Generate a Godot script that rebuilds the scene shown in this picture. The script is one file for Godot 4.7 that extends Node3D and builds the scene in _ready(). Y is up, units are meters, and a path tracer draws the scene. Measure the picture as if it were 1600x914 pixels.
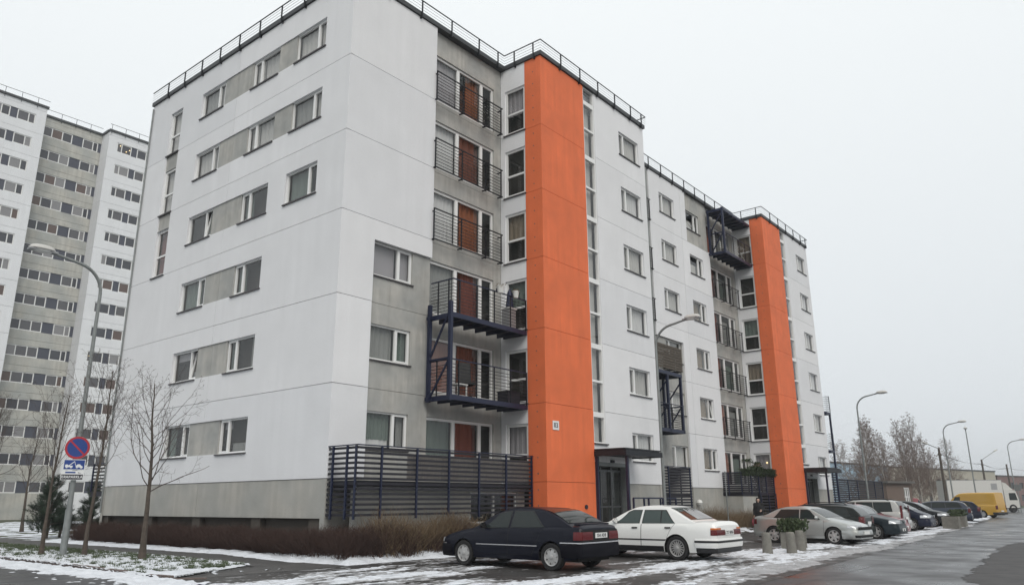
extends Node3D

const L0 := 2.22     # top of the plinth; storeys of 2.8 m follow
const SH := 2.8
const NS := 6
var rng := RandomNumberGenerator.new()
var M := {}
var win_meshes := {}
var house: Node3D


class MB:
	# collects triangles; quads are given counter-clockwise as seen from outside
	var v := PackedVector3Array()
	var n := PackedVector3Array()
	var c := PackedColorArray()
	var T := Transform3D()
	var tint := Color.WHITE
	var colored := false

	func quad(a: Vector3, b: Vector3, cc: Vector3, d: Vector3) -> void:
		a = T * a; b = T * b; cc = T * cc; d = T * d
		var nn := (cc - a).cross(d - b).normalized()
		v.append_array(PackedVector3Array([a, cc, b, a, d, cc]))
		n.append_array(PackedVector3Array([nn, nn, nn, nn, nn, nn]))
		if colored:
			for i in 6: c.append(tint)

	func tri(a: Vector3, b: Vector3, cc: Vector3) -> void:
		a = T * a; b = T * b; cc = T * cc
		var nn := (b - a).cross(cc - a).normalized()
		v.append_array(PackedVector3Array([a, cc, b]))
		n.append_array(PackedVector3Array([nn, nn, nn]))
		if colored:
			for i in 3: c.append(tint)

	func squad(a: Vector3, b: Vector3, cc: Vector3, d: Vector3, na: Vector3, nb: Vector3, nc: Vector3, nd: Vector3) -> void:
		var B := T.basis
		v.append_array(PackedVector3Array([T * a, T * cc, T * b, T * a, T * d, T * cc]))
		na = (B * na).normalized(); nb = (B * nb).normalized(); nc = (B * nc).normalized(); nd = (B * nd).normalized()
		n.append_array(PackedVector3Array([na, nc, nb, na, nd, nc]))
		if colored:
			for i in 6: c.append(tint)

	func box(lo: Vector3, hi: Vector3) -> void:
		var a := lo; var b := hi
		quad(Vector3(a.x, a.y, b.z), Vector3(b.x, a.y, b.z), Vector3(b.x, b.y, b.z), Vector3(a.x, b.y, b.z))
		quad(Vector3(b.x, a.y, a.z), Vector3(a.x, a.y, a.z), Vector3(a.x, b.y, a.z), Vector3(b.x, b.y, a.z))
		quad(Vector3(b.x, a.y, b.z), Vector3(b.x, a.y, a.z), Vector3(b.x, b.y, a.z), Vector3(b.x, b.y, b.z))
		quad(Vector3(a.x, a.y, a.z), Vector3(a.x, a.y, b.z), Vector3(a.x, b.y, b.z), Vector3(a.x, b.y, a.z))
		quad(Vector3(a.x, b.y, b.z), Vector3(b.x, b.y, b.z), Vector3(b.x, b.y, a.z), Vector3(a.x, b.y, a.z))
		quad(Vector3(a.x, a.y, a.z), Vector3(b.x, a.y, a.z), Vector3(b.x, a.y, b.z), Vector3(a.x, a.y, b.z))

	func cbox(ce: Vector3, s: Vector3) -> void:
		box(ce - s * 0.5, ce + s * 0.5)

	func bevel_box(lo: Vector3, hi: Vector3, r: float) -> void:
		# a box whose four upright edges and top edges are chamfered
		var ring := [Vector2(lo.x + r, lo.z), Vector2(lo.x, lo.z + r), Vector2(lo.x, hi.z - r), Vector2(lo.x + r, hi.z), Vector2(hi.x - r, hi.z), Vector2(hi.x, hi.z - r), Vector2(hi.x, lo.z + r), Vector2(hi.x - r, lo.z)]
		var ce := Vector2((lo.x + hi.x) * 0.5, (lo.z + hi.z) * 0.5)
		for i in 8:
			var p: Vector2 = ring[i]; var q: Vector2 = ring[(i + 1) % 8]
			var p2 := ce + (p - ce) - (p - ce).normalized() * r; var q2 := ce + (q - ce) - (q - ce).normalized() * r
			quad(Vector3(p.x, lo.y, p.y), Vector3(q.x, lo.y, q.y), Vector3(q.x, hi.y - r, q.y), Vector3(p.x, hi.y - r, p.y))
			quad(Vector3(p.x, hi.y - r, p.y), Vector3(q.x, hi.y - r, q.y), Vector3(q2.x, hi.y, q2.y), Vector3(p2.x, hi.y, p2.y))
			tri(Vector3(p2.x, hi.y, p2.y), Vector3(q2.x, hi.y, q2.y), Vector3(ce.x, hi.y, ce.y))

	func rod(a: Vector3, b: Vector3, r: float, sides := 6, r2 := -1.0, caps := true) -> void:
		if r2 < 0.0: r2 = r
		var d := (b - a).normalized()
		var s := d.cross(Vector3.UP if absf(d.y) < 0.95 else Vector3.RIGHT).normalized()
		var t := s.cross(d)
		var prev := s
		for i in sides:
			var an := TAU * (i + 1) / sides
			var cur := s * cos(an) + t * sin(an)
			squad(a + prev * r, b + prev * r2, b + cur * r2, a + cur * r, prev, prev, cur, cur)
			if caps:
				tri(b, b + cur * r2, b + prev * r2)
				tri(a, a + prev * r, a + cur * r)
			prev = cur

	func bar(a: Vector3, b: Vector3, w: float, h: float) -> void:
		# a square bar from a to b, w across level, h across upright
		var d := (b - a).normalized()
		var s := d.cross(Vector3.UP if absf(d.y) < 0.95 else Vector3.RIGHT).normalized() * w * 0.5
		var t := s.normalized().cross(d) * h * 0.5
		quad(a - s - t, b - s - t, b - s + t, a - s + t)
		quad(b + s - t, a + s - t, a + s + t, b + s + t)
		quad(a - s + t, b - s + t, b + s + t, a + s + t)
		quad(b - s - t, a - s - t, a + s - t, b + s - t)
		quad(a + s - t, a - s - t, a - s + t, a + s + t)
		quad(b - s - t, b + s - t, b + s + t, b - s + t)

	func tube(p: PackedVector3Array, r: PackedFloat32Array, sides := 6) -> void:
		# one continuous tapered tube along the points
		var k := p.size()
		var pr := PackedVector3Array(); var pn := PackedVector3Array()
		var s := Vector3.ZERO
		for i in k:
			var d := (p[mini(i + 1, k - 1)] - p[maxi(i - 1, 0)]).normalized()
			s = (s - d * s.dot(d))
			if s.length() < 0.01: s = d.cross(Vector3.UP if absf(d.y) < 0.9 else Vector3.RIGHT)
			s = s.normalized()
			var t := s.cross(d)
			var cr := PackedVector3Array(); var cn := PackedVector3Array()
			for j in sides:
				var an := TAU * j / sides
				var u := s * cos(an) + t * sin(an)
				cn.append(u); cr.append(p[i] + u * r[i])
			if i > 0:
				for j in sides:
					var j2 := (j + 1) % sides
					squad(pr[j], cr[j], cr[j2], pr[j2], pn[j], cn[j], cn[j2], pn[j2])
			pr = cr; pn = cn
		for j in sides:
			tri(p[k - 1], pr[(j + 1) % sides], pr[j])

	func lathe(prof: Array, sides := 16, sm := true) -> void:
		# (radius, y) pairs from bottom to top round the y axis
		for i in prof.size() - 1:
			var p: Vector2 = prof[i]; var q: Vector2 = prof[i + 1]
			var nd := Vector2(q.y - p.y, p.x - q.x).normalized()
			for j in sides:
				var a0 := TAU * j / sides; var a1 := TAU * (j + 1) / sides
				var d0 := Vector3(cos(a0), 0, -sin(a0)); var d1 := Vector3(cos(a1), 0, -sin(a1))
				var n0 := d0 * nd.x + Vector3.UP * nd.y; var n1 := d1 * nd.x + Vector3.UP * nd.y
				squad(d0 * p.x + Vector3.UP * p.y, d1 * p.x + Vector3.UP * p.y, d1 * q.x + Vector3.UP * q.y, d0 * q.x + Vector3.UP * q.y, n0, n1, n1, n0)

	func grid(rows: Array, flip := false) -> void:
		# rows of points, smooth normals; u along a row, v from row to row; outside is u x v
		var R := rows.size(); var K: int = rows[0].size()
		var nn := []
		for i in R:
			var ln := PackedVector3Array()
			for j in K:
				var a: Vector3 = rows[i][mini(j + 1, K - 1)] - rows[i][maxi(j - 1, 0)]
				var b: Vector3 = rows[mini(i + 1, R - 1)][j] - rows[maxi(i - 1, 0)][j]
				var x := a.cross(b).normalized()
				ln.append(-x if flip else x)
			nn.append(ln)
		for i in R - 1:
			for j in K - 1:
				if flip:
					squad(rows[i][j], rows[i + 1][j], rows[i + 1][j + 1], rows[i][j + 1], nn[i][j], nn[i + 1][j], nn[i + 1][j + 1], nn[i][j + 1])
				else:
					squad(rows[i][j], rows[i][j + 1], rows[i + 1][j + 1], rows[i + 1][j], nn[i][j], nn[i][j + 1], nn[i + 1][j + 1], nn[i + 1][j])

	func prism(poly: PackedVector2Array, z0: float, z1: float) -> void:
		# a counter-clockwise outline in x,y drawn out from z0 to z1
		var k := poly.size()
		for i in k:
			var p := poly[i]; var q := poly[(i + 1) % k]
			quad(Vector3(p.x, p.y, z1), Vector3(p.x, p.y, z0), Vector3(q.x, q.y, z0), Vector3(q.x, q.y, z1))
		var ix := Geometry2D.triangulate_polygon(poly)
		for i in range(0, ix.size(), 3):
			var p := poly[ix[i]]; var q := poly[ix[i + 1]]; var s := poly[ix[i + 2]]
			if (q - p).cross(s - p) < 0.0:
				var w := q; q = s; s = w
			tri(Vector3(p.x, p.y, z1), Vector3(q.x, q.y, z1), Vector3(s.x, s.y, z1))
			tri(Vector3(p.x, p.y, z0), Vector3(s.x, s.y, z0), Vector3(q.x, q.y, z0))

	func mesh() -> ArrayMesh:
		var a := []
		a.resize(Mesh.ARRAY_MAX)
		a[Mesh.ARRAY_VERTEX] = v
		a[Mesh.ARRAY_NORMAL] = n
		if colored: a[Mesh.ARRAY_COLOR] = c
		var m := ArrayMesh.new()
		m.add_surface_from_arrays(Mesh.PRIMITIVE_TRIANGLES, a)
		return m


func obj(called: String, what, mat: Material, parent: Node = self) -> MeshInstance3D:
	var o := MeshInstance3D.new()
	o.name = numbered(called) if parent == self else called
	o.mesh = what.mesh() if what is MB else what
	o.material_override = mat
	parent.add_child(o, true)
	return o


var used := {}
func numbered(called: String) -> String:
	if not used.has(called):
		used[called] = 0
		return called
	used[called] += 1
	return "%s_%03d" % [called, used[called]]


func thing(called: String, label: String, category: String, at := Vector3.ZERO, turn := 0.0, group := "") -> Node3D:
	var o := Node3D.new()
	o.name = numbered(called)
	add_child(o)
	o.position = at
	o.rotation.y = turn
	tag(o, label, category, group)
	return o


func tag(o: Node, label: String, category: String, group := "", kind := "") -> void:
	if label: o.set_meta("label", label)
	if category: o.set_meta("category", category)
	if group: o.set_meta("group", group)
	if kind: o.set_meta("kind", kind)


func structure(called: String, what, mat: Material, label := "") -> MeshInstance3D:
	var o := obj(called, what, mat)
	o.set_meta("kind", "structure")
	if label: o.set_meta("label", label)
	return o


func part_node(called: String, parent: Node, t := Transform3D()) -> Node3D:
	var o := Node3D.new()
	o.name = called
	o.transform = t
	parent.add_child(o, true)
	return o


func V(x: float, y: float, z: float) -> Vector3:
	return Vector3(x, y, z)


# ---------------------------------------------------------------- materials
func lin(r: float, g: float, b: float) -> Color:
	return Color(r, g, b).linear_to_srgb()


func flat(r: float, g: float, b: float, rough := 0.7, metal := 0.0) -> StandardMaterial3D:
	var m := StandardMaterial3D.new()
	m.albedo_color = lin(r, g, b)
	m.roughness = rough
	m.metallic = metal
	return m


func noise(seed_: int, freq: float, oct := 4) -> FastNoiseLite:
	var f := FastNoiseLite.new()
	f.seed = seed_
	f.frequency = freq
	f.noise_type = FastNoiseLite.TYPE_SIMPLEX_SMOOTH
	f.fractal_octaves = oct
	return f


func surface_texture(base: Vector3, mott: float, streak: float, grain: float, seed_: int, warm := 0.0, size := 512, mf := 0.012, spots := 0.0) -> ImageTexture:
	# base colour (linear) with blotches, upright streaks and grain
	var a := noise(seed_, mf, 5).get_seamless_image(size, size).get_data()
	var b := noise(seed_ + 7, mf * 0.45, 3).get_seamless_image(size, size).get_data()
	var si := noise(seed_ + 3, 0.035, 3).get_seamless_image(size, 24)
	si.resize(size, size, Image.INTERPOLATE_CUBIC)
	var s := si.get_data()
	var g := noise(seed_ + 11, 0.35, 2).get_seamless_image(size, size).get_data()
	var out := PackedByteArray()
	out.resize(size * size * 3)
	for i in size * size:
		var m1 := a[i] / 127.5 - 1.0
		var m2 := b[i] / 127.5 - 1.0
		var ss := s[i] / 127.5 - 1.0
		var k := 1.0 + mott * (m1 * 0.6 + m2 * 0.6) + streak * ss * clampf(0.6 + m2, 0.0, 1.3) + grain * (g[i] / 127.5 - 1.0)
		if spots > 0.0 and m1 > 0.35: k -= spots * (m1 - 0.35)
		k = maxf(k, 0.05)
		var w := warm * m2
		out[i * 3] = int(255.0 * pow(clampf(base.x * k * (1.0 + w), 0, 1), 0.4545))
		out[i * 3 + 1] = int(255.0 * pow(clampf(base.y * k, 0, 1), 0.4545))
		out[i * 3 + 2] = int(255.0 * pow(clampf(base.z * k * (1.0 - w), 0, 1), 0.4545))
	var im := Image.create_from_data(size, size, false, Image.FORMAT_RGB8, out)
	return ImageTexture.create_from_image(im)


func tri_mat(tex: Texture2D, metres: float, rough := 0.85) -> StandardMaterial3D:
	var m := StandardMaterial3D.new()
	m.albedo_texture = tex
	m.uv1_triplanar = true
	m.uv1_world_triplanar = true
	m.uv1_scale = Vector3.ONE / metres
	m.roughness = rough
	return m


func bump(m: StandardMaterial3D, seed_: int, freq: float, strength: float, oct := 4) -> StandardMaterial3D:
	var t := NoiseTexture2D.new()
	t.width = 256; t.height = 256; t.seamless = true
	t.noise = noise(seed_, freq, oct)
	t.as_normal_map = true
	t.bump_strength = strength
	m.normal_enabled = true
	m.normal_texture = t
	return m


func make_materials() -> void:
	M.white = bump(tri_mat(surface_texture(Vector3(0.815, 0.826, 0.85), 0.035, 0.025, 0.015, 11), 9.0, 0.9), 5, 0.3, 0.06)
	M.white_b = M.white.duplicate()
	M.white_b.albedo_color = Color(0.985, 0.985, 0.985)
	M.white_b.uv1_offset = V(0.37, 0.21, 0.63)
	M.white_c = M.white.duplicate()
	M.white_c.albedo_color = Color(0.97, 0.972, 0.975)
	M.white_c.uv1_offset = V(0.71, 0.53, 0.17)
	M.concrete = bump(tri_mat(surface_texture(Vector3(0.42, 0.42, 0.402), 0.22, 0.13, 0.05, 23, 0.025, 512, 0.012, 0.25), 5.0, 0.92), 6, 0.3, 0.15)
	M.plinth = bump(tri_mat(surface_texture(Vector3(0.40, 0.398, 0.375), 0.16, 0.08, 0.05, 29, 0.02), 6.0, 0.92), 6, 0.3, 0.15)
	M.orange = bump(tri_mat(surface_texture(Vector3(0.78, 0.175, 0.058), 0.10, 0.07, 0.02, 37), 7.0, 0.75), 8, 0.3, 0.08)
	M.tower_white = tri_mat(surface_texture(Vector3(0.76, 0.78, 0.81), 0.04, 0.03, 0.02, 41), 12.0, 0.9)
	M.tower_grey = tri_mat(surface_texture(Vector3(0.45, 0.455, 0.43), 0.16, 0.12, 0.04, 43, 0.03), 9.0, 0.92)
	M.joint = flat(0.12, 0.115, 0.11, 0.95)
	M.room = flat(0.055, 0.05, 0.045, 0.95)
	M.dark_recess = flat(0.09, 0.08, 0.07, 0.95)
	M.cap = flat(0.05, 0.055, 0.06, 0.5, 0.2)
	M.sill = flat(0.075, 0.07, 0.075, 0.5, 0.2)
	M.pvc = flat(0.82, 0.83, 0.83, 0.35)
	M.railing = flat(0.012, 0.014, 0.02, 0.55, 0.2)
	M.navy = flat(0.012, 0.018, 0.05, 0.45, 0.2)
	M.slat = bump(tri_mat(surface_texture(Vector3(0.013, 0.013, 0.021), 0.25, 0.0, 0.15, 51), 1.2, 0.7), 9, 0.1, 1.0)
	M.wood_screen = tri_mat(surface_texture(Vector3(0.085, 0.07, 0.055), 0.3, 0.0, 0.15, 53), 1.0, 0.8)
	M.reed = tri_mat(surface_texture(Vector3(0.36, 0.33, 0.31), 0.15, 0.25, 0.2, 55), 1.0, 0.9)
	M.blue_panel = flat(0.07, 0.078, 0.105, 0.7)
	M.deck = flat(0.02, 0.02, 0.03, 0.7)
	M.galv = tri_mat(surface_texture(Vector3(0.25, 0.27, 0.27), 0.2, 0.1, 0.05, 57), 1.5, 0.5)
	M.galv.metallic = 0.35
	M.lamp_grey = flat(0.55, 0.55, 0.53, 0.5)
	M.lamp_glass = flat(0.75, 0.76, 0.74, 0.25)
	var g := StandardMaterial3D.new()
	g.albedo_color = Color(0.25, 0.29, 0.29, 0.10)
	g.transparency = BaseMaterial3D.TRANSPARENCY_ALPHA
	g.roughness = 0.02
	M.glass = g
	M.sheer = flat(0.50, 0.50, 0.48, 0.9)
	M.sheer_grey = flat(0.26, 0.27, 0.26, 0.9)
	M.curtain_white = flat(0.62, 0.63, 0.63, 0.9)
	M.curtain_orange = flat(0.25, 0.09, 0.04, 0.9)
	M.curtain_brown = flat(0.15, 0.06, 0.042, 0.9)
	M.curtain_red = flat(0.15, 0.05, 0.04, 0.9)
	M.curtain_green = flat(0.14, 0.18, 0.16, 0.9)
	M.curtain_beige = flat(0.24, 0.2, 0.15, 0.9)
	M.blind = flat(0.36, 0.35, 0.37, 0.8)
	M.curtain_pink = flat(0.32, 0.17, 0.14, 0.9)
	M.asphalt = StandardMaterial3D.new()
	M.asphalt = tri_mat(surface_texture(Vector3(0.042, 0.042, 0.046), 0.4, 0.0, 0.25, 61, 0.01, 1024, 0.006), 14.0, 0.42)
	M.asphalt.roughness_texture = gloss_texture(201, 0.16, 0.6)
	M.asphalt.roughness = 1.0
	M.lot = bump(tri_mat(surface_texture(Vector3(0.032, 0.030, 0.029), 0.4, 0.0, 0.3, 67, 0.02, 1024, 0.008), 9.0, 0.5), 13, 0.3, 0.3, 4)
	M.lot.roughness_texture = gloss_texture(202, 0.3, 0.75)
	M.lot.roughness = 1.0
	M.patch = bump(tri_mat(surface_texture(Vector3(0.045, 0.044, 0.045), 0.45, 0.0, 0.4, 69), 3.0, 0.75), 20, 0.3, 0.5, 4)
	M.path = bump(tri_mat(surface_texture(Vector3(0.06, 0.058, 0.057), 0.3, 0.0, 0.25, 71, 0.01), 7.0, 0.6), 14, 0.3, 0.3, 4)
	M.snow = bump(tri_mat(surface_texture(Vector3(0.65, 0.68, 0.73), 0.12, 0.0, 0.08, 73), 4.0, 0.75), 15, 0.06, 4.0, 5)
	M.slush = bump(tri_mat(surface_texture(Vector3(0.36, 0.365, 0.38), 0.4, 0.0, 0.15, 79), 3.0, 0.6), 16, 0.06, 4.0, 5)
	M.soil = tri_mat(surface_texture(Vector3(0.05, 0.042, 0.03), 0.4, 0.0, 0.3, 83), 3.0, 0.95)
	M.turf = tri_mat(surface_texture(Vector3(0.05, 0.06, 0.028), 0.5, 0.0, 0.4, 89), 3.0, 0.95)
	M.kerb = bump(tri_mat(surface_texture(Vector3(0.13, 0.10, 0.09), 0.3, 0.0, 0.2, 97), 2.0, 0.8), 17, 0.1, 2.0)
	M.blade = flat(0.075, 0.10, 0.05, 0.8)
	M.bark = bump(tri_mat(surface_texture(Vector3(0.085, 0.068, 0.055), 0.35, 0.2, 0.2, 101), 0.8, 0.95), 18, 0.08, 5.0)
	M.twig = flat(0.085, 0.066, 0.06, 0.9)
	M.hedge_red = flat(0.066, 0.037, 0.03, 0.9)
	M.hedge_tan = flat(0.19, 0.135, 0.08, 0.9)
	M.needle = flat(0.016, 0.034, 0.018, 0.8)
	M.birch_bark = tri_mat(surface_texture(Vector3(0.42, 0.40, 0.37), 0.5, 0.0, 0.2, 103), 0.7, 0.9)
	M.birch_twig = flat(0.20, 0.152, 0.13, 0.9)
	M.concrete_post = bump(tri_mat(surface_texture(Vector3(0.20, 0.195, 0.175), 0.25, 0.1, 0.15, 107), 0.9, 0.95), 19, 0.2, 3.0)
	M.bumper = flat(0.006, 0.006, 0.010, 0.6)
	M.bumper.metallic_specular = 0.2
	M.tyre = flat(0.014, 0.014, 0.015, 0.85)
	M.rubber = flat(0.012, 0.012, 0.013, 0.6)
	M.rim = flat(0.46, 0.46, 0.46, 0.35, 0.35)
	M.chrome = flat(0.6, 0.6, 0.62, 0.2, 0.9)
	M.under = flat(0.008, 0.008, 0.009, 0.9)
	var cg := flat(0.028, 0.036, 0.036, 0.04)
	cg.metallic_specular = 0.4
	cg.albedo_color = lin(0.018, 0.024, 0.024)
	M.car_glass = cg
	M.head_lens = flat(0.62, 0.65, 0.68, 0.08, 0.3)
	M.tail_red = flat(0.10, 0.005, 0.008, 0.2)
	M.tail_amber = flat(0.55, 0.14, 0.02, 0.2)
	M.plate = flat(0.72, 0.73, 0.72, 0.5)
	M.ink = flat(0.02, 0.02, 0.03, 0.7)
	M.sign_back = flat(0.35, 0.36, 0.37, 0.5, 0.4)
	M.sign_red = flat(0.42, 0.02, 0.035, 0.5)
	M.sign_blue = flat(0.012, 0.05, 0.24, 0.5)
	M.sign_white = flat(0.75, 0.77, 0.78, 0.5)
	M.pot_white = flat(0.7, 0.7, 0.68, 0.5)
	M.leaf = flat(0.03, 0.05, 0.018, 0.7)
	M.shrub = flat(0.05, 0.075, 0.03, 0.7)


func gloss_texture(seed_: int, lo: float, hi: float) -> NoiseTexture2D:
	var t := NoiseTexture2D.new()
	t.width = 512; t.height = 512; t.seamless = true
	t.noise = noise(seed_, 0.012, 5)
	var g := Gradient.new()
	g.set_color(0, Color(lo, lo, lo)); g.set_color(1, Color(hi, hi, hi))
	t.color_ramp = g
	return t


func paint(r: float, g: float, b: float, metal := 0.2, rough := 0.35) -> StandardMaterial3D:
	var m := flat(r, g, b, rough, metal)
	m.clearcoat_enabled = true
	m.clearcoat = 0.25 if maxf(r, maxf(g, b)) < 0.06 else 0.7
	if maxf(r, maxf(g, b)) < 0.06:
		m.metallic = 0.0
		m.metallic_specular = 0.22
	m.clearcoat_roughness = 0.06
	return m


func _ready() -> void:
	rng.seed = 20131
	# camera: 1.52 m above the road, on the crossing off the building's corner
	var cam := Camera3D.new()
	cam.name = "camera"
	var yaw := 0.88602; var pitch := 0.2692; var roll := -0.0055
	var fwd := V(sin(yaw) * cos(pitch), sin(pitch), -cos(yaw) * cos(pitch))
	var right := V(cos(yaw), 0, sin(yaw))
	var up := right.cross(fwd)
	var r2 := right * cos(roll) + up * sin(roll)
	cam.transform = Transform3D(Basis(r2, r2.cross(fwd), -fwd), V(-14.1325, 1.52, 18.5339))
	cam.fov = rad_to_deg(2.0 * atan(457.0 / 1188.67))
	cam.near = 0.1
	cam.far = 4000.0
	add_child(cam)

	# sky and light: a flat grey December overcast
	var env := Environment.new()
	env.background_mode = Environment.BG_SKY
	var sky := Sky.new()
	var sm := ProceduralSkyMaterial.new()
	sm.sky_top_color = Color(0.985, 1.0, 1.0)
	sm.sky_horizon_color = Color(0.855, 0.877, 0.895)
	sm.sky_curve = 0.6
	sm.ground_bottom_color = Color(0.45, 0.45, 0.46)
	sm.ground_horizon_color = Color(0.838, 0.856, 0.876)
	sm.sky_energy_multiplier = 1.04
	sm.sun_angle_max = 1.0
	sky.sky_material = sm
	env.sky = sky
	env.tonemap_mode = Environment.TONE_MAPPER_LINEAR
	env.tonemap_exposure = 1.0
	env.sdfgi_enabled = true
	env.ssao_enabled = true
	env.ssil_enabled = true
	env.fog_enabled = true
	env.fog_density = 0.0007
	env.fog_light_color = Color(0.9, 0.915, 0.93)
	var we := WorldEnvironment.new()
	we.name = "environment"
	we.environment = env
	add_child(we)
	var sun := DirectionalLight3D.new()
	sun.name = "sun"
	sun.light_color = Color(1.0, 0.985, 0.96)
	sun.light_energy = 0.55
	sun.light_angular_distance = 40.0
	sun.shadow_enabled = true
	sun.look_at_from_position(V(-0.42, 0.70, 0.62), Vector3.ZERO)
	add_child(sun)

	make_materials()
	build_ground()
	build_house()
	build_tower()
	build_far()
	build_street()
	build_cars()
	build_plants()
	build_person()


# ---------------------------------------------------------------- building pieces
func fr(o: Vector3, facing: String) -> Transform3D:
	# local x along the wall, y up, z out of the wall
	match facing:
		"l": return Transform3D(Basis(V(0, 0, 1), V(0, 1, 0), V(-1, 0, 0)), o)
		"r": return Transform3D(Basis(V(0, 0, -1), V(0, 1, 0), V(1, 0, 0)), o)
		"b": return Transform3D(Basis(V(-1, 0, 0), V(0, 1, 0), V(0, 0, -1)), o)
	return Transform3D(Basis(), o)


func panel(parent: Node, called: String, T: Transform3D, x0: float, y0: float, x1: float, y1: float, holes: Array, t: float, mat: Material, gap := 0.008) -> MeshInstance3D:
	# a wall panel with real openings, t thick behind its face, chamfered round its edge
	var mb := MB.new()
	mb.T = T
	x0 += gap; x1 -= gap; y0 += gap; y1 -= gap
	var xs := [x0, x1]; var ys := [y0, y1]
	for h: Rect2 in holes:
		for e in [h.position.x, h.end.x]:
			if e > x0 and e < x1 and not xs.has(e): xs.append(e)
		for e in [h.position.y, h.end.y]:
			if e > y0 and e < y1 and not ys.has(e): ys.append(e)
	xs.sort(); ys.sort()
	var solid := func(i: int, j: int) -> bool:
		if i < 0 or j < 0 or i >= xs.size() - 1 or j >= ys.size() - 1: return false
		var ce := Vector2((xs[i] + xs[i + 1]) * 0.5, (ys[j] + ys[j + 1]) * 0.5)
		for h: Rect2 in holes:
			if h.has_point(ce): return false
		return true
	for i in xs.size() - 1:
		for j in ys.size() - 1:
			if not solid.call(i, j): continue
			var a: float = xs[i]; var b: float = xs[i + 1]; var c: float = ys[j]; var d: float = ys[j + 1]
			mb.quad(V(a, c, 0), V(b, c, 0), V(b, d, 0), V(a, d, 0))
			if not solid.call(i - 1, j): mb.quad(V(a, c, -t), V(a, c, 0), V(a, d, 0), V(a, d, -t))
			if not solid.call(i + 1, j): mb.quad(V(b, c, 0), V(b, c, -t), V(b, d, -t), V(b, d, 0))
			if not solid.call(i, j - 1): mb.quad(V(a, c, -t), V(b, c, -t), V(b, c, 0), V(a, c, 0))
			if not solid.call(i, j + 1): mb.quad(V(a, d, 0), V(b, d, 0), V(b, d, -t), V(a, d, -t))
	if mat == M.white: mat = [M.white, M.white_b, M.white_c][rng.randi() % 3]
	return obj(called, mb, mat, parent)


func curtain_mesh(w: float, h: float, waves: float, deep: float) -> Mesh:
	var key := "c%.2f_%.2f_%.1f_%.2f" % [w, h, waves, deep]
	if not win_meshes.has(key):
		var mb := MB.new()
		var cols := int(maxf(6, waves * 8))
		var lo := PackedVector3Array(); var hi := PackedVector3Array()
		for i in cols + 1:
			var f := float(i) / cols
			var z := sin(f * waves * TAU) * deep + sin(f * waves * 2.3 * TAU + 1.0) * deep * 0.5
			lo.append(V(f * w, 0, z)); hi.append(V(f * w, h, z * 0.7))
		mb.grid([lo, hi])
		win_meshes[key] = mb.mesh()
	return win_meshes[key]


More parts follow.
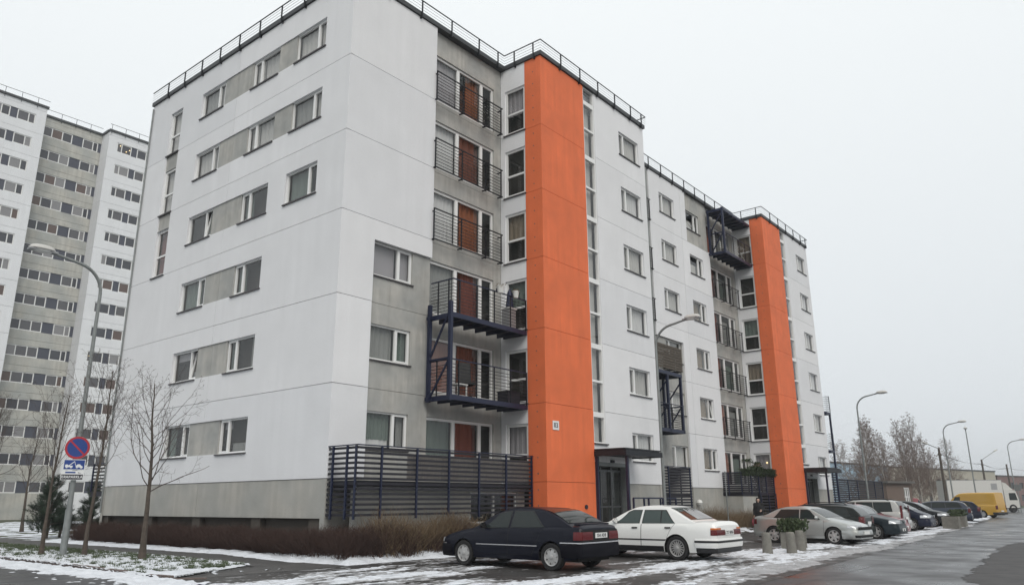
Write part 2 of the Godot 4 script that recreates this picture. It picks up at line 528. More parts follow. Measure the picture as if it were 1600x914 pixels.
func window(parent: Node, T: Transform3D, w: float, h: float, muls: Array, transom: float, recess: float, drapes: Array, sill := true, opened := -1, called := "window") -> Node3D:
	var o := part_node(called, parent, T)
	var key := "w%.2f_%.2f_%s_%.2f_%.2f_%d" % [w, h, str(muls), transom, recess, opened]
	var xs := [0.0]
	for m in muls: xs.append(m)
	xs.append(w)
	var z1 := -recess; var z0 := -recess - 0.07
	if not win_meshes.has(key):
		var f := MB.new()
		var e := 0.055
		f.box(V(0, 0, z0), V(e, h, z1)); f.box(V(w - e, 0, z0), V(w, h, z1))
		f.box(V(e, 0, z0), V(w - e, e, z1)); f.box(V(e, h - e, z0), V(w - e, h, z1))
		for m in muls: f.box(V(m - 0.035, e, z0 + 0.002), V(m + 0.035, h - e, z1 + 0.003))
		for i in xs.size() - 1:
			var a: float = (e if i == 0 else xs[i] + 0.035); var b: float = (w - e if i == xs.size() - 2 else xs[i + 1] - 0.035)
			if transom > 0.0: f.box(V(a, transom - 0.04, z0 + 0.004), V(b, transom + 0.04, z1 + 0.002))
			var narrow: bool = b - a < w * 0.45 or muls.size() == 0
			if narrow and i != opened:      # the sash of the light that opens
				var q := 0.04
				f.box(V(a, e, z0 + 0.006), V(a + q, h - e, z1 + 0.008)); f.box(V(b - q, e, z0 + 0.006), V(b, h - e, z1 + 0.008))
				f.box(V(a + q, e, z0 + 0.006), V(b - q, e + q, z1 + 0.008)); f.box(V(a + q, h - e - q, z0 + 0.006), V(b - q, h - e, z1 + 0.008))
		win_meshes[key] = f.mesh()
		if sill:
			var s := MB.new()
			s.box(V(-0.05, -0.055, -recess + 0.004), V(w + 0.05, -0.012, 0.055))
			win_meshes[key + "s"] = s.mesh()
	obj("frame", win_meshes[key], M.pvc, o)
	if sill: obj("sill", win_meshes[key + "s"], M.sill, o)
	for i in xs.size() - 1:
		var a: float = xs[i] + 0.03; var b: float = xs[i + 1] - 0.03
		var pk := "p%.3f_%.3f" % [b - a, h]
		if not win_meshes.has(pk):
			var p := MB.new()
			p.quad(V(0, 0.03, 0), V(b - a, 0.03, 0), V(b - a, h - 0.03, 0), V(0, h - 0.03, 0))
			win_meshes[pk] = p.mesh()
		if i == opened:
			# a tilted sash: hinged at its foot, leaning into the room
			var sash := MB.new()
			var q := 0.05; var W := b - a; var Hh := h - 0.1
			sash.box(V(0, 0, -0.03), V(q, Hh, 0.02)); sash.box(V(W - q, 0, -0.03), V(W, Hh, 0.02))
			sash.box(V(q, 0, -0.03), V(W - q, q, 0.02)); sash.box(V(q, Hh - q, -0.03), V(W - q, Hh, 0.02))
			var so := obj("tilted_sash", sash, M.pvc, o)
			so.position = V(a, 0.05, z1 - 0.02)
			so.rotation.x = -0.16
			var po := obj("pane", win_meshes[pk], M.glass, o)
			po.position = V(a, 0.02, z1 - 0.03)
			po.rotation.x = -0.16
		else:
			var po := obj("pane", win_meshes[pk], M.glass, o)
			po.position = V(a, 0, z1 - 0.045)
		var sets: Array = []
		if i < drapes.size() and drapes[i] is Array: sets = drapes[i] if drapes[i][0] is Array else [drapes[i]]
		for d: Array in sets:
			# [material, foot, head, waves, left share, right share]
			var l: float = d[4] if d.size() > 4 else 0.0
			var r: float = d[5] if d.size() > 5 else 1.0
			var c := obj("curtain", curtain_mesh((b - a) * (r - l), h * (d[2] - d[1]), d[3], d[6] if d.size() > 6 else 0.025), M[d[0]], o)
			c.position = V(a + (b - a) * l, h * d[1], z1 - 0.17 - 0.02 * rng.randf())
	return o


func drape_set(n: int) -> Array:
	# what hangs behind the panes of an ordinary window
	var out := []
	var pick := rng.randi() % 7
	var mats := ["sheer", "sheer_grey", "curtain_white", "curtain_green", "curtain_beige", "blind"]
	var m: String = mats[rng.randi() % mats.size()]
	for i in n:
		match pick:
			0: out.append([["curtain_white", 0.0, 0.3, 2.0], [m, 0.55, 0.98, 4.0]])
			1: out.append([m, 0.0, 0.97, 3.0 + rng.randi() % 4])
			2: out.append(["sheer", 0.0, 0.97, 4.0, 0.0, 0.5 if i == 0 else 1.0])
			3: out.append([m, 0.0, 0.97, 2.5, 0.55, 1.0])
			4: out.append(["blind", 0.45, 0.98, 0.4])
			5: out.append(["sheer_grey", 0.0, 0.97, 5.0])
			_: out.append(null)
	return out


func storey(i: int) -> float:
	return L0 + SH * i


func head(i: int) -> float:
	return storey(i) + 2.1


func sill_y(i: int) -> float:
	return storey(i) + 0.94


func top_of(i: int) -> float:
	return storey(i + 1) if i < NS - 1 else 19.36


func french_railing(parent: Node, T: Transform3D, xs: Array, y0: float, y1: float) -> void:
	var o := part_node("window_railing", parent, T)
	var a: float = xs[0]; var b: float = xs[-1]
	for x in xs:
		var mb := MB.new()
		mb.box(V(x - 0.02, y0 - 0.05, 0.05), V(x + 0.02, y1 + 0.03, 0.09))
		mb.box(V(x - 0.03, y0 - 0.02, -0.12), V(x + 0.03, y0 + 0.02, 0.05))
		mb.box(V(x - 0.03, y1 - 0.10, -0.12), V(x + 0.03, y1 - 0.07, 0.05))
		obj("post", mb, M.railing, o)
	for y in [y0, y1]:
		var mb := MB.new()
		mb.box(V(a - 0.05, y - 0.02, 0.092), V(b + 0.05, y + 0.02, 0.13))
		obj("rail", mb, M.railing, o)
	var nb := 8
	for k in nb:
		var y := lerpf(y0, y1, (k + 1.0) / (nb + 1.0))
		var mb := MB.new()
		mb.rod(V(a, y, 0.105), V(b, y, 0.105), 0.012, 5)
		obj("bar", mb, M.railing, o)


func cage(o: Node3D, x0: float, x1: float, z1: float, y: float, posts: Array, mat_bar: Material, top := 1.17, right_side := false) -> void:
	# balcony deck, edge beams, posts and bars in the wall's own axes; z0 is the wall
	var b := MB.new()
	b.box(V(x0, y - 0.17, z1 - 0.06), V(x1, y - 0.002, z1)); b.box(V(x0, y - 0.17, 0.0), V(x0 + 0.06, y - 0.002, z1 - 0.062)); b.box(V(x1 - 0.06, y - 0.17, 0.0), V(x1, y - 0.002, z1 - 0.062))
	b.box(V(x0 - 0.12, y - 0.15, -0.02), V(x0 - 0.002, y - 0.03, 0.22))
	obj("edge_beam", b, M.navy, o)
	for k in 6:
		var x := lerpf(x0 + 0.5, x1 - 0.4, k / 5.0)
		var j := MB.new()
		j.box(V(x - 0.03, y - 0.19, 0.0), V(x + 0.03, y - 0.045, z1 - 0.065))
		obj("joist", j, M.navy, o)
	var d := MB.new()
	d.box(V(x0 + 0.062, y - 0.04, 0.0), V(x1 - 0.062, y - 0.006, z1 - 0.065))
	obj("deck", d, M.deck, o)
	for p in posts:
		var mb := MB.new()
		mb.box(V(p.x - 0.018, y, p.y - 0.018), V(p.x + 0.018, y + top, p.y + 0.018))
		obj("post", mb, M.railing, o)
	var tr := MB.new()
	tr.box(V(x0, y + top, z1 - 0.05), V(x1, y + top + 0.035, z1)); tr.box(V(x0, y + top, 0.05), V(x0 + 0.05, y + top + 0.035, z1 - 0.052))
	obj("handrail", tr, M.navy, o)
	for k in 9:
		var yy := y + 0.09 + k * (top - 0.12) / 9.0
		var mb := MB.new()
		mb.rod(V(x0 + 0.025, yy, z1 - 0.025), V(x1, yy, z1 - 0.025), 0.011, 5)
		mb.rod(V(x0 + 0.025, yy, 0.05), V(x0 + 0.025, yy, z1 - 0.02), 0.011, 5)
		if right_side: mb.rod(V(x1 - 0.025, yy, 0.05), V(x1 - 0.025, yy, z1 - 0.02), 0.011, 5)
		obj("bar", mb, mat_bar, o)


func ladder_frame(o: Node3D, x: float, zs: Array, y0: float, y1: float, ymid: float) -> void:
	# the two columns and their cross bracing between two balconies
	for z in zs:
		var mb := MB.new()
		mb.box(V(x - 0.06, y0, z - 0.06), V(x + 0.06, y1, z + 0.06))
		obj("column", mb, M.navy, o)
	var a: float = zs[0]; var b: float = zs[1]
	for q in [[V(x, ymid - 0.03, a + 0.06), V(x, ymid - 0.03, b - 0.06)], [V(x, y0 + 0.15, a + 0.07), V(x, ymid - 0.1, b - 0.07)], [V(x, ymid + 0.08, a + 0.07), V(x, y1 - 0.35, b - 0.07)]]:
		var mb := MB.new()
		mb.bar(q[0], q[1], 0.05, 0.06)
		obj("brace", mb, M.navy, o)


func french(i: int, T: Transform3D, xs: Array, drapes: Array) -> void:
	# the tall three-light window of a bay; xs in the wall's axes
	var t := T * Transform3D(Basis(), V(xs[0], storey(i) + 0.15, 0))
	var muls := []
	for k in range(1, xs.size() - 1): muls.append(xs[k] - xs[0])
	window(house, t, xs[-1] - xs[0], 1.97, muls, 0.0, 0.07, drapes, false, -1, "tall_window")


func bay(x0: float, z: float, mirror: bool, zr: float, rails: Array) -> void:
	# the recessed concrete bay, 4.06 m wide, with a tall window on every storey
	var T := fr(V(x0, 0, z), "f")
	var w := 4.06
	var fx := [-0.08, 1.50, 2.90, 3.62]
	if mirror: fx = [0.45, 1.16, 2.56, 4.13]
	var mids := ["curtain_red", "curtain_brown", "curtain_red", "curtain_orange", "curtain_brown", "curtain_orange"]
	var lefts := ["curtain_green", "curtain_pink", "sheer_grey", "curtain_white", "curtain_white", "blind"]
	for i in NS:
		var yb := storey(i) if i > 0 else 1.95
		panel(house, "concrete_panel", T, -0.1, yb, w + (0.0 if not mirror else 0.1), top_of(i), [Rect2(fx[0], storey(i) + 0.15, fx[3] - fx[0], 1.97)], 0.16, M.concrete, 0.006)
		var dr := [[lefts[i], 0.0, 0.98, 5.0 + i], [[mids[i], 0.0, 0.98, 3.0 + i % 2, [0.15, 0.2, 0.3, 0.22, 0.18, 0.42][i], 0.98, 0.06], ["sheer_grey", 0.0, 0.98, 1.0, 0.0, 0.12]], null]
		if x0 > 20.0: dr = [["curtain_red" if i > 1 else "curtain_pink", 0.0, 0.98, 3.0, 0.0, 0.92, 0.05], ["sheer_grey" if i % 2 else "curtain_green", 0.0, 0.8, 4.0, 0.3, 1.0], null]
		if mirror: dr = [null, ["sheer", 0.0, 0.98, 5.0], ["sheer_grey", 0.0, 0.98, 5.0]]
		french(i, T, fx, dr)
		if rails.has(i):
			var px := [0.0, 1.45, 2.82, 3.76]
			if mirror: px = [0.3, 1.24, 2.61, 4.02]
			french_railing(house, fr(V(x0, 0, zr), "f"), px, storey(i) + 0.02, storey(i) + 1.18)


func front_part(x0: float, z: float) -> void:
	# the projecting stair block: orange tower, glazed stair strip, white wall
	var F := fr(V(x0, 0, z), "f")
	var W := fr(V(x0, 0, z - 2.12), "l")          # return wall; u = 2.12 at the front corner
	for i in NS:
		var y0 := storey(i); var y1 := top_of(i)
		panel(house, "white_panel", W, 0.0, y0 if i else 1.95, 1.30, y1, [Rect2(0.23, storey(i) + 0.05, 1.07, 2.05)], 0.2, M.white)
		window(house, W * Transform3D(Basis(), V(0.23, storey(i) + 0.05, 0)), 1.06, 2.05, [], 0.92, 0.06, [[["sheer_grey", "curtain_green", "blind", "curtain_beige"][rng.randi() % 4], 0.0 if rng.randf() < 0.5 else 0.45, 0.98, 4.0]] if i % 3 != 1 else [], true, -1, "bay_window")
	for i in range(-1, NS):
		var y0 := storey(i) if i >= 0 else 0.0
		var y1 := top_of(i) if i >= 0 else L0
		panel(house, "orange_panel", W, 1.30, y0, 2.14, y1, [], 0.2, M.orange, 0.007)
		panel(house, "orange_panel", F * Transform3D(Basis(), V(0, 0, 0.02)), -0.02, y0, 3.11, y1, [], 0.2, M.orange, 0.007)
		var bolts := MB.new()
		for k in 5:
			var c := W * V(1.74, y0 + 0.3 + k * 0.55, 0.0)
			bolts.rod(c, c + V(-0.012, 0, 0), 0.022, 8)
		obj("fixing_bolts", bolts, M.joint, house)
	# glazed strip
	var ys := [3.75, 4.86, 6.20, 7.63, 9.02, 10.41, 11.78, 13.17, 14.56, 15.96, 17.33, 18.60, 19.34]
	var S := part_node("stair_glazing", house, fr(V(x0 + 3.13, 0, z), "f"))
	var f := MB.new()
	var sw := 0.86
	f.box(V(0, 3.75, -0.16), V(0.06, 19.34, -0.02)); f.box(V(sw - 0.06, 3.75, -0.16), V(sw, 19.34, -0.02))
	for k in ys.size():
		var hh := 0.10 if k % 2 == 1 else 0.045
		f.box(V(0.06, ys[k] - hh * (0.0 if k == 0 else 1.0), -0.158), V(sw - 0.06, ys[k] + hh * (0.0 if k == ys.size() - 1 else 1.0), -0.018))
	obj("frame", f, M.pvc, S)
	for k in ys.size() - 1:
		var p := MB.new()
		p.quad(V(0.05, ys[k], -0.09), V(sw - 0.05, ys[k], -0.09), V(sw - 0.05, ys[k + 1], -0.09), V(0.05, ys[k + 1], -0.09))
		obj("pane", p, M.glass, S)
		if k < ys.size() - 2:
			var c := MB.new()
			c.quad(V(0.05, ys[k], -0.3), V(sw - 0.05, ys[k], -0.3), V(sw - 0.05, ys[k + 1], -0.3), V(0.05, ys[k + 1], -0.3))
			obj("landing_wall", c, M.sheer, S)
	var sl := MB.new()
	sl.box(V(-0.0, 3.69, -0.05), V(sw + 0.12, 3.74, 0.07))
	obj("sill", sl, M.sill, S)
	# white wall with its column of windows
	for i in NS:
		var hl := [Rect2(6.07, sill_y(i), 1.80, 1.16)]
		if i == 0: hl.append(Rect2(3.0, 0.0, 2.55, 3.02))
		if i == 0: panel(house, "white_panel", F, 3.13, 5.24 - 2.22, 3.99, 3.70, [], 0.2, M.white)
		panel(house, "white_panel", F, 3.99, storey(i), 8.43, top_of(i), hl, 0.2, M.white)
		var dr := [["sheer", 0.0, 0.98, 3.0], ["sheer" if i % 2 else "curtain_white", 0.0, 0.98, 6.0]]
		window(house, F * Transform3D(Basis(), V(6.07, sill_y(i), 0)), 1.80, 1.16, [0.52], 0.0, 0.08, dr)
	panel(house, "plinth_panel", F * Transform3D(Basis(), V(0, 0, -0.03)), 5.55, 0.0, 8.41, L0, [], 0.2, M.plinth)
	# end wall of the block
	var E := fr(V(x0 + 8.43, 0, z), "r")
	for i in range(-1, NS):
		panel(house, "white_panel" if i >= 0 else "plinth_panel", E, 0.0, storey(i) if i >= 0 else 0.0, 2.5 if x0 < 20 else 16.2, top_of(i) if i >= 0 else L0, [], 0.2, M.white if i >= 0 else M.plinth)


func entrance(x0: float, z: float) -> void:
	# recessed glazed door, canopy on posts; local axes at the orange tower's right edge
	var o := part_node("entrance", house, fr(V(x0, 0, z), "f"))
	var side := MB.new()
	side.box(V(-0.1, 0.0, -1.0), V(0.06, 3.0, 0.0)); side.box(V(2.35, 0.0, -1.0), V(2.42, 3.0, -0.002))
	side.box(V(0.06, 2.88, -1.0), V(2.35, 3.02, -0.004))
	obj("porch_lining", side, M.galv, o)
	var d := MB.new()
	for x in [0.06, 0.78, 1.54, 2.27]: d.box(V(x, 0.3, -0.36), V(x + 0.07, 2.88, -0.28))
	d.box(V(0.13, 2.68, -0.355), V(2.27, 2.76, -0.285)); d.box(V(0.13, 0.3, -0.355), V(2.27, 0.42, -0.285)); d.box(V(0.13, 1.3, -0.352), V(2.27, 1.36, -0.288))
	obj("door_frame", d, flat(0.1, 0.105, 0.11, 0.4, 0.4), o)
	for x in [0.11, 0.83, 1.58]:
		var p := MB.new()
		p.quad(V(x, 0.4, -0.32), V(x + 0.71, 0.4, -0.32), V(x + 0.71, 2.7, -0.32), V(x, 2.7, -0.32))
		obj("pane", p, M.glass, o)
	var back := MB.new()
	back.box(V(0.07, 0.3, -0.99), V(2.34, 2.87, -0.95))
	obj("lobby_wall", back, M.room, o)
	var n := MB.new()
	n.box(V(0.32, 1.93, -0.316), V(0.52, 2.1, -0.312))
	obj("paper_notice", n, M.sign_white, o)
	var st := MB.new()
	st.box(V(-0.1, 0.0, -0.95), V(2.6, 0.3, 1.5)); st.box(V(-0.1, 0.0, 1.502), V(2.6, 0.15, 1.85))
	obj("landing", st, M.plinth, o)
	var c := MB.new()
	c.box(V(-0.06, 3.26, 0.02), V(2.72, 3.31, 1.42))
	c.box(V(-0.08, 3.22, 1.42), V(2.74, 3.42, 1.46)); c.box(V(-0.09, 3.22, 0.03), V(-0.062, 3.42, 1.418)); c.box(V(2.722, 3.22, 0.03), V(2.75, 3.42, 1.418))
	c.box(V(-0.06, 3.44, 0.02), V(2.72, 3.50, 1.40))
	obj("canopy", c, M.railing, o)
	for k in 12:
		var r := MB.new()
		r.box(V(-0.02 + k * 0.235, 3.313, 0.04), V(0.02 + k * 0.235, 3.43, 1.4))
		obj("canopy_rib", r, M.railing, o)
	for x in [0.03, 0.36]:
		var p := MB.new()
		var zz := 0.08 if x < 0.1 else 1.22
		p.box(V(x - 0.05, 0.0 if zz < 1 else 0.3, zz - 0.05), V(x + 0.05, 3.22, zz + 0.05))
		obj("canopy_post", p, M.navy, o)
	var pl := MB.new()
	pl.box(V(1.1, 3.02, 0.003), V(1.35, 3.12, 0.06))
	obj("lamp_housing", pl, M.railing, o)


func roof_edge() -> void:
	var P := [Vector2(0, -14.49), Vector2(0, 0), Vector2(8.11, 0), Vector2(8.11, 1.94), Vector2(16.54, 1.94), Vector2(16.54, -0.18), Vector2(32.1, -0.18), Vector2(32.1, 1.76), Vector2(40.53, 1.76), Vector2(40.53, -14.49)]
	var k := P.size()
	var off := func(d: float) -> Array:
		var r := []
		for i in k:
			var p: Vector2 = P[i]; var a: Vector2 = (p - P[(i + k - 1) % k]).normalized(); var b: Vector2 = (P[(i + 1) % k] - p).normalized()
			var na := Vector2(-a.y, a.x); var nb := Vector2(-b.y, b.x)
			r.append(p + (na + nb) * d)
		return r
	var sgn := 1.0
	var test: Array = off.call(1.0)
	if test[0].x > 0.0: sgn = -1.0
	var o1: Array = off.call(0.07 * sgn); var o2: Array = off.call(-0.45 * sgn)
	var mb := MB.new()
	for i in k:
		var j := (i + 1) % k
		var a: Vector2 = o1[i]; var b: Vector2 = o1[j]; var c: Vector2 = o2[j]; var d: Vector2 = o2[i]
		mb.quad(V(a.x, 19.37, a.y), V(b.x, 19.37, b.y), V(b.x, 19.55, b.y), V(a.x, 19.55, a.y))
		mb.quad(V(a.x, 19.55, a.y), V(b.x, 19.55, b.y), V(c.x, 19.58, c.y), V(d.x, 19.58, d.y))
		mb.quad(V(d.x, 19.37, d.y), V(c.x, 19.37, c.y), V(b.x, 19.37, b.y), V(a.x, 19.37, a.y))
		mb.quad(V(c.x, 19.2, c.y), V(d.x, 19.2, d.y), V(d.x, 19.58, d.y), V(c.x, 19.58, c.y))
	obj("roof_edge_flashing", mb, M.cap, house)
	var rf := MB.new()
	for q in [[0.3, -14.2, 40.2, -0.6], [8.5, -0.6, 16.2, 1.6], [32.5, -0.6, 40.2, 1.4]]:
		rf.box(V(q[0], 19.05, q[1]), V(q[2], 19.25, q[3] - 0.001))
	obj("roof", rf, M.snow, house)
	# guard rails: posts on brackets outside the flashing
	var runs := [[V(0, 0, -14.35), V(0, 0, 0), V(-0.1, 0, 0)], [V(0, 0, 0), V(8.11, 0, 0), V(0, 0, 0.1)], [V(8.11, 0, 0), V(8.11, 0, 1.94), V(-0.1, 0, 0)], [V(8.11, 0, 1.94), V(16.54, 0, 1.94), V(0, 0, 0.1)], [V(16.54, 0, -0.18), V(32.1, 0, -0.18), V(0, 0, 0.1)], [V(32.1, 0, -0.18), V(32.1, 0, 1.76), V(-0.1, 0, 0)], [V(32.1, 0, 1.76), V(40.53, 0, 1.76), V(0, 0, 0.1)]]
	for r in runs:
		var o := part_node("roof_railing", house)
		var a: Vector3 = r[0] + r[2]; var b: Vector3 = r[1] + r[2]
		if r[2].x != 0.0:
			a.z += 0.1 if a.z > -14 else -0.14
			b.z += 0.1
		else:
			a.x -= 0.1
			b.x += 0.12 if is_equal_approx(b.x, 16.54) or is_equal_approx(b.x, 40.53) else -0.1
		var ln := a.distance_to(b)
		var n := maxi(1, int(round(ln / 1.48)))
		var dir := (b - a).normalized()
		for i in n + 1:
			if i == 0 and n > 1: continue
			var t := ln * i / n - (0.42 if i == n else 0.0)
			if n == 1: t = ln * (0.28 + 0.52 * i)
			var p := a + dir * t
			var mb2 := MB.new()
			mb2.bar(V(p.x, 19.26, p.z), V(p.x, 20.0, p.z), 0.045, 0.045)
			mb2.bar(V(p.x, 19.30, p.z) - r[2] * 1.0, V(p.x, 19.30, p.z) - r[2] * 0.25, 0.06, 0.06)
			obj("post", mb2, M.railing, o)
		var rl := MB.new()
		rl.rod(V(a.x, 20.01, a.z), V(b.x, 20.01, b.z), 0.024, 6)
		obj("rail", rl, M.railing, o)
		for y in [19.62, 19.75, 19.88]:
			var w := MB.new()
			w.rod(V(a.x, y, a.z), V(b.x, y, b.z), 0.007, 4)
			obj("wire", w, M.railing, o)
	# the short return at the end of the first block
	for q in [[16.66, 2.04, -0.1], [40.65, 1.86, -1.0]]:
		var o := part_node("roof_railing", house)
		var rl := MB.new()
		rl.rod(V(q[0], 20.01, q[1]), V(q[0], 20.01, q[2] + 0.5), 0.024, 6)
		obj("rail", rl, M.railing, o)


func build_house() -> void:
	house = thing("apartment_building", "six-storey white apartment building with grey concrete bays and two orange towers", "apartment building")
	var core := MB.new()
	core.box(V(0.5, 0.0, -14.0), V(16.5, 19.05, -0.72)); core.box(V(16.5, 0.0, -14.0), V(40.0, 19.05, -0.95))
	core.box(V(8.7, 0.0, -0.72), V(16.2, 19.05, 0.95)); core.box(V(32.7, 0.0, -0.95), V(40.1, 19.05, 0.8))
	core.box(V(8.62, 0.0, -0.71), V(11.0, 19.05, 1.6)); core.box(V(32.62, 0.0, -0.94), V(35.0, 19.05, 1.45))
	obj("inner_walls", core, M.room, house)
	# floor slabs show through the windows as dark ceilings
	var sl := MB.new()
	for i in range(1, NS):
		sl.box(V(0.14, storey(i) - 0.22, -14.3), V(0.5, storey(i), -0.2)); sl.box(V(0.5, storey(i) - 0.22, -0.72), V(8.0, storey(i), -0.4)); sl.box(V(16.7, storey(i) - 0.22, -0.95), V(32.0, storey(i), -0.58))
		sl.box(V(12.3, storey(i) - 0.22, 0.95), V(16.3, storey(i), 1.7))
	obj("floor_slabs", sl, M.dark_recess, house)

	# gable: six storeys of white panels in two widths
	var G := fr(V(0, 0, -14.49), "l")
	var D := 14.49
	for i in NS:
		var h0 := sill_y(i); var h1 := head(i)
		var holes := []
		var c2 := [D - 6.15, D - 4.37]; var c3 := [D - 9.95, D - 8.18]; var c1 := [D - 3.28, D - 1.48]
		if i >= 4: holes.append(Rect2(c3[0], h0, c1[1] - c3[0], h1 - h0))
		else:
			holes.append(Rect2(c3[0], h0, c2[1] - c3[0], h1 - h0))
			if i == 3: holes.append(Rect2(c1[0], h0, c1[1] - c1[0], h1 - h0))
		if i >= 3:
			holes.append(Rect2(D - 12.6, storey(i) + 0.04, 1.0, 2.06))
			if i < 5: holes.append(Rect2(D - 12.6, head(i), 1.0, 1.0))
			if i > 3: holes.append(Rect2(D - 12.6, storey(i) - 0.2, 1.0, 0.3))
		var y1 := top_of(i)
		if i == 4:
			panel(house, "white_panel", G, 0.0, storey(i), D - 12.592, y1, [], 0.2, M.white)
			panel(house, "white_panel", G, D - 11.608, storey(i), D - 7.16, y1, holes, 0.2, M.white)
		else: panel(house, "white_panel", G, 0.0, storey(i), D - 7.16, y1, holes, 0.2, M.white)
		panel(house, "white_panel", G, D - 7.16, storey(i), D, y1, holes, 0.2, M.white, 0.009)
		var fill := G * Transform3D(Basis(), V(0, 0, -0.045))
		panel(house, "concrete_infill", fill, c3[1], h0, D - 7.16, h1, [], 0.15, M.concrete, 0.005)
		panel(house, "concrete_infill", fill, D - 7.16, h0, c2[0], h1, [], 0.15, M.concrete, 0.005)
		if i >= 4: panel(house, "concrete_infill", fill, c2[1], h0, c1[0], h1, [], 0.15, M.concrete, 0.002)
		if i in [3, 4]: panel(house, "concrete_infill", fill, D - 12.6, head(i) + 0.0, D - 11.6, storey(i + 1) + 0.04, [], 0.15, M.concrete, 0.002)
		var wins := [[c2, 0.55], [c3, 1.25]]
		if i >= 3: wins.append([c1, 1.25])
		for q in wins:
			var dr := drape_set(2)
			if i < 4: dr = [[["curtain_green", 0.0, 0.98, 2.0, 0.0, 0.35], ["sheer_grey", 0.0, 0.97, 5.0, 0.6, 1.0]], [null, ["curtain_green", 0.0, 0.98, 3.0, 0.0, 0.55]], [["curtain_green", 0.0, 0.98, 3.0], null], [["blind", 0.72, 0.98, 0.4], ["sheer_grey", 0.0, 0.30, 3.0]]][rng.randi() % 4]
			if i >= 4: dr = [["sheer" if rng.randf() < 0.6 else "sheer_grey", 0.0, 0.98, 4.0], ["sheer", 0.0, 0.98, 4.0]]
			var op := -1
			if q[1] > 1.0 and q[0] == c3 and i in [1, 3]: op = 1
			window(house, G * Transform3D(Basis(), V(q[0][0], h0, 0)), q[0][1] - q[0][0], 1.16, [q[1]], 0.0, 0.09, dr, true, op)
		if i >= 3:
			var dr := [["curtain_red" if i == 3 else "sheer", 0.0, 0.98, 3.0]]
			window(house, G * Transform3D(Basis(), V(D - 12.6, storey(i) + 0.04, 0)), 1.0, 2.06, [], 0.9, 0.09, dr)
	panel(house, "plinth_panel", G * Transform3D(Basis(), V(0, 0, -0.02)), 0.0, 1.09, D - 7.16, L0, [], 0.2, M.plinth)
	panel(house, "plinth_panel", G * Transform3D(Basis(), V(0, 0, -0.02)), D - 7.16, 1.09, D, L0, [], 0.2, M.plinth)
	var foot := MB.new()
	foot.box(V(0.3, 0.0, -14.3), V(0.45, 1.1, -0.3))
	for z in [-14.2, -10.6, -7.2, -3.6, -0.6]: foot.box(V(0.1, 0.0, z - 0.25), V(0.3, 1.085, z + 0.25))
	obj("basement_wall", foot, M.dark_recess, house)
	# pipe at the gable's far edge
	var pipe := MB.new()
	for k in 12: pipe.rod(V(-0.05, 1.2 + k * 1.5, -14.40), V(-0.05, 2.69 + k * 1.5, -14.40), 0.035, 8)
	obj("downpipe", pipe, M.galv, house)

	# long front, first half
	var F := fr(V(0, 0, 0), "f")
	for i in NS:
		var y0 := storey(i); var y1 := top_of(i)
		if i < 2: panel(house, "white_panel", F, 0.0, y0, 1.40, y1, [], 0.2, M.white, 0.009)
		elif i == 2: panel(house, "white_panel", F, 0.0, y0, 4.08, y1, [Rect2(1.40, 0, 3.0, 9.93)], 0.2, M.white, 0.009)
		else: panel(house, "white_panel", F, 0.0, y0, 4.08, y1, [], 0.2, M.white, 0.009)
		if i < 3:
			var GF := fr(V(0, 0, -0.10), "f")
			panel(house, "concrete_panel", GF, 1.25, y0 if i else 1.95, 4.08, y1 if i < 2 else 9.95, [Rect2(1.30, sill_y(i), 1.92, 1.16)], 0.2, M.concrete, 0.007)
			window(house, GF * Transform3D(Basis(), V(1.32, sill_y(i), 0)), 1.90, 1.16, [1.28], 0.0, 0.06, [["blind", 0.0, 0.98, 0.5], ["blind", 0.0, 0.98, 0.5]] if i == 2 else ([["sheer_grey", 0.0, 0.98, 6.0], ["curtain_green", 0.0, 0.98, 2.0]] if i == 1 else [[["curtain_white", 0.0, 0.26, 2.0], ["curtain_green", 0.26, 0.98, 7.0]], ["sheer_grey", 0.0, 0.98, 4.0, 0.5, 1.0]]))
	panel(house, "plinth_panel", fr(V(0, 0, -0.02), "f"), 0.0, 0.0, 1.4, L0, [], 0.2, M.plinth)
	bay(4.05, -0.20, false, 0.0, [3, 4, 5])
	front_part(8.11, 1.92)
	entrance(11.25, 1.92)
	# terrace store below the deck, with a pair of windows
	panel(house, "store_wall", fr(V(0, 0, 0.95), "f"), 0.25, 0.0, 8.05, 1.95, [Rect2(5.15, 0.85, 2.46, 1.0)], 0.14, M.plinth)
	window(house, fr(V(5.15, 0.85, 0.95), "f"), 2.46, 1.0, [1.23], 0.0, 0.03, [], false)
	var dk := MB.new()
	dk.box(V(0.1, 1.98, 0.0), V(8.08, 2.14, 1.22))
	obj("terrace_deck", dk, M.deck, house)
	var lb := MB.new()
	lb.box(V(0.25, 1.90, 0.955), V(8.07, 1.978, 1.0))
	obj("deck_bearer", lb, M.pvc, house)

	# steel balconies of the first half: two stacked, braced on their outer side
	var W0 := fr(V(0, 0, 0), "f")
	for i in [1, 2]:
		var b := part_node("steel_balcony", house, W0)
		var y := storey(i) - 0.05
		cage(b, 4.0, 8.05, 1.14, y, [Vector2(4.35, 1.115), Vector2(5.25, 1.115), Vector2(6.18, 1.115), Vector2(7.1, 1.115), Vector2(8.02, 1.115), Vector2(4.02, 0.9), Vector2(4.02, 0.4)], M.railing)
		if i == 1: ladder_frame(b, 3.93, [0.10, 1.10], storey(1) - 0.25, storey(2) + 0.32, storey(1) + 1.2)

	# second half
	var dz := -0.18
	var F2 := fr(V(0, 0, dz), "f")
	bay(16.54, dz - 0.20, true, dz, [3, 4, 5])
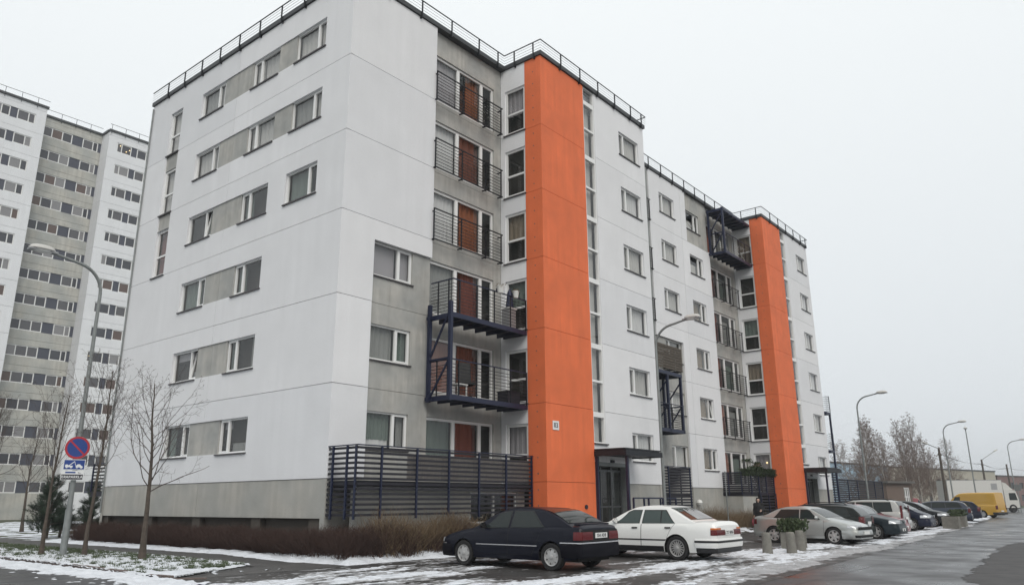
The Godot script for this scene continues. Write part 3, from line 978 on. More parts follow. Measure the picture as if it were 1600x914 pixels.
	for i in NS:
		var y0 := storey(i); var y1 := top_of(i)
		var A := Rect2(21.86, sill_y(i), 1.78, 1.16); var B := Rect2(25.28, sill_y(i), 1.76, 1.16)
		var x0 := 20.7; var x1 := 28.05
		var hl := [A, B]
		if i < 2: x0 = 23.72
		if i == 2: hl.append(Rect2(20.0, 0, 3.72, 9.93))
		if i == 5: x1 = 25.1
		if x0 < 24.0:
			panel(house, "white_panel", F2, x0, y0, minf(24.42, x1), y1, hl, 0.2, M.white)
			panel(house, "white_panel", F2, 24.42, y0, x1, y1, hl, 0.2, M.white)
		var T := F2
		if i < 3:
			T = fr(V(0, 0, dz - 0.1), "f")
			panel(house, "concrete_panel", T, 20.7, y0 if i else 0.0, 23.8, y1 if i < 2 else 9.95, [A], 0.2, M.concrete, 0.007)
		window(house, T * Transform3D(Basis(), V(A.position.x, A.position.y, 0)), A.size.x, 1.16, [0.5], 0.0, 0.08, [["sheer", 0.0, 0.98, 2.0], ["sheer", 0.0, 0.98, 4.0]])
		T = F2
		if i == 5:
			T = fr(V(0, 0, dz - 0.1), "f")
			panel(house, "concrete_panel", T, 25.0, y0, 28.05, y1, [B], 0.2, M.concrete, 0.007)
		window(house, T * Transform3D(Basis(), V(B.position.x, B.position.y, 0)), B.size.x, 1.16, [1.2], 0.0, 0.08, [["curtain_beige" if i < 4 else "sheer", 0.0, 0.98 if i < 4 else 0.6, 3.0], ["sheer_grey", 0.0, 0.98 if i < 4 else 0.6, 2.0]], true, 1 if i == 1 else -1)
	panel(house, "plinth_panel", fr(V(0, 0, dz - 0.03), "f"), 23.8, 0.0, 28.05, L0, [], 0.2, M.plinth)
	panel(house, "plinth_panel", fr(V(0, 0, dz - 0.16), "f"), 28.05, 0.0, 32.1, 1.95, [], 0.2, M.plinth)
	panel(house, "plinth_panel", fr(V(0, 0, dz - 0.16), "f"), 16.5, 0.0, 20.7, 1.95, [], 0.2, M.plinth)
	var tbs := MB.new()
	tbs.box(V(27.45, 0.0, -0.3), V(29.55, 1.78, 0.93))
	obj("terrace_base", tbs, M.plinth, house)
	bay(28.05, dz - 0.20, false, dz, [1, 2, 3, 4])
	front_part(32.1, 1.75)
	entrance(35.24, 1.75)
	# roofed steel balcony on the top storey
	var tb := part_node("steel_balcony", house, F2)
	cage(tb, 28.05, 32.05, 1.08, storey(5) - 0.0, [Vector2(28.4, 1.055), Vector2(29.3, 1.055), Vector2(30.2, 1.055), Vector2(31.1, 1.055), Vector2(32.0, 1.055), Vector2(28.07, 0.5)], M.railing)
	ladder_frame(tb, 28.0, [0.10, 1.04], storey(5) - 0.2, 19.0, storey(5) + 1.2)
	var rf := MB.new()
	rf.box(V(27.95, 18.80, 0.0), V(32.05, 18.96, 1.12))
	obj("balcony_roof", rf, M.navy, tb)
	for k in 7:
		var j := MB.new()
		j.box(V(28.3 + k * 0.58, 18.70, 0.0), V(28.36 + k * 0.58, 18.80, 1.1))
		obj("roof_joist", j, M.navy, tb)
	# stacked balconies by the pipe: upper one boarded
	for i in [1, 2]:
		var b := part_node("steel_balcony", house, F2)
		cage(b, 16.6, 21.0, 1.14, storey(i) - 0.1, [Vector2(17.6, 1.115), Vector2(18.6, 1.115), Vector2(19.7, 1.115), Vector2(20.97, 1.115), Vector2(20.97, 0.5)], M.railing, 1.17, true)
		if i == 1: ladder_frame(b, 20.9, [0.12, 1.08], storey(1) - 0.25, storey(2) - 0.25, storey(1) + 1.1)
		if i == 1: ladder_frame(b, 19.5, [0.12, 1.08], storey(1) - 0.25, storey(2) - 0.25, storey(1) + 1.1)
		if i == 2:
			for k in 9:
				var s := MB.new()
				s.box(V(16.6, 7.83 + k * 0.135, 1.15), V(21.02, 7.945 + k * 0.135, 1.175))
				s.box(V(21.02, 7.83 + k * 0.135, 0.1), V(21.042, 7.945 + k * 0.135, 1.175))
				obj("board", s, M.wood_screen, b)
	# downpipe in the corner beyond the first block
	var dp := MB.new()
	for k in 7: dp.rod(V(20.45, 0.4 + k * 2.7, dz + 0.0), V(20.45, 3.08 + k * 2.7, dz + 0.0), 0.06, 8)
	obj("downpipe", dp, M.galv, house)
	# round lamps on the plinth
	for q in [[24.15, 1.45, dz + 0.1, 0.17], [28.9, 1.5, dz - 0.02, 0.2]]:
		var s := MB.new()
		s.T = Transform3D(Basis(), V(q[0], q[1], q[2]))
		s.lathe([Vector2(0.01, -q[3]), Vector2(q[3] * 0.7, -q[3] * 0.72), Vector2(q[3], 0), Vector2(q[3] * 0.7, q[3] * 0.72), Vector2(0.01, q[3])], 14)
		obj("globe_lamp", s, M.lamp_glass, house)
	# back and far walls
	var BK := fr(V(40.53, 0, -14.49), "b")
	for i in range(-1, NS):
		for k in 3: panel(house, "white_panel" if i >= 0 else "plinth_panel", BK, k * 13.51, storey(i) if i >= 0 else 0.0, (k + 1) * 13.51, top_of(i) if i >= 0 else L0, [], 0.2, M.white if i >= 0 else M.plinth)
	# balconies standing out past the far end
	var RE := fr(V(40.53, 0, 0.0), "r")
	var eb := part_node("steel_balcony", house, RE)
	for y in [4.85, 7.45]:
		var m := MB.new()
		m.box(V(-1.9, y - 0.17, 0.0), V(1.0, y, 0.95))
		obj("deck", m, M.navy, eb)
		for x in [-1.88, -1.2, -0.5, 0.3, 0.98]:
			var p := MB.new()
			p.box(V(x - 0.02, y, 0.91), V(x + 0.02, y + 1.15, 0.95))
			obj("post", p, M.railing, eb)
		for k in 8:
			var p := MB.new()
			p.rod(V(-1.9, y + 0.12 + k * 0.14, 0.93), V(1.0, y + 0.12 + k * 0.14, 0.93), 0.012, 5)
			p.rod(V(-1.88, y + 0.12 + k * 0.14, 0.05), V(-1.88, y + 0.12 + k * 0.14, 0.93), 0.012, 5)
			obj("bar", p, M.railing, eb)
	var cl := MB.new()
	cl.box(V(-1.9, 0.2, 0.82), V(-1.78, 7.3, 0.92)); cl.box(V(0.85, 0.2, 0.82), V(0.97, 7.3, 0.92))
	obj("column", cl, M.navy, eb)
	var gl := MB.new()
	gl.T = Transform3D(Basis(), V(32.2, 3.75, 0.62))
	gl.lathe([Vector2(0.005, -0.06), Vector2(0.06, 0), Vector2(0.005, 0.06)], 10)
	obj("lit_bulb", gl, lamp_glow(), house)
	roof_edge()
	# house number plate on the orange tower
	var num := thing("house_number_plate", "small white plate with the number 83 on the near orange tower", "sign", V(8.67, 4.23, 1.945))
	var pl := MB.new()
	pl.box(V(-0.19, -0.165, 0.0), V(0.19, 0.165, 0.02))
	obj("plate", pl, M.sign_white, num)
	letters(num, "83", 0.17, V(0, 0, 0.021), M.ink)
	var vent := MB.new()
	vent.rod(V(10.5, 1.34, 1.93), V(10.5, 1.34, 1.99), 0.08, 12)
	tag(obj("wall_vent", vent, M.ink), "small dark round vent low on the near orange tower", "vent")


func lamp_glow() -> StandardMaterial3D:
	var mat := flat(0.9, 0.8, 0.6)
	mat.emission_enabled = true
	mat.emission = Color(1.0, 0.88, 0.62)
	mat.emission_energy_multiplier = 1.5
	return mat


func letters(parent: Node, what: String, height: float, at: Vector3, mat: Material, bold := true) -> MeshInstance3D:
	var f := SystemFont.new()
	f.font_names = PackedStringArray(["Droid Sans"])
	f.font_weight = 700 if bold else 400
	var t := TextMesh.new()
	t.text = what
	t.font = f
	t.font_size = 64
	t.pixel_size = height / 46.0
	t.depth = 0.003
	t.curve_step = 2.0
	var o := obj("lettering", t, mat, parent)
	o.position = at
	return o


# ---------------------------------------------------------------- ground
func sheet(called: String, poly: Array, y: float, mat: Material, label := "") -> MeshInstance3D:
	var p := PackedVector2Array(poly)
	var ix := Geometry2D.triangulate_polygon(p)
	var mb := MB.new()
	for i in range(0, ix.size(), 3):
		var a := p[ix[i]]; var b := p[ix[i + 1]]; var c := p[ix[i + 2]]
		if (b - a).cross(c - a) > 0.0: mb.tri(V(a.x, y, a.y), V(c.x, y, c.y), V(b.x, y, b.y))
		else: mb.tri(V(a.x, y, a.y), V(b.x, y, b.y), V(c.x, y, c.y))
	return structure(called, mb, mat, label)


func road_edge(x: float) -> float:
	# z of the parking side's edge with the main road
	return 12.6 - 0.062 * (x + 2.0) - 0.00016 * (x + 2.0) * (x + 2.0)


func snow_field(called: String, x0: float, x1: float, z0: float, z1: float, step: float, base: Callable, thick: Callable, mat: Material, label: String, kind := "structure") -> void:
	# lying snow: a relief that comes up through the ground only where snow is left
	var nx := int((x1 - x0) / step); var nz := int((z1 - z0) / step)
	var hs := PackedFloat32Array(); var vs := PackedVector3Array(); var ns := PackedVector3Array()
	hs.resize((nx + 1) * (nz + 1)); vs.resize(hs.size()); ns.resize(hs.size())
	for j in nz + 1:
		for i in nx + 1:
			var x := x0 + i * step; var z := z0 + j * step
			var t: float = thick.call(x, z)
			hs[j * (nx + 1) + i] = t
			vs[j * (nx + 1) + i] = V(x, base.call(x, z) + clampf(t, -0.02, 0.4), z)
	for j in nz + 1:
		for i in nx + 1:
			var a := vs[j * (nx + 1) + maxi(i - 1, 0)]; var b := vs[j * (nx + 1) + mini(i + 1, nx)]
			var c := vs[maxi(j - 1, 0) * (nx + 1) + i]; var d := vs[mini(j + 1, nz) * (nx + 1) + i]
			ns[j * (nx + 1) + i] = (d - c).cross(b - a).normalized()
	var ix := PackedInt32Array()
	for j in nz:
		for i in nx:
			var a := j * (nx + 1) + i
			if maxf(maxf(hs[a], hs[a + 1]), maxf(hs[a + nx + 1], hs[a + nx + 2])) < -0.004: continue
			ix.append_array(PackedInt32Array([a, a + 1, a + nx + 2, a, a + nx + 2, a + nx + 1]))
	if ix.is_empty(): return
	var arr := []
	arr.resize(Mesh.ARRAY_MAX)
	arr[Mesh.ARRAY_VERTEX] = vs; arr[Mesh.ARRAY_NORMAL] = ns; arr[Mesh.ARRAY_INDEX] = ix
	var m := ArrayMesh.new()
	m.add_surface_from_arrays(Mesh.PRIMITIVE_TRIANGLES, arr)
	var o := obj(called, m, mat)
	tag(o, label, "", "", kind)


func bed_height(x: float, z: float) -> float:
	# planting bed round the building, rising from its edge
	var d: float
	if x < 0.0 and z < 0.0: d = x + 1.15
	elif x < 0.0: d = minf(x + 1.15, 2.55 - z)
	else: d = 2.55 - z
	return 0.20 * smoothstep(-0.05, 0.9, d)


func verge_y(z: float) -> float:
	return 0.09 - 0.055 * clampf((z + 3.0) / 4.5, 0.0, 1.0)


func build_ground() -> void:
	sheet("ground", [Vector2(-1500, -1500), Vector2(1500, -1500), Vector2(1500, 1500), Vector2(-1500, 1500)], -0.03, M.turf)
	sheet("road", [Vector2(-60, -200), Vector2(-5.72, -200), Vector2(-5.72, 13.0), Vector2(260, 13.0), Vector2(260, 60), Vector2(-60, 60)], 0.0, M.asphalt, "wet grey asphalt of the crossing streets")
	var e := [Vector2(-5.74, 2.4)]
	for i in 45: e.append(Vector2(-5.74 + i * 4.0, 13.05))
	e.append(Vector2(170.3, -4.0)); e.append(Vector2(42, -4.0)); e.append(Vector2(42, 2.3)); e.append(Vector2(-0.9, 2.3)); e.append(Vector2(-1.15, 0.2)); e.append(Vector2(-2.7, 0.45))
	var lot := [Vector2(-5.715, 2.4)]
	for i in 40: lot.append(Vector2(-5.715 + i * 4.0, minf(13.0, road_edge(-5.715 + i * 4.0))))
	lot.append(Vector2(150.3, -3.0)); lot.append(Vector2(42, -3.0)); lot.append(Vector2(42, 2.3)); lot.append(Vector2(-0.9, 2.3)); lot.append(Vector2(-0.9, 0.2)); lot.append(Vector2(-2.7, 0.45))
	sheet("parking_pavement", lot, 0.006, M.lot, "dark wet pavement of the parking bays in front of the building")
	var fill := [Vector2(-5.7, 13.01)]
	for i in 40: fill.append(Vector2(-5.7 + i * 4.0, minf(13.0, road_edge(-5.7 + i * 4.0) - 0.3)))
	fill.append(Vector2(150.3, 13.01))
	sheet("road_margin", fill, 0.003, M.asphalt, "edge of the main road beside the parking bays")
	var pp := [[20.3, 14.3], [15.5, 14.25], [14.0, 14.6], [12.4, 14.55], [11.0, 14.75], [9.6, 14.7], [8.6, 15.05], [7.0, 14.95], [5.6, 15.2], [4.2, 15.2], [2.9, 15.7], [1.5, 16.4], [3.0, 18.5], [12.0, 19.0], [22.0, 16.5]]
	var pe := []
	for i in pp.size():
		var a := Vector2(pp[i][0], pp[i][1]); var b := Vector2(pp[(i + 1) % pp.size()][0], pp[(i + 1) % pp.size()][1])
		var k := int(a.distance_to(b) / 0.14) + 1
		var nrm := (b - a).normalized().orthogonal()
		for j in k: pe.append(a.lerp(b, float(j) / k) + (nrm * rng.randf_range(-0.10, 0.10) if j > 0 else Vector2.ZERO))
	sheet("road_patch", pe, 0.004, M.patch, "rough darker patch of asphalt in the main road")
	# pavement along the gable
	var pv := MB.new()
	pv.box(V(-2.7, -0.02, -60.0), V(-1.15, 0.10, -3.0))
	structure("pavement", pv, M.path, "narrow dark footpath along the gable")
	var cw := MB.new()
	cw.quad(V(-2.7, 0.012, 0.9), V(-1.15, 0.012, 0.9), V(-1.15, 0.10, -3.0), V(-2.7, 0.10, -3.0)); cw.quad(V(-5.5, 0.010, 2.6), V(-1.15, 0.010, 2.6), V(-1.15, 0.012, 0.9), V(-2.7, 0.012, 0.9))
	structure("crossing_ramp", cw, M.path, "worn asphalt ramp from the footpath to the crossing")
	# grass verge between footpath and kerb
	var vg := MB.new()
	var prev := Vector2(-5.58, -60.0)
	var pts := [Vector2(-5.58, -60.0), Vector2(-5.58, 1.4), Vector2(-5.3, 1.95), Vector2(-4.4, 1.5), Vector2(-2.7, 0.4), Vector2(-2.7, -60.0), Vector2(-2.7, -3.0), Vector2(-5.58, -3.0)]
	for t in [[0, 7, 6], [0, 6, 5], [7, 1, 4], [7, 4, 6], [1, 3, 4], [1, 2, 3]]:
		var a: Vector2 = pts[t[0]]; var b: Vector2 = pts[t[1]]; var c: Vector2 = pts[t[2]]
		vg.tri(V(a.x, verge_y(a.y), a.y), V(b.x, verge_y(b.y), b.y), V(c.x, verge_y(c.y), c.y))
	structure("verge", vg, M.turf, "grass verge between the left street and the footpath")
	# kerb stones
	var kb := Node3D.new()
	kb.name = "kerb"
	add_child(kb)
	tag(kb, "reddish worn kerb along the left street", "", "", "structure")
	var stone := MB.new()
	stone.bevel_box(V(-0.07, -0.05, -0.495), V(0.07, 0.105, 0.495), 0.02)
	var sm := stone.mesh()
	var z := 0.9
	for k in 45:
		var o := obj("kerb_stone", sm, M.kerb, kb)
		o.position = V(-5.65 + rng.randf_range(-0.008, 0.008), rng.randf_range(-0.012, 0.006) - (0.05 if k == 0 else 0.0), z)
		o.rotation.y = rng.randf_range(-0.008, 0.008)
		z -= 1.0
	for q in [[-5.60, 1.88, 0.15, -0.03], [-5.33, 2.55, 0.75, -0.075]]:
		var o := obj("kerb_stone", sm, M.kerb, kb)
		o.position = V(q[0], q[3] + 0.0, q[1]); o.rotation.y = q[2]
		o.scale = V(1, 1, 0.75)
	# lawn behind the gable and round the tower
	sheet("lawn", [Vector2(-1.15, -60), Vector2(60, -60), Vector2(60, -14.6), Vector2(-1.15, -14.6)], 0.09, M.turf, "snowy lawn behind the building")
	sheet("tower_lawn", [Vector2(-5.5, -130), Vector2(90, -130), Vector2(90, -60), Vector2(-5.5, -60)], 0.07, M.turf, "snowy lawn in front of the tower block")
	var lp := MB.new()
	lp.quad(V(-1.15, 0.094, -21.0), V(60, 0.094, -27.5), V(60, 0.094, -28.9), V(-1.15, 0.094, -22.4))
	structure("lawn_path", lp, M.path, "dark path crossing the lawn behind the gable")
	# planting bed
	var bed := MB.new()
	var rows := []
	for j in 20:
		var r := PackedVector3Array()
		for i in 60:
			var x := -1.15 + i * (43.0 / 59.0); var zz := 2.55 - j * (3.2 / 19.0)
			r.append(V(x, bed_height(x, zz) - 0.03, zz))
		rows.append(r)
	bed.grid(rows, false)
	rows = []
	for j in 24:
		var r := PackedVector3Array()
		for i in 8:
			var x := -1.15 + i * 0.22; var zz := 0.0 - j * (14.6 / 23.0)
			r.append(V(x, bed_height(x, zz) - 0.03, zz))
		rows.append(r)
	bed.grid(rows, false)
	structure("planting_bed", bed, M.soil, "dark soil bed along the foot of the building")

	# snow
	var n1 := noise(301, 0.35, 4); var n2 := noise(302, 1.6, 4); var n3 := noise(303, 0.12, 3); var n4 := noise(305, 0.9, 4); var n5 := noise(307, 5.0, 3)
	var flatb := func(_x: float, _z: float) -> float: return 0.008
	var bedb := func(x: float, zz: float) -> float: return bed_height(x, zz) - 0.02
	# ridge of snow at the front edge of the bed
	snow_field("snow_bank", -1.35, 42.0, 0.2, 2.9, 0.06, bedb, func(x: float, zz: float) -> float:
		var edge := smoothstep(2.72, 2.35, zz + 0.12 * n4.get_noise_2d(x, zz)) * smoothstep(-1.3, -0.95, x)
		var inner := maxf(smoothstep(0.9, 1.7, zz), smoothstep(0.0, -0.5, x))
		return (0.10 * inner * edge + 0.03 * n5.get_noise_2d(x, zz) + 0.05 * n2.get_noise_2d(x, zz) + 0.07 * n1.get_noise_2d(x, zz)) - 0.055 - 0.03 * (1.0 - edge) - 0.04 * smoothstep(10, 14, x), M.snow, "bank of snow in front of the bushes")
	snow_field("snow_bank", -1.6, -0.2, -16.0, 1.4, 0.06, func(x: float, zz: float) -> float: return maxf(bed_height(x, minf(zz, -0.01)) - 0.02, 0.095 - 0.09 * clampf((zz + 3.0) / 3.9, 0.0, 1.0)), func(x: float, zz: float) -> float:
		return 0.13 * smoothstep(-1.55, -1.15, x + 0.12 * n4.get_noise_2d(x, zz)) * smoothstep(-0.45, -0.75, x) * smoothstep(1.2, 0.3, zz) + 0.05 * n2.get_noise_2d(x, zz) - 0.045 - 0.04 * smoothstep(0.5, 1.3, zz), M.snow, "strip of snow between the footpath and the gable hedge")
	# verge: thin broken snow with grass through it
	snow_field("verge_snow", -5.75, -2.55, -26.0, 2.05, 0.05, func(_x: float, zz: float) -> float: return verge_y(zz) + 0.002, func(x: float, zz: float) -> float:
		var inside := 1.0 if zz < 0.5 + (-2.7 - x) * 0.55 else -1.0
		var near := smoothstep(-12.0, -1.0, zz)
		return 0.05 * n2.get_noise_2d(x * 2.4, zz * 2.4) + 0.02 * n4.get_noise_2d(x, zz) + 0.007 + 0.011 * near - 0.02 * smoothstep(-4.6, -3.0, x) * (1.0 - near * 0.5) - (0.05 if inside < 0 else 0.0), M.snow, "patchy snow on the grass verge")
	# slush along the kerb in the left street
	snow_field("gutter_snow", -7.2, -5.72, -24.0, 4.2, 0.05, flatb, func(x: float, zz: float) -> float:
		return 0.03 * n5.get_noise_2d(x, zz) + 0.075 * smoothstep(-6.75, -5.95, x + 0.35 * n1.get_noise_2d(x, zz) + 0.15 * n2.get_noise_2d(x, zz)) + 0.045 * n2.get_noise_2d(x * 1.4, zz * 1.4) - 0.032, M.snow, "grey snow lying in the gutter of the left street")
	# parking bays: ridges left between wheel tracks, slush along the road
	var streaks := func(x: float, zz: float) -> float:
		var re := road_edge(x)
		var ridge := exp(-pow((zz - (9.35 - 0.02 * x)) / 0.75, 2)) * 0.055
		var mid := exp(-pow((zz - 5.0) / 1.2, 2)) * 0.02
		var lane := exp(-pow((zz - (re - 1.3)) / 0.5, 2)) * 0.03
		var gap := 0.02 * exp(-pow((x - 3.7) / 0.5, 2)) + 0.025 * exp(-pow((x - 9.8) / 1.8, 2)) * smoothstep(4.0, 7.0, zz)
		var west := 0.035 * smoothstep(0.0, -1.8, x) * smoothstep(3.4, 5.0, zz) * smoothstep(9.4, 7.5, zz)
		return 0.75 * (ridge + mid + lane + gap + west) + 0.035 * n4.get_noise_2d(x * 0.45, zz * 1.5) + 0.03 * n1.get_noise_2d(x * 0.5, zz * 2.0) + 0.035 * n2.get_noise_2d(x * 0.7, zz * 2.2) + 0.03 * n5.get_noise_2d(x * 0.8, zz * 1.6) - 0.033 - 0.08 * smoothstep(re - 0.55, re - 0.1, zz) - 0.02 * exp(-pow((zz - 7.0) / 1.0, 2))
	snow_field("parking_snow", -6.2, 16.0, 2.7, 12.6, 0.05, flatb, streaks, M.snow, "broken streaks of snow between the parked cars")
	snow_field("parking_slush", -6.2, 16.0, 2.7, 12.6, 0.06, flatb, func(x: float, zz: float) -> float: return minf(streaks.call(x, zz) + 0.016 + 0.012 * n5.get_noise_2d(zz, x), 0.003), M.slush, "thin grey slush round the streaks of snow")
	snow_field("parking_snow", 16.0, 72.0, 3.6, 12.0, 0.12, flatb, func(x: float, zz: float) -> float:
		var re := road_edge(x)
		var ridge := exp(-pow((zz - (re - 1.1)) / 0.7, 2)) * 0.05
		return ridge + 0.025 * n2.get_noise_2d(x * 0.7, zz * 2.0) + 0.04 * n4.get_noise_2d(x * 0.5, zz * 1.5) + 0.03 * n1.get_noise_2d(x * 0.5, zz * 2.0) - 0.03 - 0.08 * smoothstep(re - 0.5, re - 0.1, zz), M.snow, "snow along the far parking bays")
	snow_field("road_slush", -5.6, 60.0, 9.0, 13.2, 0.10, func(_x: float, _z: float) -> float: return 0.007, func(x: float, zz: float) -> float:
		var re := road_edge(x)
		return 0.012 * n5.get_noise_2d(x * 0.8, zz * 1.6) + 0.010 * n2.get_noise_2d(x * 0.7, zz * 1.6) + 0.018 * exp(-pow((zz - (re - 0.75)) / 0.75, 2)) + 0.022 * n1.get_noise_2d(x * 0.35, zz * 1.6) + 0.008 * n2.get_noise_2d(x, zz * 2.0) - 0.0105 - 0.03 * smoothstep(re - 0.1, re + 0.25, zz), M.slush, "grey slush along the edge of the main road")
	# lawns: patchy snow
	snow_field("lawn_snow", -1.15, 30.0, -58.0, -14.8, 0.22, func(_x: float, _z: float) -> float: return 0.094, func(x: float, zz: float) -> float:
		var on_path := 1.0 if absf(zz - (-21.7 - (x + 1.15) * 0.106)) < 0.62 else 0.0
		return 0.05 * n4.get_noise_2d(x, zz) + 0.05 * n1.get_noise_2d(x, zz) + 0.03 * n2.get_noise_2d(x, zz) - 0.006 - on_path * 0.09, M.snow, "patchy snow on the lawn behind the building")
	# grass blades standing through the snow of the verge
	var tuft := MB.new()
	for k in 6:
		var a := rng.randf() * TAU; var lean := rng.randf_range(0.02, 0.06); var hgt := rng.randf_range(0.04, 0.085)
		var d := V(cos(a), 0, sin(a)); var s := V(-sin(a), 0, cos(a)) * 0.006
		tuft.tri(d * 0.015 - s, d * 0.015 + s, d * (0.015 + lean) + V(0, hgt, 0))
	var mm := MultiMesh.new()
	mm.transform_format = MultiMesh.TRANSFORM_3D
	mm.mesh = tuft.mesh()
	var spots := []
	var tries := 0
	while spots.size() < 9000 and tries < 60000:
		tries += 1
		var x := rng.randf_range(-5.5, -2.72); var zz := 0.9 - pow(rng.randf(), 1.6) * 26.0
		if zz > 0.5 + (-2.7 - x) * 0.55: continue
		var near := smoothstep(-12.0, -1.0, zz)
		var s := 0.05 * n2.get_noise_2d(x * 2.4, zz * 2.4) + 0.02 * n4.get_noise_2d(x, zz) + 0.007 + 0.011 * near - 0.02 * smoothstep(-4.6, -3.0, x) * (1.0 - near * 0.5)
		if s > 0.004: continue
		spots.append(Transform3D(Basis(Vector3.UP, rng.randf() * TAU).scaled(Vector3.ONE * rng.randf_range(0.6, 1.3)), V(x, verge_y(zz) - 0.004, zz)))
	mm.instance_count = spots.size()
	for i in spots.size(): mm.set_instance_transform(i, spots[i])
	var gr := MultiMeshInstance3D.new()
	gr.name = "grass"
	gr.multimesh = mm
	gr.material_override = M.blade
	add_child(gr)
	tag(gr, "green grass poking through the snow of the verge", "grass", "", "stuff")


# ---------------------------------------------------------------- tower block
func build_tower() -> void:
	var t := thing("tower_block", "tall white and grey tower block with rows of windows, behind the left edge", "tower block")
	var n := 15
	var sill0 := 2.70
	var top := 44.2
	var sp := 2.8
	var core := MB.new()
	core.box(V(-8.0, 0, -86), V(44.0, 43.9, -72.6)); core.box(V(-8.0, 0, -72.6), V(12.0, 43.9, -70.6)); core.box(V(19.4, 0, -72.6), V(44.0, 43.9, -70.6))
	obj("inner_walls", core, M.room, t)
	var frames := [flat(0.78, 0.79, 0.79, 0.4)]
	var glass := [flat(0.06, 0.063, 0.075, 0.05), flat(0.10, 0.10, 0.11, 0.08), flat(0.24, 0.24, 0.25, 0.3), flat(0.12, 0.085, 0.075, 0.2)]
	var white := fr(V(0, 0, -70), "f"); var grey := fr(V(0, 0, -72), "f")
	var lit := flat(0.6, 0.5, 0.35, 0.6)
	# [frame, windows as [x, width, lights], blue panels as [x, width]]
	var sections := [
		[white, -8.0, 12.3, M.tower_white, [[-7.0, 2.2, [0.75, 1.5]], [-1.6, 2.2, [0.75, 1.5]], [2.4, 1.76, [1.1]], [6.0, 2.82, [1.0, 2.0]], [9.51, 1.76, [1.11]]], [[-4.8, 0.9], [4.16, 0.7], [8.82, 0.69]]],
		[grey, 12.3, 19.1, M.tower_grey, [[12.62, 3.28, [1.12, 2.22]], [17.04, 1.71, [1.15]]], [[15.9, 1.14], [18.75, 0.42]]],
		[white, 19.1, 44.0, M.tower_white, [[20.1, 1.7, [0.57]], [22.46, 1.7, [1.12]], [27.0, 2.4, [1.2]], [31.0, 2.4, [1.2]]], [[21.8, 0.66], [29.5, 0.8]]]]
	var rise := 1.2
	for s in sections:
		var T: Transform3D = s[0]
		for i in n + 1:
			var y0 := sill0 - 0.95 + sp * i if i > 0 else 0.0
			var y1 := sill0 - 0.95 + sp * (i + 1) if i < n else top
			if i == n: y1 = top
			var yy := sill0 + sp * i
			var holes := []
			if i < n:
				for w in s[4]: holes.append(Rect2(w[0], yy, w[1], rise))
				for b in s[5]: holes.append(Rect2(b[0], yy, b[1], rise))
			panel(t, "wall_panel", T, s[1], y0, s[2], y1, holes, 0.25, s[3], 0.012)
			if i >= n: continue
			for w in s[4]:
				var o := part_node("window", t, T * Transform3D(Basis(), V(w[0], yy, 0)))
				var key := "tw%.2f_%s" % [w[1], str(w[2])]
				var cuts: Array = [0.0] + w[2] + [w[1]]
				if not win_meshes.has(key):
					var f := MB.new()
					var e := 0.10
					f.box(V(0, 0, -0.14), V(w[1], e, -0.06)); f.box(V(0, rise - e, -0.14), V(w[1], rise, -0.06))
					for k in cuts.size():
						var x: float = clampf(cuts[k], e * 0.5, w[1] - e * 0.5)
						f.box(V(x - e * 0.5, e, -0.138), V(x + e * 0.5, rise - e, -0.058))
					win_meshes[key] = f.mesh()
				obj("frame", win_meshes[key], frames[0], o)
				for k in cuts.size() - 1:
					var gk := "tg%.2f" % (cuts[k + 1] - cuts[k])
					if not win_meshes.has(gk):
						var g := MB.new()
						var gw: float = cuts[k + 1] - cuts[k]
						g.quad(V(0.0, 0.02, -0.1), V(gw, 0.02, -0.1), V(gw, rise - 0.02, -0.1), V(0.0, rise - 0.02, -0.1))
						win_meshes[gk] = g.mesh()
					var pick: int = [0, 0, 0, 1, 1, 1, 2, 2, 3][rng.randi() % 9]
					var p := obj("pane", win_meshes[gk], glass[pick], o)
					p.position.x = cuts[k]
			for b in s[5]:
				var f := MB.new()
				f.T = T
				f.box(V(b[0], yy, -0.15), V(b[0] + b[1], yy + rise, -0.07))
				obj("blue_panel", f, M.blue_panel, t)
	var RW := fr(V(19.1, 0, -72.0), "l")
	for i in n + 1:
		panel(t, "return_wall", RW, -0.2, sill0 - 0.95 + sp * i if i else 0.0, 2.0, sill0 - 0.95 + sp * (i + 1) if i < n else top, [], 0.25, M.tower_white, 0.012)
	var cap := MB.new()
	cap.box(V(-8.2, top, -70.3), V(12.4, top + 0.25, -69.85)); cap.box(V(12.4, top, -72.3), V(19.0, top + 0.25, -71.85)); cap.box(V(19.0, top, -70.3), V(44.2, top + 0.25, -69.85)); cap.box(V(18.95, top, -72.3), V(19.25, top + 0.25, -70.3))
	obj("roof_edge", cap, M.cap, t)
	var rl := MB.new()
	rl.box(V(-8.2, top + 0.85, -69.9), V(12.4, top + 0.89, -69.86)); rl.box(V(12.4, top + 0.85, -71.9), V(19.0, top + 0.89, -71.86)); rl.box(V(19.0, top + 0.85, -69.9), V(44.2, top + 0.89, -69.86))
	for k in 33:
		var x := -8.0 + k * 1.6
		var z := -71.88 if x > 12.4 and x < 19.0 else -69.88
		rl.box(V(x, top - 0.3, z - 0.02), V(x + 0.04, top + 0.85, z + 0.02))
	obj("roof_railing", rl, M.railing, t)
	# the one lit room near the top: small warm bulbs behind the pane
	for q in [[20.45, 42.75], [21.55, 42.55], [21.2, 42.25], [20.35, 17.35]]:
		var m := MB.new()
		m.T = Transform3D(Basis(), V(q[0], q[1], -69.97))
		m.lathe([Vector2(0.01, -0.07), Vector2(0.07, 0), Vector2(0.01, 0.07)], 10)
		obj("ceiling_lamp", m, lamp_glow(), t)
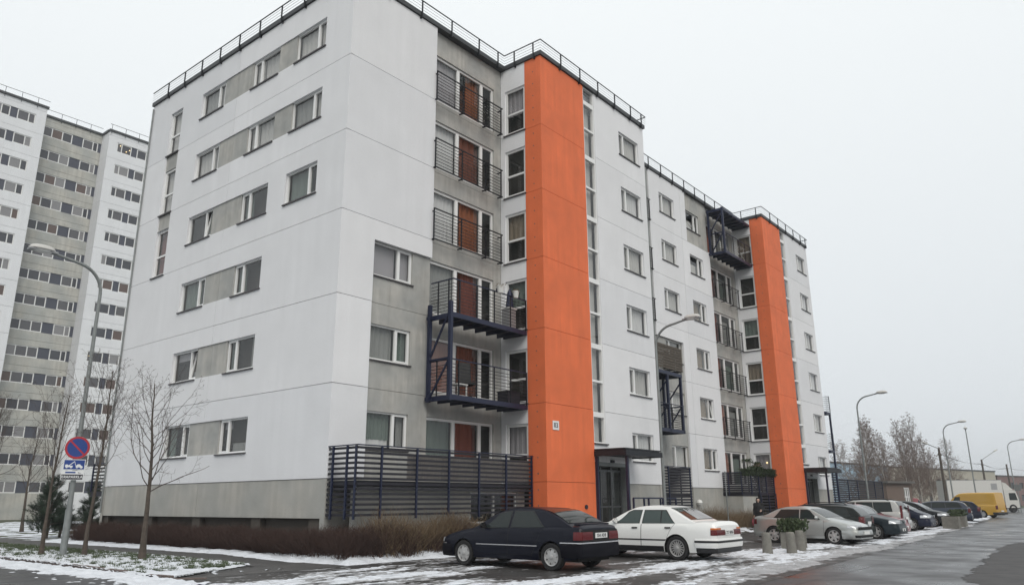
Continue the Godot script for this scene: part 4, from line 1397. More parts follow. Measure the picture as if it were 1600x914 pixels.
	# basement windows
	for x in [4.6, 12.9]:
		var T := white if x < 12 else grey
		var o := part_node("basement_window", t, T * Transform3D(Basis(), V(x, 0.75, 0.02)))
		var f := MB.new()
		f.box(V(0, 0, 0), V(0.9, 0.06, 0.05)); f.box(V(0, 0.64, 0), V(0.9, 0.7, 0.05)); f.box(V(0, 0.06, 0), V(0.06, 0.64, 0.05)); f.box(V(0.84, 0.06, 0), V(0.9, 0.64, 0.05))
		obj("frame", f, frames[0], o)
		var g := MB.new()
		g.quad(V(0.05, 0.05, 0.02), V(0.85, 0.05, 0.02), V(0.85, 0.65, 0.02), V(0.05, 0.65, 0.02))
		obj("pane", g, glass[0], o)


# ---------------------------------------------------------------- far side of the street
func far_building(called: String, label: String, a: Vector2, b: Vector2, deep: float, h: float, mat: Material, rows: int, cols: int, y0: float, wh: float) -> void:
	# a block with its visible long side from a to b
	var d := (b - a); var ln := d.length()
	var t := thing(called, label, "building", V(a.x, 0, a.y), -atan2(d.y, d.x))
	var holes := []
	for r in rows:
		for c in cols:
			holes.append(Rect2((c + 0.3) * ln / cols, y0 + r * (h - y0) / maxf(rows, 1), 0.42 * ln / cols, wh))
	panel(t, "wall", Transform3D(), 0, 0, ln, h, holes, 0.3, mat, 0.0)
	var w := MB.new()
	w.box(V(0.0, 0, -deep), V(0.02, h, -0.001)); w.box(V(ln - 0.02, 0, -deep), V(ln, h, -0.001)); w.box(V(0.02, 0, -deep), V(ln - 0.02, h, -deep + 0.1))
	obj("side_walls", w, mat, t)
	var rf := MB.new()
	rf.box(V(-0.15, h, -deep - 0.1), V(ln + 0.15, h + 0.25, 0.15))
	obj("roof", rf, M.cap, t)
	for hl: Rect2 in holes:
		var g := MB.new()
		g.quad(V(hl.position.x, hl.position.y, -0.2), V(hl.end.x, hl.position.y, -0.2), V(hl.end.x, hl.end.y, -0.2), V(hl.position.x, hl.end.y, -0.2))
		obj("window", g, M.car_glass, t)


func utility_pole(x: float, z: float, h: float, label: String, arm: Vector3) -> void:
	var t := thing("utility_pole", label, "utility pole", V(x, 0, z), 0.0, "wooden poles along the far street")
	var p := MB.new()
	p.rod(V(0, 0, 0), V(0, h, 0), 0.19, 8, 0.13)
	obj("pole", p, M.bark, t)
	var c := MB.new()
	c.box(V(-0.9, h - 0.95, -0.06), V(0.9, h - 0.83, 0.06))
	for k in 4: c.rod(V(-0.8 + k * 0.53, h - 0.83, 0), V(-0.8 + k * 0.53, h - 0.68, 0), 0.05, 6)
	obj("crossarm", c, M.bark, t)
	if arm != Vector3.ZERO:
		var a := MB.new()
		a.rod(V(0, h - 0.1, 0), V(0, h - 0.1, 0) + arm, 0.045, 6)
		obj("lamp_arm", a, M.galv, t)
		var l := MB.new()
		var d := arm.normalized()
		l.bar(V(0, h - 0.1, 0) + arm - d * 0.1, V(0, h - 0.1, 0) + arm + d * 0.75, 0.26, 0.16)
		obj("lamp_head", l, M.lamp_grey, t)


func build_far() -> void:
	far_building("blue_hall", "pale blue windowless hall beyond the building's far end", Vector2(112, -23.5), Vector2(146, -20.0), 18, 7.6, flat(0.30, 0.43, 0.55, 0.7), 0, 0, 1, 1)
	far_building("cream_block", "long cream flat-roofed block behind the birches", Vector2(160, -25), Vector2(213, -11.6), 14, 8.2, flat(0.42, 0.40, 0.34, 0.9), 2, 12, 1.2, 1.5)
	far_building("brick_block", "reddish brown brick block at the right edge, behind the traffic", Vector2(214, -11.4), Vector2(285, 8.0), 14, 7.2, flat(0.19, 0.12, 0.115, 0.9), 2, 14, 1.2, 1.5)
	# small brown kiosk with a gridded window
	var k := thing("kiosk", "small brown kiosk with a gridded white window below the birches", "kiosk", V(72.0, 0, -2.6), -0.30)
	panel(k, "wall", Transform3D(), 0, 0, 4.6, 3.2, [Rect2(3.1, 0.9, 1.1, 1.9)], 0.15, flat(0.16, 0.12, 0.10, 0.9), 0.0)
	var kw := MB.new()
	kw.box(V(0, 0, -3.0), V(0.1, 3.2, -0.16)); kw.box(V(4.5, 0, -3.0), V(4.6, 3.2, -0.16)); kw.box(V(0.1, 0, -3.0), V(4.5, 3.2, -2.9))
	obj("side_walls", kw, flat(0.16, 0.12, 0.10, 0.9), k)
	var kr := MB.new()
	kr.box(V(-0.25, 3.2, -3.2), V(4.85, 3.42, 0.35))
	obj("roof", kr, M.joint, k)
	window(k, Transform3D(Basis(), V(3.1, 0.9, 0)), 1.1, 1.9, [0.37, 0.74], 0.95, 0.05, [])
	# dark terrace fence past the building's far end
	slat_fence("terrace_fence", "long dark slatted fence past the far end of the building", V(42.5, 0, 1.5), [V(0, 0, 0), V(11.5, 0, 0)], 1.3, 2.9, 12, 6, "", 0.115)
	slat_fence("terrace_fence", "dark slatted terrace fence with brown boards at the building's far corner", V(40.75, 0, 0.6), [V(0, 0, 0.9), V(1.55, 0, 0.9)], 0.9, 3.4, 16, 3, "", 0.11)
	# poles and wires
	utility_pole(94.6, -1.47, 7.8, "wooden utility pole with a lamp on a long left arm, above the white truck's tail", V(-2.0, 0.55, -0.9))
	utility_pole(133.8, -2.67, 7.9, "wooden utility pole with a lamp on a raised right arm, behind the truck", V(3.2, 1.5, 1.6))
	utility_pole(154.6, -1.8, 7.8, "bare wooden utility pole in front of the brick block", Vector3.ZERO)
	var wr := MB.new()
	for q in [-0.8, 0.0, 0.8]:
		var pts := [V(40, 8.6, -8.0), V(94.6 + q, 7.1, -1.47), V(133.8 + q, 7.2, -2.67), V(154.6 + q, 7.1, -1.8), V(230 + q, 7.4, 6.0)]
		for i in range(1, pts.size() - 1):
			for s in 8:
				var a: Vector3 = pts[i].lerp(pts[i + 1], s / 8.0); var b: Vector3 = pts[i].lerp(pts[i + 1], (s + 1) / 8.0)
				a.y -= 1.6 * (s / 8.0) * (1 - s / 8.0); b.y -= 1.6 * ((s + 1) / 8.0) * (1 - (s + 1) / 8.0)
				wr.rod(a, b, 0.014, 4, -1, false)
	tag(obj("overhead_wires", wr, M.railing), "thin overhead wires strung between the wooden poles", "wires")
	# traffic sign on the far corner, seen from behind
	var ts := thing("traffic_sign", "square dark sign on a post in front of the white truck", "sign", V(93.0, 0, 6.3))
	var m := MB.new()
	m.rod(V(0, 0, 0), V(0, 3.4, 0), 0.05, 6)
	obj("post", m, M.galv, ts)
	m = MB.new()
	m.T = Transform3D(Basis(Vector3.UP, -0.9), Vector3.ZERO)
	m.box(V(-0.35, 2.5, 0.05), V(0.35, 3.2, 0.08))
	obj("plate", m, flat(0.12, 0.13, 0.13, 0.6), ts)
	# low guard railing at the road bend
	var g := thing("guard_railing", "grey pipe railing beside the road at the right edge", "railing", V(84, 0, 8.2), -0.05)
	for i in 9:
		m = MB.new()
		m.rod(V(i * 2.0, 0, 0), V(i * 2.0, 1.0, 0), 0.035, 6)
		obj("post", m, M.galv, g)
	m = MB.new()
	m.rod(V(0, 1.0, 0), V(16, 1.0, 0), 0.035, 6); m.rod(V(0, 0.55, 0), V(16, 0.55, 0), 0.03, 6)
	obj("rail", m, M.galv, g)


func slat_fence(called: String, label: String, at: Vector3, path: Array, y0: float, y1: float, slats: int, posts, group := "", tall := 0.062) -> Node3D:
	# level slats fixed to the outside of posts, along a line of corners
	var t := thing(called, label, "fence", at, 0.0, group)
	for i in path.size() - 1:
		var a: Vector3 = path[i]; var b: Vector3 = path[i + 1]
		var d := (b - a).normalized()
		for k in slats:
			var y := lerpf(y0, y1, k / (slats - 1.0))
			var m := MB.new()
			m.bar(a + V(0, y, 0) - d * 0.05, b + V(0, y, 0) + d * 0.05, 0.022, tall)
			obj("slat", m, M.slat, t)
		var side := V(-d.z, 0, d.x)
		var at_m: Array = posts[i] if posts is Array else range(posts).map(func(k): return a.distance_to(b) * (k + 0.02) / (posts - 0.96))
		for q in at_m:
			var p: Vector3 = a + d * q
			var m := MB.new()
			m.bar(p + side * 0.042 + V(0, y0 - 0.12, 0), p + side * 0.042 + V(0, y1 + 0.05, 0), 0.055, 0.055)
			obj("post", m, M.navy, t)
		var hr := MB.new()
		hr.bar(a + V(0, y1 + 0.075, 0) - d * 0.04, b + V(0, y1 + 0.075, 0) + d * 0.05, 0.08, 0.03)
		obj("handrail", hr, M.navy, t)
	return t


# ---------------------------------------------------------------- street furniture
func street_lamp(label: String, at: Vector3, turn: float, h := 8.9, arm := 1.55, group := "street lamps along the two streets", bend := 0.85) -> void:
	# tapered steel pole bent over into an arm towards local +x, with a flat oval head
	var t := thing("street_lamp", label, "street lamp", at, turn, group)
	var b := MB.new()
	b.rod(V(0, -0.05, 0), V(0, 1.3, 0), 0.095, 12)
	b.rod(V(0, -0.02, 0), V(0, 0.03, 0), 0.2, 10)
	obj("base", b, M.galv, t)
	var p := PackedVector3Array(); var r := PackedFloat32Array()
	for i in 6:
		p.append(V(0, 1.3 + (h - 1.3 - bend - 0.15) * i / 5.0, 0)); r.append(lerpf(0.075, 0.05, i / 5.0))
	for i in range(1, 9):
		var a := i / 8.0 * 1.38
		p.append(V(bend * (1.0 - cos(a)), h - bend - 0.15 + bend * sin(a), 0)); r.append(0.05)
	var e := p[-1]
	p.append(e + V(maxf(0.12, arm - 0.75), 0.14 if bend > 0.5 else 0.03, 0)); r.append(0.04)
	var m := MB.new()
	m.tube(p, r, 10)
	obj("pole", m, M.galv, t)
	var q := p[-1]
	var hd := MB.new()
	var rows := []
	for i in 9:
		var f := i / 8.0
		var w := 0.18 * sqrt(maxf(0.0, 1.0 - pow(absf(f * 2.0 - 1.0), 2.6))) + 0.012
		var row := PackedVector3Array()
		for j in 9:
			var a := PI * j / 8.0
			row.append(q + V(-0.1 + f * 0.78, 0.035 + sin(a) * w * 0.8, cos(a) * w))
		rows.append(row)
	hd.grid(rows, true)
	obj("lamp_cover", hd, M.lamp_grey, t)
	var gl := MB.new()
	rows = []
	for i in 9:
		var f := i / 8.0
		var w := 0.15 * sqrt(maxf(0.0, 1.0 - pow(absf(f * 2.0 - 1.0), 2.6))) + 0.01
		var row := PackedVector3Array()
		for j in 9:
			var a := PI * j / 8.0
			row.append(q + V(-0.02 + f * 0.62, 0.03 - sin(a) * w * 0.6, cos(a) * w))
		rows.append(row)
	gl.grid(rows, false)
	obj("lamp_bowl", gl, M.lamp_glass, t)
	var ft := MB.new()
	ft.box(q + V(-0.12, -0.02, -0.13), q + V(0.66, 0.03, 0.13))
	obj("lamp_tray", ft, M.sign_back, t)


func disc(m: MB, r: float, z0: float, z1: float, sides := 32) -> void:
	var p := PackedVector2Array()
	for i in sides: p.append(Vector2(cos(TAU * i / sides), sin(TAU * i / sides)) * r)
	m.prism(p, z0, z1)


func ring(m: MB, r0: float, r1: float, z0: float, z1: float, sides := 32) -> void:
	for i in sides:
		var a := TAU * i / sides; var b := TAU * (i + 1) / sides
		var d := V(cos(a), sin(a), 0); var e := V(cos(b), sin(b), 0)
		m.quad(d * r0 + V(0, 0, z1), d * r1 + V(0, 0, z1), e * r1 + V(0, 0, z1), e * r0 + V(0, 0, z1))
		m.quad(d * r1 + V(0, 0, z1), d * r1 + V(0, 0, z0), e * r1 + V(0, 0, z0), e * r1 + V(0, 0, z1))


func build_signs(pole: Vector3, turn: float) -> void:
	var o := pole + V(0.0, 0, 0)
	var Bz := Basis(Vector3.UP, turn) * V(0, 0, 0.12)
	var s1 := thing("no_parking_sign", "round blue no-parking sign with red border and red slash", "sign", o + Bz + V(0.0, 3.17, 0), turn)
	var m := MB.new()
	disc(m, 0.335, -0.01, 0.0)
	obj("back_plate", m, M.sign_back, s1)
	m = MB.new(); disc(m, 0.272, 0.001, 0.004)
	obj("blue_disc", m, M.sign_blue, s1)
	m = MB.new(); ring(m, 0.27, 0.33, 0.001, 0.007)
	obj("red_border", m, M.sign_red, s1)
	m = MB.new()
	m.T = Transform3D(Basis(V(0, 0, 1), -PI / 4), Vector3.ZERO)
	m.box(V(-0.268, -0.022, 0.0045), V(0.268, 0.022, 0.008))
	obj("red_slash", m, M.sign_red, s1)
	m = MB.new()
	m.box(V(-0.06, -0.03, -0.12), V(0.06, 0.03, -0.011))
	obj("bracket", m, M.galv, s1)

	var s2 := thing("tow_away_sign", "blue oblong sign with a white tow truck hauling a car", "sign", o + Bz + V(-0.02, 2.66, 0), turn)
	m = MB.new(); m.box(V(-0.33, -0.16, -0.01), V(0.33, 0.19, 0.0))
	obj("back_plate", m, M.sign_white, s2)
	m = MB.new(); m.box(V(-0.31, -0.14, 0.001), V(0.31, 0.17, 0.004))
	obj("blue_field", m, M.sign_blue, s2)
	m = MB.new()
	m.prism(PackedVector2Array([Vector2(-0.27, -0.07), Vector2(-0.04, -0.07), Vector2(-0.04, -0.02), Vector2(-0.17, -0.015), Vector2(-0.2, 0.02), Vector2(-0.26, 0.02), Vector2(-0.275, -0.02)]), 0.0045, 0.007)
	m.T = Transform3D(Basis(V(0, 0, 1), 0.72), V(-0.16, -0.02, 0)); m.box(V(0, -0.012, 0.0047), V(0.22, 0.012, 0.0072)); m.T = Transform3D()
	m.T = Transform3D(Basis(V(0, 0, 1), -1.25), V(0.0, 0.125, 0)); m.box(V(0, -0.007, 0.0046), V(0.15, 0.007, 0.0071)); m.T = Transform3D()
	m.prism(PackedVector2Array([Vector2(0.04, -0.06), Vector2(0.26, -0.09), Vector2(0.27, -0.05), Vector2(0.22, -0.02), Vector2(0.17, 0.03), Vector2(0.1, 0.03), Vector2(0.06, -0.01)]), 0.0045, 0.007)
	for x in [-0.22, -0.09, 0.09, 0.22]:
		m.T = Transform3D(Basis(), V(x, -0.075 - (0.012 if x > 0.2 else 0.0), 0)); disc(m, 0.028, 0.0046, 0.0078, 14); m.T = Transform3D()
	obj("tow_truck_symbol", m, M.sign_white, s2)

	s2.scale = Vector3.ONE * 0.87
	var s3 := thing("private_parking_sign", "white plate with a black band reading ERAPARKLA", "sign", o + Bz + V(-0.04, 2.36, 0), turn)
	s3.scale = Vector3.ONE * 0.87
	m = MB.new(); m.box(V(-0.34, -0.15, -0.01), V(0.34, 0.165, 0.0))
	obj("back_plate", m, M.sign_white, s3)
	m = MB.new(); m.box(V(-0.325, -0.135, 0.001), V(0.325, 0.035, 0.003))
	obj("black_band", m, M.ink, s3)
	letters(s3, "ERAPARKLA", 0.083, V(0, -0.05, 0.0035), M.sign_white)
	m = MB.new(); m.box(V(-0.22, 0.075, 0.001), V(0.09, 0.125, 0.003))
	obj("small_band", m, M.sign_blue, s3)
	m = MB.new(); m.prism(PackedVector2Array([Vector2(0.17, 0.07), Vector2(0.28, 0.07), Vector2(0.16, 0.12)]), 0.001, 0.003)
	obj("corner_mark", m, M.sign_back, s3)


func concrete_bollard(at: Vector3, label: String, lean: float) -> void:
	var t := thing("concrete_bollard", label, "bollard", at, 0.0, "concrete bollards by the planter")
	t.rotation = V(lean, rng.randf() * TAU, lean * 0.6)
	var m := MB.new()
	m.lathe([Vector2(0.155, -0.05), Vector2(0.152, 0.05), Vector2(0.128, 0.58), Vector2(0.112, 0.612), Vector2(0.001, 0.62)], 20)
	obj("post", m, M.concrete_post, t)


func leafy(parent: Node, called: String, ce: Vector3, size: Vector3, n: int, mat: Material, leaf: float, upright := 0.0) -> void:
	var mb := MB.new()
	for i in n:
		var d := V(rng.randfn(0, 0.42), rng.randf(), rng.randfn(0, 0.42))
		var p := ce + V(clampf(d.x, -1, 1) * size.x, d.y * size.y, clampf(d.z, -1, 1) * size.z)
		var dir := V(rng.randfn(), rng.randfn() + upright, rng.randfn()).normalized() * leaf
		var s := dir.cross(V(rng.randfn(), rng.randfn(), rng.randfn())).normalized() * leaf * 0.28
		mb.tri(p - s, p + s, p + dir)
		mb.tri(p + dir * 0.5 - s, p + s * 1.2, p + dir * 0.9 + s)
	obj(called, mb, mat, parent)


func planter(label: String, at: Vector3, turn: float, size: Vector3, plant: float) -> void:
	var t := thing("concrete_planter", label, "planter", at, turn, "concrete planters at the ends of the bays")
	var m := MB.new()
	var s := size * 0.5
	m.box(V(-s.x, -0.03, -s.z), V(-s.x + 0.07, size.y, s.z)); m.box(V(s.x - 0.07, -0.03, -s.z), V(s.x, size.y, s.z))
	m.box(V(-s.x + 0.07, -0.03, -s.z + 0.001), V(s.x - 0.07, size.y - 0.002, -s.z + 0.07)); m.box(V(-s.x + 0.07, -0.03, s.z - 0.07), V(s.x - 0.07, size.y - 0.002, s.z - 0.001))
	obj("box", m, M.concrete_post, t)
	m = MB.new()
	m.box(V(-s.x + 0.07, 0.0, -s.z + 0.07), V(s.x - 0.07, size.y - 0.06, s.z - 0.07))
	obj("soil", m, M.soil, t)
	if plant > 0.0:
		leafy(t, "shrub", V(0, size.y - 0.05, 0), V(s.x * 1.15, plant, s.z * 1.15), int(900 * plant / 0.5), M.shrub, 0.13, 2.4)


func pipe_railing(label: String, a: Vector3, b: Vector3, n: int, brace := false) -> void:
	var t := thing("entrance_railing", label, "railing", a)
	var d := b - a
	for i in n:
		var m := MB.new()
		var p := d * (i / (n - 1.0))
		m.box(p + V(-0.03, 0, -0.03), p + V(0.03, 1.35 - 0.002, 0.03))
		obj("post", m, M.navy, t)
	for y in [1.35, 1.0, 0.62]:
		var m := MB.new()
		m.bar(V(0, y, 0), d + V(0, y, 0), 0.05 if y > 1.2 else 0.02, 0.05 if y > 1.2 else 0.02)
		obj("rail", m, M.navy, t)
	if brace:
		var m := MB.new()
		m.rod(d * 0.28 + V(0, 0.5, 0), d * 0.6 + V(0, 1.32, 0), 0.014, 6)
		obj("brace", m, M.navy, t)


func pot(called: String, label: String, at: Vector3, r: float, h: float, mat: Material, hook: bool) -> void:
	var t := thing(called, label, "flower pot", at, 0.0)
	var m := MB.new()
	m.lathe([Vector2(0.005, 0), Vector2(r * 0.68, 0.0), Vector2(r, h), Vector2(r * 1.08, h), Vector2(r * 1.08, h + 0.03), Vector2(r * 0.9, h + 0.03), Vector2(r * 0.85, h - 0.03), Vector2(0.005, h - 0.03)], 16)
	obj("pot", m, mat, t)
	leafy(t, "dry_plant", V(0, h - 0.02, 0), V(r * 1.2, 0.12, r * 1.2), 60, M.hedge_tan, 0.05, 0.6)
	if hook:
		m = MB.new()
		m.box(V(-0.03, h - 0.06, -0.17), V(0.03, h - 0.03, -r * 0.9)); m.box(V(-0.03, h - 0.14, -0.19), V(0.03, h - 0.03, -0.17))
		obj("hook", m, M.navy, t)


func build_street() -> void:
	street_lamp("grey bent-arm street lamp on the verge, carrying the parking signs", V(-4.36, 0.09, -6.4), PI, 8.9, 1.6)
	build_signs(V(-4.36, 0, -6.4), -0.50)
	street_lamp("bent-arm street lamp in front of the building, beside the near entrance canopy", V(14.75, 0.05, 2.95), -PI / 2)
	street_lamp("bent-arm street lamp past the building's far end, in front of the birches", V(44.4, 0.0, 2.9), -PI / 2)
	street_lamp("bent-arm street lamp behind the yellow van's front", V(72.0, 0.0, 3.3), -PI / 2)
	street_lamp("farthest bent-arm street lamp, in front of the brick block at the right edge", V(103.6, 0.0, 4.8), -PI / 2)
	street_lamp("thin straight street lamp whose short arm points at the viewer, above the yellow van", V(79.97, 0, 4.04), 3.3, 8.9, 0.85, "", 0.2)
	street_lamp("small distant street lamp over the brick block", V(168, 0, 3.0), -PI / 2, 9.6, 1.6, "")

	# terrace fence of the near flat, and the screens of the others
	slat_fence("terrace_fence", "large dark blue slatted terrace fence at the building's near corner", V(0.05, 0, 0.03), [V(0, 0, 0), V(0, 0, 1.27), V(7.99, 0, 1.27)], 1.20, 3.05, 14, [[0.22, 0.86, 1.25], [0.86, 2.27, 3.67, 5.1, 6.5, 7.93]], "", 0.068)
	slat_fence("terrace_fence", "tall dark slatted screen beside the near entrance, below the boarded balcony", V(16.6, 0, 0.95), [V(0, 0, 0), V(4.6, 0, 0), V(4.6, 0, -1.1)], 0.55, 3.05, 20, [[0.1, 2.3, 4.5], [0.55]], "", 0.085)
	slat_fence("terrace_fence", "dark slatted terrace fence with ivy on top, left of the far orange tower", V(27.4, 0, -0.1), [V(0, 0, 0), V(0, 0, 1.1), V(4.6, 0, 1.1)], 1.98, 3.0, 10, [[0.3, 1.05], [1.1, 2.2, 3.3, 4.5]], "", 0.09)
	slat_fence("terrace_fence", "open slatted fence under the ivy terrace beside the far orange tower", V(29.6, 0, 1.04), [V(0, 0, 0), V(2.4, 0, 0)], 0.55, 1.85, 9, [[0.05, 1.2, 2.3]], "", 0.08)
	slat_fence("terrace_fence", "narrow dark slatted screen behind the building's left rear corner", V(0.1, 0, -15.9), [V(0, 0, 0), V(0, 0, 1.35)], 2.15, 3.1, 8, [[0.1, 1.3]])
	var rs := thing("reed_screen", "greyish brown reed screen tied inside the near terrace fence", "screen", V(2.05, 2.18, 1.2))
	for k in 4:
		var m0 := MB.new()
		m0.box(V(k * 1.49, 0.0, -0.01), V(k * 1.49 + 1.47, 0.78, 0.01))
		obj("panel", m0, M.reed, rs)
	var bd := MB.new()
	bd.box(V(16.7, 1.75, -0.3), V(21.15, 1.9, 0.92))
	tag(obj("terrace_deck", bd, M.deck), "dark terrace deck behind the screen beside the near entrance", "terrace deck")
	bd = MB.new()
	bd.box(V(27.45, 1.8, -0.3), V(32.0, 1.95, 0.96))
	tag(obj("terrace_deck", bd, M.deck), "dark terrace deck under the ivy at the far orange tower", "terrace deck")
	bd = MB.new()
	bd.box(V(0.15, 1.85, -16.0), V(6.0, 2.05, -14.5)); bd.box(V(0.6, 0.0, -15.8), V(5.8, 1.849, -14.5))
	tag(obj("terrace_deck", bd, M.deck), "terrace deck at the back of the building beside the tower lawn", "terrace deck")
	for k in 12:
		pass
	# ivy along the far terrace
	var iv := thing("ivy", "dark evergreen ivy spilling over the far terrace fence", "ivy", V(27.6, 3.0, 1.0))
	for k in 5: leafy(iv, "foliage", V(0.3 + k * 1.0, -0.12 + 0.06 * (k % 2), 0.0), V(0.75, 0.36 + 0.08 * (k % 3), 0.2), 620, M.leaf, 0.10, 0.3)
	var palm := thing("terrace_palm", "small dark palm-like plant standing on the far terrace", "plant", V(29.3, 1.95, 0.55))
	var pm := MB.new()
	pm.rod(V(0, 0, 0), V(0, 1.75, 0), 0.04, 6, 0.03)
	for k in 22:
		var a := rng.randf() * TAU; var d := V(cos(a), 0.25, sin(a)) * rng.randf_range(0.35, 0.6)
		var s := V(-sin(a), 0, cos(a)) * 0.035
		pm.tri(V(0, 1.74, 0) - s, V(0, 1.74, 0) + s, V(0, 1.74, 0) + d * 0.6 + V(0, 0.1, 0)); pm.tri(V(0, 1.74, 0) + d * 0.6 - s + V(0, 0.1, 0), V(0, 1.74, 0) + d * 0.6 + s + V(0, 0.1, 0), V(0, 1.74, 0) + d - V(0, 0.2, 0))
	obj("stem_and_fronds", pm, M.leaf, palm)
	var bush := thing("terrace_bush", "brown and green potted bush beside the palm on the far terrace", "plant", V(30.9, 1.95, 0.5))
	leafy(bush, "foliage", V(0, 0.1, 0), V(0.5, 1.7, 0.3), 900, M.leaf, 0.09, 0.5)
	leafy(bush, "dry_leaves", V(-0.2, 0.3, 0.1), V(0.4, 1.4, 0.3), 300, M.hedge_tan, 0.09, 0.5)

	# railings at the near entrance
	pipe_railing("dark blue railing along the landing of the near entrance", V(11.35, 0.3, 3.5), V(13.6, 0.3, 3.5), 3)
	pipe_railing("dark blue railing with a diagonal brace, right of the near entrance", V(13.7, 0.3, 2.6), V(16.4, 0.3, 2.6), 3, true)

	# bollards and planters between the white and the silver car
	concrete_bollard(V(9.06, 0, 9.34), "concrete bollard nearest the white car, left of the other two", 0.02)
	concrete_bollard(V(9.75, 0, 9.81), "middle concrete bollard, standing nearest the road", -0.025)
	concrete_bollard(V(11.16, 0, 9.60), "right concrete bollard, close in front of the planter", 0.03)
	planter("square concrete planter with a dark green shrub behind the bollards", V(12.35, 0, 8.95), 0.35, V(1.15, 0.52, 0.8), 0.4)
	planter("low empty concrete planter in front of the black hatchback", V(35.4, 0, 9.5), 0.1, V(1.5, 0.62, 0.8), 0.0)
	planter("concrete planter with a bright green low shrub near the dark blue estate", V(38.6, 0, 9.3), 0.1, V(1.8, 0.6, 0.8), 0.35)
	# thin sign post in front of the bushes
	var sp := thing("sign_post", "thin grey post with a narrow sign seen edge-on, behind the white car", "sign post", V(22.7, 0.1, 2.1), 1.93)
	var m := MB.new()
	m.rod(V(0, -0.1, 0), V(0, 2.85, 0), 0.03, 8)
	obj("post", m, M.galv, sp)
	m = MB.new(); m.box(V(-0.012, 1.95, -0.2), V(0.0, 2.75, 0.22))
	obj("plate", m, M.sign_back, sp)

	# things on the balconies
	pot("hanging_flower_pot", "white flower pot hooked on the upper steel balcony's rail, left of two", V(6.28, 8.86, 1.32), 0.14, 0.24, M.pot_white, true)
	pot("hanging_flower_pot", "white flower pot hooked on the upper steel balcony's rail, right of two", V(7.17, 8.86, 1.32), 0.12, 0.23, M.pot_white, true)
	var pr := thing("folded_parasol", "dark folded parasol leaning in the right end of the upper steel balcony", "parasol", V(7.75, 7.8, 0.55))
	m = MB.new()
	m.lathe([Vector2(0.02, 0), Vector2(0.02, 0.4), Vector2(0.13, 0.45), Vector2(0.17, 0.9), Vector2(0.10, 1.5), Vector2(0.02, 1.7)], 10)
	obj("canopy", m, M.navy, pr)
	var bin := thing("storage_box", "grey box with a white lid on the upper steel balcony", "box", V(7.45, 7.8, 0.75))
	m = MB.new(); m.box(V(-0.2, 0, -0.18), V(0.2, 0.75, 0.18))
	obj("box", m, M.sign_back, bin)
	m = MB.new(); m.box(V(-0.23, 0.75, -0.21), V(0.23, 0.80, 0.21))
	obj("lid", m, M.pot_white, bin)
	var ch := thing("office_chair", "black swivel chair standing on the lower steel balcony", "chair", V(5.35, 4.99, 0.55), -0.5)
	m = MB.new()
	for k in 5:
		var a := TAU * k / 5
		m.bar(V(0, 0.07, 0), V(cos(a) * 0.3, 0.05, sin(a) * 0.3), 0.05, 0.05)
	m.rod(V(0, 0.07, 0), V(0, 0.48, 0), 0.03, 8)
	obj("foot", m, M.rubber, ch)
	m = MB.new(); m.bevel_box(V(-0.25, 0.48, -0.24), V(0.25, 0.57, 0.24), 0.03)
	obj("seat", m, M.rubber, ch)
	m = MB.new()
	m.T = Transform3D(Basis(V(1, 0, 0), -0.12), V(0, 0.6, -0.24))
	m.bevel_box(V(-0.24, 0, -0.05), V(0.24, 0.72, 0.05), 0.03)
	obj("backrest", m, M.rubber, ch)
	var tb := thing("balcony_crate", "dark storage crate at the right end of the lower steel balcony", "crate", V(7.6, 4.98, 0.6))
	m = MB.new(); m.box(V(-0.35, 0, -0.25), V(0.35, 0.45, 0.25))
	obj("box", m, M.deck, tb)
	m = MB.new(); m.box(V(-0.37, 0.45, -0.27), V(0.37, 0.49, 0.27))
	obj("lid", m, M.railing, tb)
	var wt := thing("balcony_table", "small white table under cloth on the lower steel balcony", "table", V(4.85, 4.98, 0.6))
	m = MB.new(); m.box(V(-0.25, 0.42, -0.25), V(0.25, 0.46, 0.25))
	obj("tabletop", m, M.pot_white, wt)
	for q in [[-1, -1], [-1, 1], [1, -1], [1, 1]]:
		m = MB.new(); m.box(V(q[0] * 0.21 - 0.02, 0, q[1] * 0.21 - 0.02), V(q[0] * 0.21 + 0.02, 0.42, q[1] * 0.21 + 0.02))
		obj("leg", m, M.pot_white, wt)
	var wc := thing("garden_chair", "white plastic garden chair on the roofed top balcony", "chair", V(29.0, 16.23, 0.4), 0.3)
	m = MB.new(); m.box(V(-0.23, 0.4, -0.22), V(0.23, 0.44, 0.22))
	obj("seat", m, M.pot_white, wc)
	m = MB.new()
	for k in 4: m.box(V(-0.22 + k * 0.12, 0.44, -0.24), V(-0.15 + k * 0.12, 0.85, -0.2))
	m.box(V(-0.23, 0.85, -0.245), V(0.23, 0.92, -0.195))
	obj("backrest", m, M.pot_white, wc)
	for q in [[-1, -1], [-1, 1], [1, -1], [1, 1]]:
		m = MB.new(); m.box(V(q[0] * 0.2 - 0.02, 0, q[1] * 0.19 - 0.02), V(q[0] * 0.2 + 0.02, 0.4, q[1] * 0.19 + 0.02))
		obj("leg", m, M.pot_white, wc)
	var dr := thing("drying_rack", "white folding drying rack at the right end of the roofed top balcony", "drying rack", V(31.0, 16.23, 0.5), 0.0)
	m = MB.new()
	for k in 2:
		var x := -0.45 + k * 0.9
		m.rod(V(x, 0, -0.25), V(x, 0.95, 0.2), 0.014, 5); m.rod(V(x, 0, 0.25), V(x, 0.95, -0.2), 0.014, 5)
	for k in 7: m.rod(V(-0.45, 0.95, -0.21 + k * 0.07), V(0.45, 0.95, -0.21 + k * 0.07), 0.009, 5)
	obj("frame", m, M.pot_white, dr)


